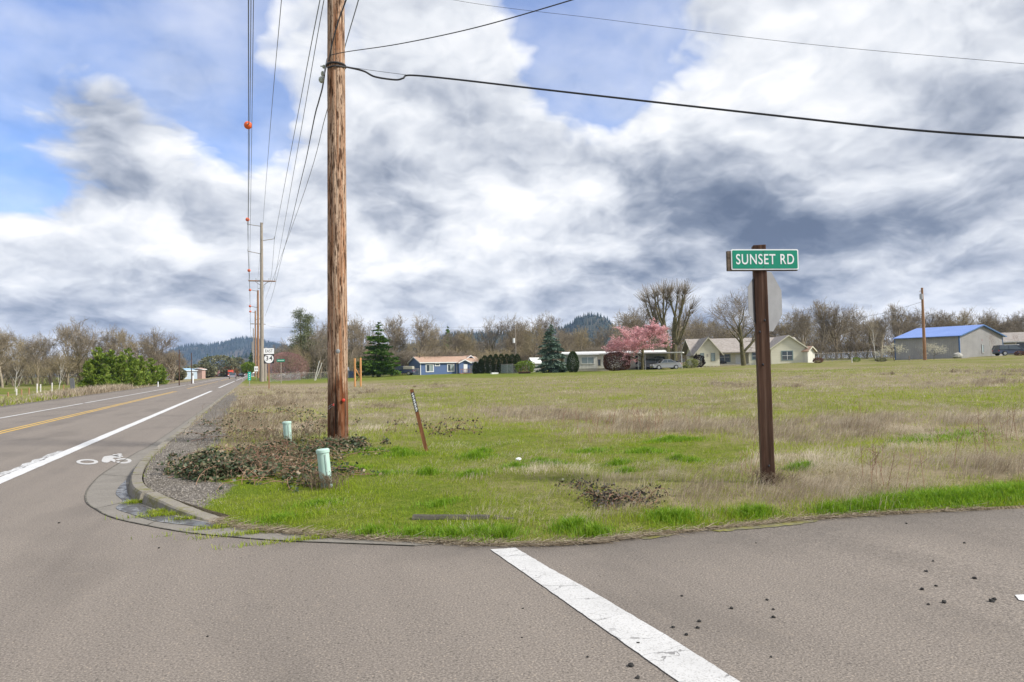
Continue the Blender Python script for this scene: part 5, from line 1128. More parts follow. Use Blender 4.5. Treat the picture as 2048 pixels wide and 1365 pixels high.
def line_sag(A, B, sag, n=24): return [A.lerp(B, k / n) - Vector((0, 0, sag * 4 * (k / n) * (1 - k / n))) for k in range(n + 1)]
D2 = 118.0
wirepx('cable', [(650, 140, dm), (645, 175, dm + .8), (637, 205, dm + 2.5), (628, 240, dm + 5), (612, 320, 30), (600, 370, 38), (580, 455, 55), (560, 530, 80), (545, 590, 97), (530, 633, D2)], .016, 'thick black cable falling from the big pole bracket to the grey transmission pole')
wirepx('cable', [(657, 125, dm), (664, 90, dm - 1.2), (676, 45, dm - 2.6), (692, 0, dm - 4), (720, -90, dm - 6)], .012, 'black cable crossing up in front of the big pole and out of the frame top')
wirepx('wire', [(660, 112, dm - .2), (668, 109, dm - .35), (700, 103, dm - .7), (800, 88, dm - 2.2), (950, 56, dm - 3.8), (1145, 0, dm - 5.5), (1300, -50, dm - 6.6)], .008, 'thin wire rising right from the big pole to the top edge')
wirepx('cable', [(655, 136, dm - .2), (672, 132, dm - Rb), (700, 136, dm), (728, 143, dm), (750, 154, dm), (790, 160, dm), (806, 157, dm), (820, 151, dm), (900, 158, dm - .3), (1100, 181, dm - 1), (1500, 226, dm - 2.2), (1800, 258, dm - 3), (2048, 276, dm - 3.6), (2300, 290, dm - 4)], .019, 'thick black cable with a drooping loop running right across the sky')
wirepx('wire', [(690, 133, dm), (728, 139, dm), (780, 146, dm), (820, 151, dm)], .005, 'short messenger wire above the drooping cable loop', 'wiregrey')
wirepx('wire', [(640, -60, 40), (905, 0, 34), (1200, 38, 31), (1600, 87, 28), (2048, 128, 25), (2300, 150, 24)], .008, 'faint high wire crossing the sky at upper right')
# transmission pole and its wires
def gpole(px, dep, top, r0, r1, mat, label, name='utility_pole', group=None, off=-.1):
    b_ = F(px, dep, off); b_.z = LZ(b_.x, b_.y) + off if b_.x > XK else off; h_ = topz(px, top, dep) - b_.z
    r = empty(name, b_, 0, label, 'utility pole', group); MB().tube([(0, 0, -.2), (0, 0, h_ * .5), (0, 0, h_)], [r0, (r0 + r1) / 2, r1], 12).build('shaft', mat, r, True); return r, b_, h_
def arm(r, b_, p0, p1, rad_, mat='greypole', name='crossarm'):
    return MB().tube([p0 - b_, p1 - b_], rad_, 6).build(name, mat, r)
tp, tb, thh = gpole(524, D2, 446, .36, .22, 'greypole', 'tallest grey transmission pole beside the highway, with steel arms and a crossarm')
dp = D2
for (a_, b_, rr_) in (((521, 453, dp), (495, 449, dp), .05), ((523, 482, dp), (549, 478, dp), .05), ((521, 508, dp), (496, 503, dp), .05)):
    arm(tp, tb, D(*a_), D(*b_), rr_)
    e_ = D(*b_); MB().tube([e_ - tb - Vector((0, 0, .05)), e_ - tb + Vector((0, 0, .4))], .07, 6).build('insulator', 'steel', tp)
arm(tp, tb, D(497, 562, dp), D(551, 563, dp), .11, 'brownpole')
for (x0, x1) in ((510, 522), (538, 526)): arm(tp, tb, D(x0, 563, dp), D(x1, 572, dp), .04, 'greypole', 'brace')
for x_ in (498, 512, 538, 550): MB().tube([D(x_, 562, dp) - tb, D(x_, 557, dp) - tb], .06, 6).build('insulator', 'steel', tp)
for k in range(7): MB().tube([D(523 + (1.5 if k % 2 else -1), 452 + k * 9, dp - .3) - tb, D(526 if k % 2 else 520, 452 + k * 9, dp - .3) - tb], .03, 5).build('bolt', 'steel', tp)
p2, b2, h2 = gpole(516.5, 190, 581, .36, .24, 'brownpole', 'brown utility pole directly left of and behind the grey transmission pole', group=None)
p3, b3, h3 = gpole(511, 270, 622, .38, .26, 'brownpole', 'third utility pole along the highway, left of the brown one')
p4, b4, h4 = gpole(507, 380, 657, .36, .26, 'greypole', 'fourth distant utility pole along the highway')
gpole(504.5, 480, 684, .4, .3, 'greypole', 'farthest small utility pole along the highway')
arm(p2, b2, D(501, 580, 190), D(516, 583, 190), .07); arm(p2, b2, D(501, 648, 190), D(531, 649, 190), .10); arm(p2, b2, D(516, 578, 190), D(529, 574, 190), .07); arm(p2, b2, D(501, 613, 190), D(516, 616, 190), .07)
arm(p3, b3, D(500, 624, 270), D(511, 626, 270), .09); arm(p3, b3, D(511, 600 + 40, 270), D(522, 637, 270), .09)
arm(p4, b4, D(500, 676, 380), D(513, 676, 380), .1)
gpole(530.5, 122, 696, .28, .24, 'greypole', 'shorter pale wooden pole standing just right of the grey transmission pole')
gpole(521.5, 126, 742, .30, .26, 'greypole', 'pale stub of a cut pole beside the transmission pole', 'pole_stub')
gpole(358.5, 98, 700, .08, .06, 'post', 'thin dark pole right of the cedars, nearer of the two'); gpole(383, 112, 706, .08, .06, 'post', 'thin dark pole before the pale blue warehouse')
# conductors: follow measured points, true depths along the line
def cond(pts, r_, label): return wirepx('wire', pts, r_, label, 'wiregrey', 8, 5)
cond([(497, -260, 24), (497, 0, 34), (497, 251, 53), (496, 440, 104), (495, 449, dp)], .030, 'left power line carrying the orange marker balls')
cond([(502, -260, 24), (502, 0, 33), (499, 300, 60), (496, 503, dp)], .022, 'second power line just right of the marker-ball line')
cond([(509, -260, 24), (507, 0, 31), (503, 300, 55), (499, 560, dp)], .018, 'third thin power line right of the marker-ball line')
cond([(577, -150, 28), (563, 0, 34), (541, 250, 60), (526, 446, dp)], .020, 'power line reaching the top of the transmission pole')
cond([(668, -120, 26), (640, 0, 31), (590, 260, 58), (549, 478, dp)], .024, 'power line reaching the right arm of the transmission pole')
cond([(668, -60, 24), (648, 0, 27), (590, 330, 52), (549, 560, dp)], .018, 'power line running to the right end of the crossarm')
cond([(745, -110, 12), (717, 0, 16), (692, 86, 20), (653, 225, 26), (598, 415, 48), (530, 600, D2)], .014, 'thin power line passing behind the big pole')
cond([(495, 449, dp), (498, 541, 150), (500, 580, 190), (500, 613, 230), (500, 624, 270), (501, 660, 370), (503, 700, 500)], .03, 'far continuation of the marker-ball power line beyond the transmission pole')
cond([(496, 503, dp), (500, 600, 155), (501, 648, 190), (502, 690, 380)], .025, 'far continuation of the second power line')
cond([(549, 478, dp), (541, 560, 150), (529, 574, 190), (522, 637, 270), (512, 680, 380)], .025, 'far power line between the right arms of the poles')
cond([(526, 446, dp), (515, 570, 175), (512, 640, 270), (508, 680, 380)], .02, 'far power line over the pole tops')
balls = [(496, 251, 53, .30), (495, 439.5, 104, .29), (498, 541.5, 150, .33), (500, 580.5, 190, .34), (500, 613, 230, .4), (500.5, 623.5, 270, .42)]
MB_b = ['nearest and largest orange marker ball on the left power line', 'second orange marker ball, just above the transmission pole arm', 'third orange marker ball, left of the transmission pole crossarm', 'fourth orange marker ball, by the brown pole top', 'fifth small orange marker ball along the line', 'farthest tiny orange marker ball']
for (px, py, d_, r_), lb in zip(balls, MB_b):
    b_ = empty('marker_ball', D(px, py, d_), 0, lb, 'marker ball', 'orange marker balls on the power line')
    MB().ball((0, 0, 0), r_, 20, 12).build('shell', 'orange', b_, True); MB().tube([(0, -r_ * 1.15, 0), (0, -r_ * .9, 0)], .06, 6).build('clamp', 'steel', b_)
# guy wire / service wires in the field
gw, gb, gh = gpole(1032, 150, 650, .16, .12, 'greypole', 'slim grey pole with a transformer behind the arborvitae hedge')
MB().tube([(-.42, -.1, gh - 3.9), (-.42, -.1, gh - 2.9)], .24, 10).build('transformer', 'signwhite', gw, True); arm(gw, gb, D(1028, 655, 150), D(1037, 655, 150), .08, 'greypole')
bp, bb, bh = gpole(1850, 104, 576, .24, .15, 'brownpole', 'brown wooden pole with a grey transformer in front of the metal barn')
MB().tube([(-.42, -.15, bh - 1.75), (-.42, -.15, bh - .95)], .22, 12).build('transformer', 'steel', bp, True); MB().tube([(-.42, -.15, bh - .95), (-.42, -.15, bh - .7)], .05, 6).build('bushing', 'steel', bp)
MB().tube([(-.5, 0, bh - .6), (.25, 0, bh - .05)], .05, 6).build('cutout_arm', 'greypole', bp)
wirepx('wire', [(534, 650, 150), (560, 655, 150), (700, 656, 150), (1030, 655, 150)], .012, 'service wire from the poles to the slim grey pole', 'wiregrey')
wirepx('wire', [(1034, 655, 150), (1240, 661, 140), (1420, 658, 130), (1600, 645, 118), (1740, 632, 110), (1848, 603, 104)], .018, 'pale service wire running through the bare trees to the barn pole', 'alu')
wirepx('wire', [(535, 690, 150), (760, 692, 145), (1000, 690, 150)], .010, 'lower service wire behind the dark green conifer', 'wiregrey')
# guy props in field
gp = empty('leaning_props', GL(632, 762), 0, 'two pale leaning poles crossing in the grass left of the big pole', 'pole'); q0 = F(629, 118, 0); q0.z = LZ(q0.x, q0.y); gp.location = q0
MB().tube([(0, 0, 0), D(639, 722, 118) - q0], .06, 6).build('prop', 'birch', gp); MB().tube([(.15, 0, 0), D(644, 726, 118) - q0], .06, 6).build('prop', 'birch', gp)

# sign post with street sign and stop sign -----------------------------------
sb = GL(1536, 968); ds = sb.x * FW.x + sb.y * FW.y; st = D(1517, 492, ds); sb.z -= .05
post = empty('sign_post', sb, 0, 'dark square timber post carrying the SUNSET RD sign', 'post'); axis_v = (st - sb); Lp = axis_v.length
azc = math.atan2(sb.x, sb.y)                      # direction from the camera
ang = -azc + math.radians(9)
def orient(zv, rz):
    z = zv.normalized(); x = Vector((math.cos(rz), math.sin(rz), 0)); y = z.cross(x).normalized(); x = y.cross(z).normalized(); return Matrix((x, y, z)).transposed()
PO = orient(axis_v, ang); hw = 12.2 / FPX * ds
mb = MB(); M4 = PO; n = 14
for k in range(n):
    z0, z1 = Lp * k / n, Lp * (k + 1) / n
vs = []; rs1 = random.Random(3)
for k in range(n + 1):
    z = Lp * k / n
    for (x, y) in ((-hw, -hw), (hw, -hw), (hw, hw), (-hw, hw)): vs.append(PO @ Vector((x + rs1.uniform(-.002, .002), y + rs1.uniform(-.002, .002), z)))
fs = [(k * 4 + a_, k * 4 + (a_ + 1) % 4, (k + 1) * 4 + (a_ + 1) % 4, (k + 1) * 4 + a_) for k in range(n) for a_ in range(4)] + [(3, 2, 1, 0), (n * 4, n * 4 + 1, n * 4 + 2, n * 4 + 3)]
mb.add(vs, fs); mb.build('timber', 'post', post, bevel=.006)
mb = MB()
for (u, z) in ((.1, .30), (-.2, 1.62), (-.5, 2.05), (.35, 2.2)): mb.ball(PO @ Vector((u * hw, -hw, z * Lp / 3.2)), (.012, .012, .016), 8, 6)
mb.build('bolt_hole', 'signblack', post)
SR_ = Matrix.Rotation(-math.radians(YAW) + math.radians(-15), 3, 'Z')   # sign plate faces the camera side
def plate(name, cxy, dep, rzm, parent_label, cat): pass
cs_ = D(1521, 522.5, ds + .02); wS = 139 / FPX * ds / math.cos(math.radians(2)); hS = 41.0 / FPX * ds
srot = -math.radians(YAW) + math.radians(5.5)
fdir = Vector((math.sin(-srot), math.cos(-srot), 0)); 
ss = empty('street_sign', cs_ - fdir * (hw + .045), srot, 'green street sign reading SUNSET RD on top of the timber post', 'sign')
rrect(wS, hS, .018, -.002, .002).build('panel', 'signwhite', ss); rrect(wS - .028, hS - .028, .012, -.005, -.0022).build('green_face', 'signgreen', ss)
tm = textmesh('SUNSET RD', .172, ext=.0012, sx=.73); link('lettering', tm, 'signwhite', ss).location = (0, -.0065, -.004)
bbx = [v.co.x for v in tm.vertices]; print('sign text width', max(bbx) - min(bbx), 'plate', wS, hS)
kk_ = (wS * .86) / (max(bbx) - min(bbx)); tm.transform(Matrix.Diagonal((kk_, 1, 1.0, 1)))
def islands(me):
    par = list(range(len(me.vertices)))
    def fnd(a_):
        while par[a_] != a_: par[a_] = par[par[a_]]; a_ = par[a_]
        return a_
    for ed in me.edges: par[fnd(ed.vertices[0])] = fnd(ed.vertices[1])
    out = {}
    for p_ in me.polygons: out.setdefault(fnd(p_.vertices[0]), []).append(p_)
    return out.values()
old = [o for o in ss.children if o.name.startswith('lettering')][0]
for ps in sorted(islands(tm), key=lambda q: min(tm.vertices[p_.vertices[0]].co.x for p_ in q)):
    ids = sorted({v for p_ in ps for v in p_.vertices}); mp = {v: i for i, v in enumerate(ids)}
    MB().add([tm.vertices[v].co[:] for v in ids], [[mp[v] for v in p_.vertices] for p_ in ps]).build('letter', 'signwhite', ss).location = (0, -.0065, -.004)
bpy.data.objects.remove(old)
MB().b(-wS / 2 - .045, wS / 2 - .01, .004, .042, -hS / 2 - .012, hS / 2 - .02).build('backing_board', 'plank', ss, bevel=.003)
mb = MB(); 
for z in (-hS * .36, hS * .36): mb.ball((-.02, -.006, z), (.007, .004, .007), 8, 6)
mb.build('bolt', 'signblack', ss)
# second blade under/behind, stop sign
so_c = D(1531, 603, ds + .12); R8 = (61.0 / FPX * ds) / math.cos(PI / 8)
sang = math.asin(min(.55, 1)); 
stp = empty('stop_sign', so_c, -azc + math.radians(58), 'stop sign seen from its bare grey metal back on the timber post', 'sign')
o8 = [(R8 * math.cos(PI / 8 + k * PI / 4), 0, R8 * math.sin(PI / 8 + k * PI / 4)) for k in range(8)]
MB().prism(o8, (0, .003, 0)).build('panel', 'alu', stp)
MAT['signred'] = flat('sign_red', (.5, .02, .02), .4)
MB().prism([(v[0] * .95, .0035, v[2] * .95) for v in o8], (0, .0015, 0)).build('face', 'signred', stp)

# pedestals
def pedestal(px, pyb, pyt, wpx, lean, label):
    b_ = GL(px, pyb); d_ = b_.x * FW.x + b_.y * FW.y; h_ = (pyb - pyt) / FPX * d_; r_ = wpx / 2 / FPX * d_
    r = empty('utility_pedestal', b_, 0, label, 'pedestal', 'pale green utility pedestals'); lv = RT * lean * h_
    def ring_(z, k=1.0): return Vector((0, 0, z)) + lv * (z / h_)
    MB().tube([ring_(-.03), ring_(h_ * .9)], r_ * .94, 20).build('body', 'pedestal', r, True)
    MB().tube([ring_(h_ * .9), ring_(h_ * .97), ring_(h_)], [r_ * 1.06, r_ * 1.06, r_ * .9], 20).build('cap', 'pedestal', r, True)
    f_ = (EYE - b_).normalized(); f_.z = 0
    MB().tube([ring_(0) + f_ * r_ * .95 + RT * r_ * .35, ring_(h_ * .88) + f_ * r_ * .95 + RT * r_ * .35], .004, 4).build('seam', 'steel', r)
    return r
pedestal(653, 974, 899, 25, -.10, 'nearer pale green plastic utility pedestal, leaning slightly left')
pedestal(576, 886, 841, 17, -.05, 'farther pale green plastic utility pedestal behind the brambles')
# stake
kb = GL(853, 903); dk_ = kb.x * FW.x + kb.y * FW.y; kt = D(823, 779, dk_); stake = empty('marker_stake', kb, 0, 'thin leaning brown stake with a black and white label strip', 'stake')
PK = orient(kt - kb, -azc * .2); Lk_ = (kt - kb).length; hk = 3.6 / FPX * dk_
PK = orient(kt - kb, -math.radians(YAW) + .12)
MB().add([PK @ Vector((x, y, z)) for z in (-.03, Lk_) for (x, y) in ((-hk, -.012), (hk, -.012), (hk, .012), (-hk, .012))], [(0, 1, 2, 3)[::-1], (4, 5, 6, 7), (0, 1, 5, 4), (1, 2, 6, 5), (2, 3, 7, 6), (3, 0, 4, 7)]).build('stick', 'stake', stake)
def onstake(x0, x1, z0, z1, y): return [PK @ Vector((x, y, z)) for (x, z) in ((x0, z0), (x1, z0), (x1, z1), (x0, z1))]
MB().prism(onstake(-hk * .95, hk * .95, Lk_ * .635, Lk_ * .95, -.0145), PK @ Vector((0, .002, 0))).build('label_strip', 'signblack', stake)
mb = MB()
for k in range(9):
    z0 = Lk_ * (.645 + k * .0335); mb.prism(onstake(-hk * .6, hk * .1 + hk * .5 * (k % 2), z0, z0 + Lk_ * .012, -.016), PK @ Vector((0, .001, 0))); mb.prism(onstake(-hk * .2, hk * .6, z0 + Lk_ * .016, z0 + Lk_ * .025, -.016), PK @ Vector((0, .001, 0)))
mb.build('label_print', 'signwhite', stake)
# orange H frame posts
q0 = F(716, 62, 0); q0.z = LZ(q0.x, q0.y); hf = empty('wooden_brace', q0, 0, 'two orange-brown fence posts joined by a diagonal brace in the field', 'fence brace'); s62 = 62
for (px, pyb, pyt) in ((709.5, 779, 717), (721, 780, 716)):
    t_ = D(px, pyt, s62) - q0; b_ = Vector((t_.x, t_.y, -.1)); MB().tube([b_, t_], .085, 8).build('post', 'orangewood', hf, True)
MB().tube([D(710, 737, s62) - q0, D(720, 753, s62) - q0], .05, 6).build('brace', 'orangewood', hf); MB().tube([D(710, 765, s62 + .1) - q0, D(721, 750, s62 + .1) - q0], .04, 6).build('brace', 'brownpole', hf)

# highway signs
def simple_sign(px, pyb, dep, pyt, label, name='road_sign', rpost=.035, mat='steel'):
    b_ = F(px, dep, 0); b_.z = LZ(b_.x, b_.y) if b_.x > XK else 0; h_ = topz(px, pyt, dep) - b_.z; r = empty(name, b_, -math.radians(YAW * .3), label, 'sign'); return r, b_, h_
dE = 58.0
r, b_, h_ = simple_sign(538, 785, dE, 697, 'EAST 34 highway route marker sign on a thin post', 'route_sign')
MB().b(-.05, .05, -.0, .06, -.1, h_).build('post', 'brownpole', r)
pxm = 1 / FPX * dE
def zpx(px, py): return topz(px, py, dE) - b_.z
we = 19.5 * pxm; z1 = zpx(538, 697); z0 = zpx(538, 708.4); o = rrect(we, z1 - z0, .02, -.02, -.012).build('east_panel', 'signwhite', r); o.location = (0, 0, (z0 + z1) / 2)
o = link('lettering', textmesh('EAST', .36, ext=.001, sx=.85), 'signblack', r); o.location = (0, -.023, (z0 + z1) / 2); bx = [v.co.x for v in o.data.vertices]; o.scale = (we * .72 / (max(bx) - min(bx)), 1, .95)
z1 = zpx(538, 708.8); z0 = zpx(538, 727.5); zc_ = (z0 + z1) / 2; hh = z1 - z0; o = rrect(we * 1.0, hh, .02, -.02, -.012).build('shield_panel', 'signblack', r); o.location = (0, 0, zc_)
sh = []; R0 = hh / 2 * .96
for k in range(36):
    t = 2 * PI * k / 36; x = math.cos(t); z = math.sin(t); rr_ = 1.0
    if z > 0: X_, Z_ = x * .97, z * .72 + .16; X_ = (abs(x) ** .75) * (1 if x > 0 else -1) * .93
    else: X_, Z_ = (abs(x) ** .9) * (1 if x > 0 else -1) * .93, z * 1.12 + .16
    sh.append((X_ * we / 2 * .98, -.024, Z_ * R0))
o = MB().prism(sh, (0, .003, 0)).build('shield', 'signwhite', r); o.location = (0, 0, zc_)
o = link('numerals', textmesh('34', .52, ext=.001, sx=.9), 'signblack', r); o.location = (0, -.027, zc_ + .03); bx = [v.co.x for v in o.data.vertices]; bz = [v.co.z for v in o.data.vertices]; o.scale = (we * .66 / (max(bx) - min(bx)), 1, hh * .50 / (max(bz) - min(bz)))
# green street name sign far
r, b_, h_ = simple_sign(562, 760, 92, 719, 'small green street name sign on a post beside the pink shrub', 'street_sign'); MB().tube([(0, 0, 0), (0, 0, h_)], .06, 6).build('post', 'greypole', r); o = rrect(1.0, .33, .03, -.09, -.075).build('panel', 'signgreen', r); o.location = (-.02, 0, h_ - .16)
o = rrect(.8, .05, .01, -.10, -.092).build('lettering', 'signwhite', r); o.location = (-.02, 0, h_ - .16)
# mile marker (mint green)
r, b_, h_ = simple_sign(499, 765, 72, 744.5, 'narrow upright mint-green mile marker by the verge', 'mile_marker'); b_ = r.location
MAT['mint'] = flat('mint_sign', (.0, .42, .30), .4); MB().tube([(0, 0, 0), (0, 0, h_)], .03, 6).build('post', 'steel', r); o = rrect(.30, .86, .03, -.04, -.03).build('panel', 'mint', r); o.location = (0, 0, h_ - .42)
mb = MB(); [mb.b(-.05 + (k % 2) * .02, .05, -.046, -.042, h_ - .2 - k * .2, h_ - .12 - k * .2) for k in range(4)]; mb.build('digits', 'signwhite', r)
r, b_, h_ = simple_sign(512.5, 760, 135, 733, 'small white route sign between the wooden poles', 'route_sign'); MB().tube([(0, 0, 0), (0, 0, h_)], .04, 6).build('post', 'steel', r); o = rrect(.72, .95, .05, -.06, -.04).build('panel', 'signwhite', r); o.location = (0, 0, h_ - .5); o = link('numerals', textmesh('34', .5, ext=.001), 'signblack', r); o.location = (0, -.066, h_ - .55)
# left sign seen from behind
b_ = G(148, 791); dl = b_.x * FW.x + b_.y * FW.y; r = empty('road_sign', b_, -math.radians(30), 'tilted grey-backed rectangular road sign across the highway', 'sign')
k_ = dl / FPX; R2 = Matrix.Rotation(math.radians(-8), 3, 'Y'); MB().tube([(0, 0, -.05), R2 @ Vector((0, 0, 34 * k_))], .03, 6).build('post', 'steel', r)
o = rrect(10.5 * k_, 21 * k_, .03, -.01, .01).build('panel', 'alu', r); o.location = R2 @ Vector((0, -.04, 24 * k_)); o.rotation_euler = (0, math.radians(-8), 0)

# left fence posts and white markers
for i, (px, pyb, pyt, w_, m_, lb) in enumerate(((33, 795, 778, .05, 'birch', 'white fence stake nearest the left edge across the highway'), (74, 787, 768, .06, 'birch', 'first white fence post left of the birch'), (81, 785, 769, .06, 'birch', 'second white fence post left of the birch'), (104, 784, 766, .06, 'birch', 'white fence post in front of the birch'), (316, 774, 764, .06, 'signwhite', 'white marker post at the right of the cedars'), (16, 801, 785, .05, 'brownpole', 'brown fence post at the left edge'), (43, 794, 779, .05, 'brownpole', 'brown fence post right of the white stake'), (58, 790, 776, .05, 'brownpole', 'brown fence post before the willow shrub'), (127, 783, 770, .05, 'brownpole', 'dark fence post with a white tip left of the tilted sign'), (227, 777, 755, .07, 'birch', 'leaning pale post in front of the cedars'), (386, 767, 752, .12, 'signwhite', 'thick white post at the drive across the highway'), (1704, 731, 721, .07, 'birch', 'white marker post right of the cream house'))):
    b_ = G(px, pyb) if px < 1000 else F(px, 100, 0); 
    if px > 1000: b_.z = LZ(b_.x, b_.y)
    d_ = b_.x * FW.x + b_.y * FW.y; h_ = (pyb - pyt) * d_ / FPX; o = MB().tube([(0, 0, -.05), (0, 0, h_ * .96), (.0, 0, h_)], [w_, w_, w_ * .5], 8).build('fence_post' if m_ != 'signwhite' else 'marker_post', m_); o.location = b_; tag(o, lb, 'post')
# wire fence left
A_, B_ = G(-60, 815), G(330, 776); A_.x = B_.x = -17.5
# guard boulder in the grass left
o = MB().ball((0, 0, 0), (1.6, .6, .22), 10, 6).build('concrete_slab', 'gutter'); o.location = G(92, 793); tag(o, 'low pale concrete slab in the verge across the highway', 'slab')

# chain link fences
def chain_fence(pts, h_, label, slat=None, spacing=2.6, name='chain_link_fence', tilt=False):
    r = empty(name, pts[0], 0, label, 'fence'); o0 = pts[0]; SA = []; SB = []
    for a_, b_ in zip(pts[:-1], pts[1:]):
        L_ = (b_ - a_).length; n_ = max(int(L_ / spacing), 1)
        for k in range(n_ + (1 if b_ is pts[-1] else 0)):
            p = a_.lerp(b_, k / n_) - o0; MB().tube([p - Vector((0, 0, .1)), p + Vector((0, 0, h_ + .06))], .04, 6).build('post', 'steel', r)
        MB().tube([a_ - o0 + Vector((0, 0, h_)), b_ - o0 + Vector((0, 0, h_))], .04, 6).build('top_rail', 'greypole', r)
        m_ = int(L_ / .16); d_ = (b_ - a_) / L_
        for k in range(-int(h_ / .16), m_):
            for sg in (1, -1):
                s0 = max(k * .16, 0); s1 = min(k * .16 + h_, L_)
                if s1 <= s0: continue
                z0 = s0 - k * .16; z1 = s1 - k * .16
                if sg < 0: z0, z1 = h_ - z0, h_ - z1
                SA.append(a_ - o0 + d_ * s0 + Vector((0, 0, z0))); SB.append(a_ - o0 + d_ * s1 + Vector((0, 0, z1)))
        if slat:
            mb = MB(); nn_ = int(L_ / .12)
            for k in range(nn_): p = a_ - o0 + d_ * (k * .12 + .02); mb.add([p, p + d_ * .05, p + d_ * .05 + Vector((0, 0, h_ - .05)), p + Vector((0, 0, h_ - .05))], [(0, 1, 2, 3)])
            o = mb.build('privacy_slat', slat, r); o['kind'] = 'stuff'
    V, Q = tubes(SA, SB, np.full(len(SA), .006), np.full(len(SA), .006), 3); o = link('wire_mesh', npmesh('wire_mesh', V, Q), 'steel', r); o['kind'] = 'stuff'
def FL(px, d): p = F(px, d, 0); p.z = LZ(p.x, p.y); return p
chain_fence([FL(540, 112), FL(600, 124), FL(724, 130), FL(838, 135)], 1.25, 'long chain-link fence from the transmission pole to the blue house', spacing=4)
MAT['slat'] = flat('green_slat', (.15, .26, .22), .6)
chain_fence([FL(940, 141), FL(1026, 115)], 1.5, 'green-slatted chain-link fence in front of the arborvitae hedge', 'slat', 3)
chain_fence([FL(1026, 115), FL(1082, 112)], 1.35, 'chain-link fence between the hedge and the blue spruce', spacing=3)
chain_fence([FL(1620, 128), FL(1795, 132)], 1.5, 'chain-link fence under the bare trees left of the barn', spacing=4)
# ------------------------------------------------------------------ buildings
MAT['bluesiding'] = two('blue_siding', (.085, .13, .25), (.105, .16, .29), 1, .7, stretch=(.2, .2, 8), bump=.2)
MAT['cream'] = two('cream_siding', (.60, .58, .46), (.68, .66, .53), 1, .7, stretch=(.2, .2, 8), bump=.15)
MAT['whitesiding'] = two('white_siding', (.55, .54, .47), (.68, .67, .60), 1, .7, stretch=(3, 3, .3), bump=.1)
MAT['skirt'] = two('skirting', (.30, .29, .24), (.38, .36, .30), 2)
MAT['tanroof'] = two('tan_shingle', (.32, .21, .15), (.45, .31, .23), 3, .9, bump=.3)
MAT['greyroof'] = two('grey_shingle', (.25, .225, .20), (.36, .325, .295), 2.5, .9, bump=.3)
MAT['whiteroof'] = two('white_metal_roof', (.55, .55, .52), (.72, .72, .70), 1.5, .6)
MAT['trim'] = flat('white_trim', (.74, .75, .74), .5)
MAT['creamtrim'] = flat('cream_trim', (.62, .60, .47), .6)
MAT['bluetrim'] = flat('blue_trim', (.06, .14, .30), .5)
kb_ = MT('blue_metal_roof', .38, .5, .25); kb_.color(kb_.ramp(kb_.noise(.4), [(.3, (.13, .24, .60)), (.7, (.18, .30, .66))])); MAT['blueroof'] = kb_.m
MAT['barnside'] = two('barn_steel_wall', (.30, .295, .285), (.37, .36, .345), .6, .55, .4, bump=.05)
MAT['darkin'] = flat('dark_interior', (.03, .03, .032), .8)
kg = MT('window_glass', .08, .6); kg.color((.05, .065, .075)); MAT['glass'] = kg.m
kg = MT('curtained_glass', .15, .6); kg.color((.26, .32, .32)); MAT['glassc'] = kg.m
kg = MT('teal_frame', .5, .4); kg.color((.16, .23, .24)); MAT['tealframe'] = kg.m
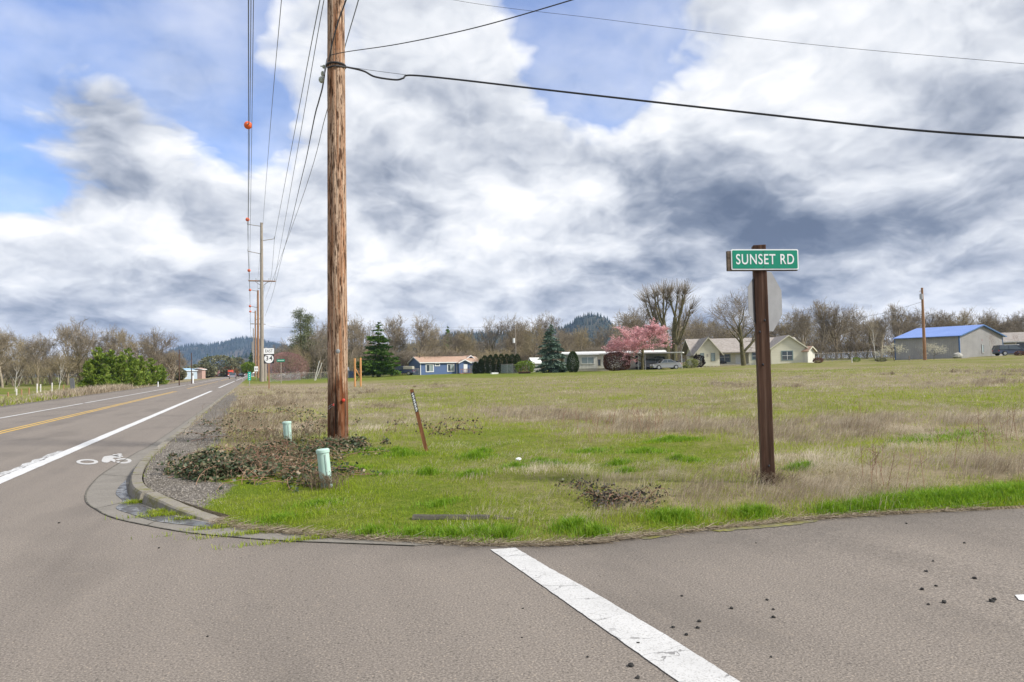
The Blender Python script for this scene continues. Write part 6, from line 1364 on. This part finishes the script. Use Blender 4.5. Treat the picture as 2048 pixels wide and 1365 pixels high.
class Bld:
    def __init__(s, name, p0, p1, label, cat='house'):
        s.v = Vector((p1.x - p0.x, p1.y - p0.y, 0)); s.L = s.v.length; s.r = empty(name, p0, math.atan2(s.v.y, s.v.x), label, cat)
    def box(s, x0, x1, y0, y1, z0, z1, mat, name='wall', par=None): return MB().b(x0, x1, y0, y1, z0, z1).build(name, mat, par or s.r)
    def gable_x(s, x0, x1, y0, y1, ze, zr, wall, roof, oh=.35, trim='trim', th=.14, ohx=None, z0=-.3):
        """ridge along x"""
        ym = (y0 + y1) / 2; oh2 = oh if ohx is None else ohx
        MB().prism([(x0, y0, z0), (x0, y1, z0), (x0, y1, ze), (x0, ym, zr), (x0, y0, ze)], (x1 - x0, 0, 0)).build('wall', wall, s.r)
        k = (zr - ze) / (ym - y0)
        for sg, ya in ((-1, y0), (1, y1)):
            a_ = (x0 - oh2, ya + sg * oh, ze - k * oh + .03); b_ = (x0 - oh2, ym, zr + .03)
            ro = MB().prism([a_, b_, (b_[0], b_[1], b_[2] + th), (a_[0], a_[1], a_[2] + th)], (x1 - x0 + 2 * oh2, 0, 0)).build('roof', roof, s.r)
            MB().b(x0 - oh2, x1 + oh2, ya + sg * oh - .02 * (1 if sg > 0 else 1) - (.02), ya + sg * oh + .02, a_[2] - .06, a_[2] + th - .01).build('gutter', trim, s.r)
            for xx in (x0 - oh2 - .03, x1 + oh2 + .001): MB().prism([(xx, a_[1], a_[2] - .06), (xx, ym, zr - .04), (xx, ym, zr + th + .02), (xx, a_[1], a_[2] + th + .02)], (.03, 0, 0)).build('bargeboard', trim, s.r)
    def gable_y(s, x0, x1, y0, y1, ze, zr, wall, roof, oh=.35, trim='trim', th=.14, z0=-.3, ohy=.35):
        xm = (x0 + x1) / 2
        MB().prism([(x0, y0, z0), (x1, y0, z0), (x1, y0, ze), (xm, y0, zr), (x0, y0, ze)], (0, y1 - y0, 0)).build('wall', wall, s.r)
        k = (zr - ze) / (xm - x0)
        for sg, xa in ((-1, x0), (1, x1)):
            a_ = (xa + sg * oh, y0 - ohy, ze - k * oh + .03); b_ = (xm, y0 - ohy, zr + .03)
            MB().prism([a_, b_, (b_[0], b_[1], b_[2] + th), (a_[0], a_[1], a_[2] + th)], (0, y1 - y0 + ohy, 0)).build('roof', roof, s.r)
            MB().prism([(a_[0], y0 - ohy - .03, a_[2] - .06), (xm, y0 - ohy - .03, zr - .04), (xm, y0 - ohy - .03, zr + th + .02), (a_[0], y0 - ohy - .03, a_[2] + th + .02)], (0, .028, 0)).build('bargeboard', trim, s.r)
    def window(s, xc, zc, w_, h_, y=0, frame='trim', glass='glass', fr=.12, mull=1, cross=0, face='f', x=0, name='window'):
        f = empty(name, (0, 0, 0)); f.parent = s.r
        if face == 'f': f.location = (xc, y, zc)
        elif face == 'l': f.location = (x, xc, zc); f.rotation_euler = (0, 0, -PI / 2)
        elif face == 'r': f.location = (x, xc, zc); f.rotation_euler = (0, 0, PI / 2)
        m = MB(); m.b(-w_ / 2 - fr, w_ / 2 + fr, -.06, .02, h_ / 2, h_ / 2 + fr); m.b(-w_ / 2 - fr, w_ / 2 + fr, -.06, .02, -h_ / 2 - fr, -h_ / 2); m.b(-w_ / 2 - fr, -w_ / 2, -.06, .02, -h_ / 2, h_ / 2); m.b(w_ / 2, w_ / 2 + fr, -.06, .02, -h_ / 2, h_ / 2); m.build('frame', frame, f)
        n_ = mull + 1
        for k in range(n_): 
            xa = -w_ / 2 + w_ * k / n_; MB().b(xa + .02, xa + w_ / n_ - .02, -.02, -.01, -h_ / 2, h_ / 2).build('pane', glass if not isinstance(glass, tuple) else glass[k % len(glass)], f)
        m = MB()
        for k in range(1, n_): xa = -w_ / 2 + w_ * k / n_; m.b(xa - .035, xa + .035, -.05, -.005, -h_ / 2, h_ / 2)
        if cross: m.b(-w_ / 2, w_ / 2, -.045, -.004, -.03, .03)
        if m.v: m.build('mullion', 'trim', f)
    def trim(s, x, y, z0, z1, mat='trim', w_=.14): MB().b(x - w_ / 2, x + w_ / 2, y - .03, y + .0, z0, z1).build('corner_trim', mat, s.r)
# blue house
b = Bld('blue_house', FL(840.5, 138), FL(916.5, 141.3), 'blue single-storey manufactured house with white trim and tan roof')
L_ = b.L; b.gable_x(0, L_ + 5, 0, 8.0, 2.45, 3.55, 'bluesiding', 'tanroof', .30, ohx=.2)
pm = L_ / 76.0
b.window((864.5 - 840) * pm * .0 + 1.95, 1.35, 1.35, 1.25, glass=('glass', 'glassc'), fr=.17); b.window(3.4 + .15, 2.0, .75, .28, mull=0, fr=.15); b.window(6.35, 1.35, 1.2, 1.25, glass=('glass', 'glassc'), fr=.17)
b.trim(.07, 0, -.2, 2.4); b.trim(L_ - .3, 0, -.2, 2.4)
b.gable_y(L_ - .2, L_ + 2.1, -1.1, 2, 2.3, 2.85, 'bluesiding', 'tanroof', .25)
b.gable_y(L_ + 2.0, L_ + 5.2, 2.5, 6.5, 2.6, 3.75, 'bluesiding', 'tanroof', .3)
b.box(L_ + .75, L_ + 1.55, -1.15, -1.09, .35, 2.0, 'trim', 'door'); b.box(L_ + .8, L_ + 1.5, -1.14, -1.08, 2.06, 2.28, 'glass', 'transom')
for k in range(6): b.box(L_ - .35 + k * .45, L_ - .29 + k * .45, -2.2, -2.14, -.2, 1.0, 'tan', 'baluster')
b.box(L_ - .4, L_ + 2.1, -2.22, -2.12, .95, 1.05, 'tan', 'rail'); b.box(L_ - .4, L_ + 2.1, -2.2, -1.12, .05, .25, 'tan', 'deck')
MB().tube([(.9, 3.2, 3.3), (.9, 3.2, 4.0)], .09, 8).build('chimney', 'black', b.r)
# blue/white shed
b = Bld('shed', FL(688, 130), FL(697, 130.3), 'small pale shed with a blue side behind the big pole', 'shed'); b.gable_x(0, b.L, 0, 2, 1.4, 1.9, 'whitesiding', 'whiteroof', .1); b.box(b.L, b.L + 1.0, -.06, 1.9, -.2, 1.35, 'bluesiding', 'side_wall')
b = Bld('shed', FL(1066, 122), FL(1082, 122.5), 'small grey shed with a peaked roof left of the blue spruce', 'shed'); b.gable_x(0, b.L, 0, 2.5, 1.5, 2.3, 'barnside', 'whiteroof', .15)
# white mobile home
b = Bld('mobile_home', FL(1128, 111), FL(1330, 109), 'long white single-wide mobile home with a low metal roof', 'mobile home'); L_ = b.L; m_ = L_ / 202.0
b.box(0, L_ * .98, 0, 4.0, .45, 2.75, 'whitesiding'); b.box(.05, L_ * .975, .06, 3.9, -.2, .45, 'skirt', 'skirting'); b.gable_x(-.1, L_, -.1, 4.1, 2.72, 3.0, 'whitesiding', 'whiteroof', .25, z0=2.7)
xb0, xb1 = 27 * m_, 68 * m_; b.box(xb0, xb1, -.9, -.01, .45, 2.55, 'whitesiding', 'bay_wall'); b.box(xb0, xb1, -.88, -.02, -.2, .45, 'skirt', 'bay_skirting'); b.box(xb0 - .2, xb1 + .25, -1.15, .1, 2.56, 2.68, 'whiteroof', 'bay_roof')
b.window((1176.5 - 1128) * m_, 1.72, 24 * m_, .95, y=-.9, glass=('glassc', 'glassc'), frame='whitesiding'); b.window((1199.5 - 1128) * m_, 1.35, 5 * m_, .95, y=-.0, glass='glass', mull=0, frame='skirt', fr=.06)
b.window(8 * m_, 1.7, .8, .9, y=0, glass='glassc', frame='whitesiding', mull=0)
b.box(144 * m_, 149 * m_, -.05, .0, .3, 2.3, 'darkin', 'doorway')
# carport
b = Bld('carport', FL(1270, 106), FL(1366, 104), 'white flat-roofed carport beside the mobile home', 'carport'); L_ = b.L; b.box(0, L_, -.2, 4.5, 2.42, 2.58, 'whiteroof', 'roof')
for (x, y) in ((.5, 0), (1.55, -.1), (L_ - .15, 0), (L_ - 1.4, 4.2), (.5, 4.2)): b.box(x - .05, x + .05, y, y + .1, -.2, 2.42, 'trim', 'post')
b.box(1.6, L_ * .62, 4.3, 4.4, 1.2, 2.4, 'creamtrim', 'back_panel')
# cream house
b = Bld('cream_house', FL(1394, 121), FL(1613, 120), 'cream ranch house with two front gables and a grey shingle roof'); L_ = b.L; m_ = L_ / 219.0
b.gable_x(.4, L_ - .6, 2.4, 11, 2.5, 4.75, 'cream', 'greyroof', 1.0, trim='creamtrim')
b.box(3.95, 9.2, 1.0, 1.12, 2.28, 2.46, 'creamtrim', 'porch_beam'); b.box(3.95, 9.2, .9, 2.4, -.2, .22, 'skirt', 'porch_floor')
k_ = (4.75 - 2.5) / 4.3
MB().prism([(3.9, .7, 2.5 - .35), (3.9, 2.42, 2.9), (3.9, 2.42, 3.05), (3.9, .7, 2.3)], (8.0, 0, 0)).build('porch_roof', 'greyroof', b.r)
for x in (4.0, 9.15): b.box(x - .06, x + .06, .9, 1.02, .2, 2.4, 'creamtrim', 'porch_post')
b.gable_y(.0, 3.85, -.2, 6.5, 2.45, 4.75, 'cream', 'greyroof', .62, 'creamtrim')
x0, x1 = (1537 - 1394) * m_ + .45, L_; b.box(9.2, x0 - .002, .9, 3, -.3, 2.45, 'cream'); b.gable_y(x0, x1, -.2, 6.5, 2.75, 4.85, 'cream', 'greyroof', .5, 'creamtrim')
def xx(px): return (px - 1394) * m_
b.window(xx(1457), 1.45, 20 * m_, 1.45, y=2.38, frame='tealframe', cross=1, fr=.14); b.window(xx(1516), 1.55, 1.2, 1.1, y=.9, frame='tealframe', cross=1, fr=.12, mull=0); b.window(xx(1540), 1.55, .9, 1.1, y=-.2, frame='tealframe', cross=1, fr=.1, mull=0) if False else None
b.window(xx(1574.5), 1.5, 20 * m_, 1.4, y=-.2, frame='tealframe', cross=1, fr=.14)
b.window(xx(1404.5), 1.5, .55, 1.25, y=-.2, frame='tealframe', glass='glassc', mull=0, fr=.06); b.window(xx(1426.5), 1.5, .55, 1.25, y=-.2, frame='tealframe', glass='glassc', mull=0, fr=.06)
b.box(xx(1479), xx(1489), 2.33, 2.39, .25, 2.25, 'trim', 'door'); b.box(xx(1446), xx(1458), 1.4, 1.8, .35, .7, 'darkin', 'bench'); b.box(xx(1414), xx(1417), -.24, -.2, 1.55, 2.0, 'skirt', 'meter_box')
b = Bld('shed', FL(1616, 119), FL(1630, 120), 'small white outbuilding with a red roof at the right end of the cream house', 'shed'); b.gable_y(0, b.L, 0, 3, 1.9, 2.6, 'whitesiding', 'tanroof', .2, 'creamtrim')
# barn
pc, pl_, pr_ = FL(1920.5, 111), FL(1798, 122), FL(2007, 119)
b = Bld('metal_barn', pc, pr_, 'grey metal barn with a bright blue roof', 'barn'); W_ = b.L; Lb = 10.3; ze = topz(1921, 671.5, 111) - pc.z; zr = ze + 1.75
b.gable_y(0, W_, 0, Lb, ze, zr, 'barnside', 'blueroof', .55, 'bluetrim', .10, ohy=.45)
m = MB()
for k in range(int(W_ / .3)): x = .15 + k * .3; zt = ze + (zr - ze) * (1 - abs(x - W_ / 2) / (W_ / 2)); m.b(x - .02, x + .02, -.03, -.001, .0, zt - .12)
o = m.build('ribs', 'barnside', b.r); o['kind'] = 'stuff'
m = MB(); [m.b(-.03, -.001, .2 + k * .3 - .02, .2 + k * .3 + .02, 0, ze - .15) for k in range(int(Lb / .3))]; o = m.build('ribs', 'barnside', b.r); o['kind'] = 'stuff'
b.box(-.05, .12, -.05, -.032, -.1, ze - .05, 'bluetrim', 'corner_trim'); b.box(-.05, -.032, -.05, .12, -.1, ze - .05, 'bluetrim', 'corner_trim'); b.box(W_ - .12, W_ + .03, -.05, -.032, -.1, ze - .05, 'bluetrim', 'corner_trim'); b.box(-.05, -.032, Lb - .15, Lb, -.1, ze - .05, 'bluetrim', 'corner_trim')
xw_ = W_ * .51; b.window(xw_, 1.55, .55, 1.25, y=-.03, mull=0, fr=.10, glass='glassc', frame='barnside'); MAT['emblem'] = flat('red_emblem', (.40, .12, .10), .6)
m = MB()
for k in range(5): t = PI / 2 + k * 2 * PI / 5; m.add([(xw_ - .15, -.05, 2.95), (xw_ - .15 + .07 * math.cos(t - .63), -.05, 2.95 + .07 * math.sin(t - .63)), (xw_ - .15 + .2 * math.cos(t), -.05, 2.95 + .2 * math.sin(t)), (xw_ - .15 + .07 * math.cos(t + .63), -.05, 2.95 + .07 * math.sin(t + .63))], [(0, 1, 2, 3)])
m.build('star', 'emblem', b.r)
# far right house
b = Bld('grey_roof_house', FL(2004, 134), FL(2110, 130), 'house with a low grey roof partly hidden behind the barn'); b.gable_x(0, b.L, 0, 8, 2.6, 4.2, 'skirt', 'greyroof', .6); b.window(3.0, 1.3, 1.3, 2.0, y=0, glass='glass', mull=0); b.window(6.5, 1.6, 1.4, 1.2, y=0)
# pale warehouse far left and distant buildings
MAT['paleblue'] = flat('pale_blue_steel', (.42, .52, .60), .5); MAT['paleblueroof'] = flat('pale_blue_roof', (.30, .48, .62), .5); MAT['brick'] = flat('brick_red', (.42, .28, .23), .8)
def far_bld(px0, px1, d0, d1, top, label, wall, roof, cat='building', rise=.6, wins=0):
    p0, p1 = F(px0, d0, 0), F(px1, d1, 0); p0.z = p1.z = 0; b = Bld('warehouse' if cat == 'warehouse' else 'building', p0, p1, label, cat); h_ = topz(px0, top, (d0 + d1) / 2); b.gable_x(0, b.L, 0, max(3, b.L * .4), h_ - rise, h_, wall, roof, .3)
    for k in range(wins): b.window(b.L * (k + .5) / wins, h_ * .4, 1.2, 1.2)
    return b
far_bld(338, 403, 205, 225, 738, 'long pale blue metal warehouse beyond the cedars', 'paleblue', 'paleblueroof', 'warehouse', .7, 5)
far_bld(404, 411, 222, 224, 737, 'red-roofed annex at the end of the pale blue warehouse', 'brick', 'brick', 'building', .4)
far_bld(443, 452, 330, 332, 742, 'small white house under the rust-orange tree', 'trim', 'greyroof', 'house')
far_bld(481, 496, 560, 560, 741, 'tan-roofed building at the far end of the highway', 'whitesiding', 'tanroof', 'building', 1.2, 3)
far_bld(500, 512, 300, 302, 744, 'low white building behind the utility poles', 'trim', 'whiteroof', 'building', .5, 2)
far_bld(592, 612, 170, 171, 745, 'pale building glimpsed between the dark trees left of the big pole', 'trim', 'whiteroof', 'building', .4)
# picnic things behind the hedge
b = Bld('picnic_table', FL(1036, 110), FL(1062, 110), 'dark weathered picnic deck beside the chain-link fence', 'deck'); b.box(0, b.L, 0, 1.6, .18, .30, 'tan', 'deck_top'); b.box(.1, b.L - .1, .1, 1.5, -.1, .18, 'darkin', 'deck_base'); [b.box(.2 + k * .6, .27 + k * .6, 1.5, 1.57, .3, 1.1, 'tan', 'post') for k in range(3)]
o = MB().b(-.6, .6, -.3, .3, 0, .28).build('trough', 'trim', None); o.location = FL(989, 118); tag(o, 'low white trough on the grass before the green-slatted fence', 'trough')
# boulder by barn
MAT['boulder'] = two('boulder', (.22, .21, .18), (.45, .44, .40), 3, bump=.5, bd=.03)
mb = MB(); mb.ball((0, 0, .35), (.85, .6, .55), 14, 9); rr_ = random.Random(4); mb.v = [(x * rr_.uniform(.9, 1.1), y, max(z * rr_.uniform(.92, 1.08), -.1)) for x, y, z in mb.v]; o = mb.build('boulder', 'boulder'); o.location = FL(1916, 107); tag(o, 'rounded grey boulder at the near corner of the barn', 'boulder')
o = MB().tube([(0, 0, 0), (0, 0, .75)], [.12, .08], 6).build('stump', 'bark'); o.location = FL(1819, 110); tag(o, 'small dark stump by the barn wall left of the pole', 'stump')
# stones around flower bed at cream house
st_ = lumpmesh(9, .14); st_.materials.append(MAT['boulder'])
for k in range(11): o = bpy.data.objects.new('border_stone', st_); C.objects.link(o); o.location = FL(1362 + k * 7.2, 107 + k * .35); o.rotation_euler = (0, 0, k); tag(o, 'pale border stone in the row before the cream house', 'stone', 'border stones')

# ------------------------------------------------------------------ vehicles
def paintm(name, c, r_=.25):
    k = MT(name, r_, .6, .2); k.color(c); k.b.inputs['Coat Weight'].default_value = .5; return k.m
MAT['silver'] = paintm('silver_paint', (.30, .31, .33)); MAT['navy'] = paintm('navy_paint', (.035, .05, .10)); MAT['blackpaint'] = paintm('black_paint', (.015, .015, .018)); MAT['greypaint'] = paintm('grey_paint', (.27, .27, .29)); MAT['redpaint'] = paintm('red_paint', (.65, .09, .04)); MAT['whitepaint'] = paintm('white_vehicle_paint', (.75, .76, .78))
kh = MT('tail_lamp', .3, .5); kh.color((.35, .02, .02)); MAT['tail'] = kh.m; kh = MT('head_lamp', .1, .6); kh.color((.7, .7, .7)); MAT['lamp'] = kh.m
def car(name, kind, mat, loc, rz, label, L_=4.6, W_=1.8, cat='car'):
    """x forward"""
    r = empty(name, loc, rz, label, cat); h = L_ / 2
    P = {'sedan': ([(-h, .45), (-h + .05, .85), (-h + .25, .98), (-h + .9, 1.02), (h - 1.35, .98), (h - .5, .82), (h - .06, .66), (h, .42), (h - .1, .25), (-h + .1, .25)], [(-h + .75, 1.0), (-h + 1.55, 1.40), (-.1, 1.44), (.55, 1.38), (h - 1.2, .97)]),
         'suv': ([(-h, .5), (-h + .03, 1.0), (h - 1.1, 1.02), (h - .2, .9), (h, .6), (h - .05, .3), (-h + .05, .3)], [(-h + .04, .99), (-h + .25, 1.62), (.5, 1.66), (h - 1.15, 1.0)]),
         'pickup': ([(-h, .5), (-h, 1.10), (h - 1.25, 1.12), (h - .15, 1.02), (h, .7), (h - .05, .35), (-h + .05, .4)], [(-.45, 1.1), (-.35, 1.75), (.75, 1.78), (h - 1.35, 1.12)])}[kind]
    def side(prof, wf):
        vs = []; n_ = len(prof)
        for s_ in (-1, 1): vs += [(x, s_ * wf(x, z), z) for x, z in prof]
        return MB().add(vs, [tuple(range(n_)), tuple(range(n_, 2 * n_))[::-1]] + [(i, i + n_, (i + 1) % n_ + n_, (i + 1) % n_) for i in range(n_)])
    wb = lambda x, z: W_ / 2 * (1 - .10 * max(abs(x) / h - .75, 0) / .25) * (1 - .04 * max(z - .7, 0) / .4)
    wc = lambda x, z: W_ / 2 * (.95 - .24 * (z - 1.0))
    side(P[0], wb).build('body', mat, r, bevel=.05); side(P[1], wc).build('cabin_glass', 'glass', r)
    cp = P[1]; top = [p for p in cp if p[1] > 1.3]
    vs = []; 
    for s_ in (-1, 1): vs += [(x + (-.04 if i == 0 else .04 if i == len(top) - 1 else 0), s_ * (wc(x, z) + .012), z) for i, (x, z) in enumerate(top)]
    n_ = len(top); MB().add(vs + [(v[0], v[1], v[2] + .045) for v in vs], [tuple(range(n_)) + tuple(range(2 * n_ - 1, n_ - 1, -1))] + [tuple(q + 2 * n_ for q in (i, i + 1, i + 1 + n_, i + n_)) for i in range(n_ - 1)] + [(i, i + 1, i + 1 + 2 * n_, i + 2 * n_) for i in range(n_ - 1)] + [(i + n_, i + 1 + n_, i + 1 + 3 * n_, i + 3 * n_) for i in range(n_ - 1)] + [(0, n_, 3 * n_, 2 * n_), (n_ - 1, 2 * n_ - 1, 4 * n_ - 1, 3 * n_ - 1)]).build('roof', mat, r)
    for s_ in (-1, 1):
        for (a_, b_) in ((cp[0], top[0]), (cp[-1], top[-1])): MB().tube([(a_[0], s_ * (wc(*a_) + .005), a_[1]), (b_[0], s_ * (wc(*b_) + .005), b_[1])], .045, 5).build('pillar', mat, r)
        xm_ = (top[0][0] + top[-1][0]) / 2; MB().tube([(xm_, s_ * (wc(xm_, 1.0) + .008), 1.0), (xm_, s_ * (wc(xm_, top[0][1]) + .008), top[0][1])], .035, 5).build('pillar', mat, r)
    wr = .33 if kind == 'sedan' else .38
    for xw2 in (-h + .85, h - .85):
        for s_ in (-1, 1):
            y = s_ * (W_ / 2 - .09); w2 = empty('wheel', (xw2, y, wr)); w2.parent = r
            MB().tube([(0, -.11, 0), (0, .11, 0)], wr, 18).build('tyre', 'black', w2, True); MB().tube([(0, s_ * .09, 0), (0, s_ * .125, 0)], wr * .6, 12).build('rim', 'steel', w2)
    for s_ in (-1, 1):
        MB().b(-h - .01, -h + .06, s_ * (W_ / 2 - .32), s_ * (W_ / 2 - .1), .72, .92).build('tail_light', 'tail', r); MB().b(h - .14, h - .02, s_ * (W_ / 2 - .42), s_ * (W_ / 2 - .14), .60, .74).build('headlight', 'lamp', r)
    if kind == 'pickup': MB().b(-h + .08, -.55, -W_ / 2 + .1, W_ / 2 - .1, 1.12, 1.13).build('bed', 'darkin', r)
    return r
rzc = -math.radians(YAW)
fl = FL(1331, 103); car('sedan', 'sedan', 'silver', fl, rzc + PI + .12, 'silver sedan parked in the open by the carport', 4.3)
fl = FL(1322, 108.5); car('pickup_truck', 'pickup', 'blackpaint', fl, rzc + PI + .05, 'black pickup truck under the carport behind the silver sedan', 5.0, 1.95, 'truck')
fl = FL(1300, 108); car('van', 'suv', 'greypaint', fl, rzc + PI, 'dull grey covered vehicle in the shade of the carport', 4.2, 1.8, 'van')
fl = FL(803, 133); r = car('pickup_truck', 'pickup', 'navy', fl, rzc + PI - .1, 'dark blue pickup with a pale canopy beside the blue house', 4.9, 1.9, 'truck'); MB().b(-2.3, -.5, -.85, .85, 1.13, 1.70).build('canopy', 'skirt', r, bevel=.06)
fl = FL(2022, 112); r = car('pickup_truck', 'suv', 'navy', fl, rzc, 'dark blue and white sport utility vehicle right of the barn', 4.8, 1.9, 'truck'); MB().b(-1.5, .9, -.75, .75, 1.66, 1.74).build('roof_panel', 'whitepaint', r)
# traffic: highway runs along +y, lane nearest us X from XW to centre
def onroad(px, d): p = F(px, d, 0); p.z = 0; return p
car('van', 'suv', 'greypaint', Vector((-5.9, 225, 0)), PI / 2, 'grey minivan driving away on the highway', 4.6, 1.95, 'van')
t = empty('red_truck', Vector((-9.9, 345, 0)), -PI / 2, 'red-orange box truck coming along the highway', 'truck')
MB().b(-3, 2.0, -1.15, 1.15, .9, 3.1).build('box', 'redpaint', t, bevel=.05); MB().b(2.05, 3.4, -1.1, 1.1, .6, 2.5).build('cab', 'redpaint', t, bevel=.15); MB().b(3.38, 3.45, -.95, .95, 1.5, 2.2).build('windscreen', 'glass', t); MB().b(3.40, 3.5, -1.1, 1.1, .45, .85).build('bumper', 'whitepaint', t)
for x in (-2, 2.6):
    for s_ in (-1, 1): MB().tube([(x, s_ * 1.0 - .12, .48), (x, s_ * 1.0 + .12, .48)], .48, 14).build('wheel', 'black', t)
for k, (x, y, kd_, m_, rz_, lb) in enumerate(((-5.5, 330, 'sedan', 'blackpaint', PI / 2, 'black car driving ahead of the grey minivan'), (-9.7, 375, 'sedan', 'whitepaint', -PI / 2, 'white car approaching behind the red truck'), (-5.3, 430, 'suv', 'whitepaint', PI / 2, 'white sport utility vehicle far ahead on the highway'), (-9.4, 460, 'sedan', 'silver', -PI / 2, 'silver car approaching far off'), (-5.2, 560, 'sedan', 'redpaint', PI / 2, 'tiny red car at the far end of the highway'))):
    car('car', kd_, m_, Vector((x, y, 0)), rz_, lb, 4.5)
car('car', 'sedan', 'whitepaint', FL(575, 160), 0.3, 'white car parked beyond the pink shrub', 4.4)
# mailbox near far verge
r, b_, h_ = simple_sign(485.5, 762, 150, 751, 'dark mailbox on a pale post beside the highway', 'mailbox'); r['category'] = 'mailbox'; MB().tube([(0, 0, 0), (0, 0, h_)], .06, 6).build('post', 'birch', r); MB().b(-.35, .35, -.3, .3, h_ - .35, h_ + .15).build('box', 'darkin', r, bevel=.08)
# ------------------------------------------------------------------ haze
hv = bpy.data.materials.new('air_haze'); hv.use_nodes = True; t = hv.node_tree; t.nodes.clear(); pv = t.nodes.new('ShaderNodeVolumePrincipled'); pv.inputs['Color'].default_value = (.46, .64, 1.0, 1); pv.inputs['Density'].default_value = .00010; pv.inputs['Anisotropy'].default_value = .0
oo = t.nodes.new('ShaderNodeOutputMaterial'); t.links.new(pv.outputs[0], oo.inputs['Volume']); MAT['haze'] = hv
hz_o = MB().b(-6100, 6100, -6100, 6100, -6, 215).build('haze', 'haze'); hz_o['kind'] = 'stuff'; hz_o['label'] = 'thin pale blue air haze over the whole valley'; hz_o['category'] = 'haze'
for o in list(bpy.data.objects):
    if 'H' in o.keys(): del o['H']
tot = 0
seen = {}
for o in bpy.data.objects:
    if o.type == 'MESH' and o.data.name not in seen: seen[o.data.name] = 1; tot += sum(len(p.vertices) - 2 for p in o.data.polygons) if len(o.data.polygons) < 20000 else len(o.data.polygons) * 2
print('objects', len(bpy.data.objects), 'triangles about', tot)
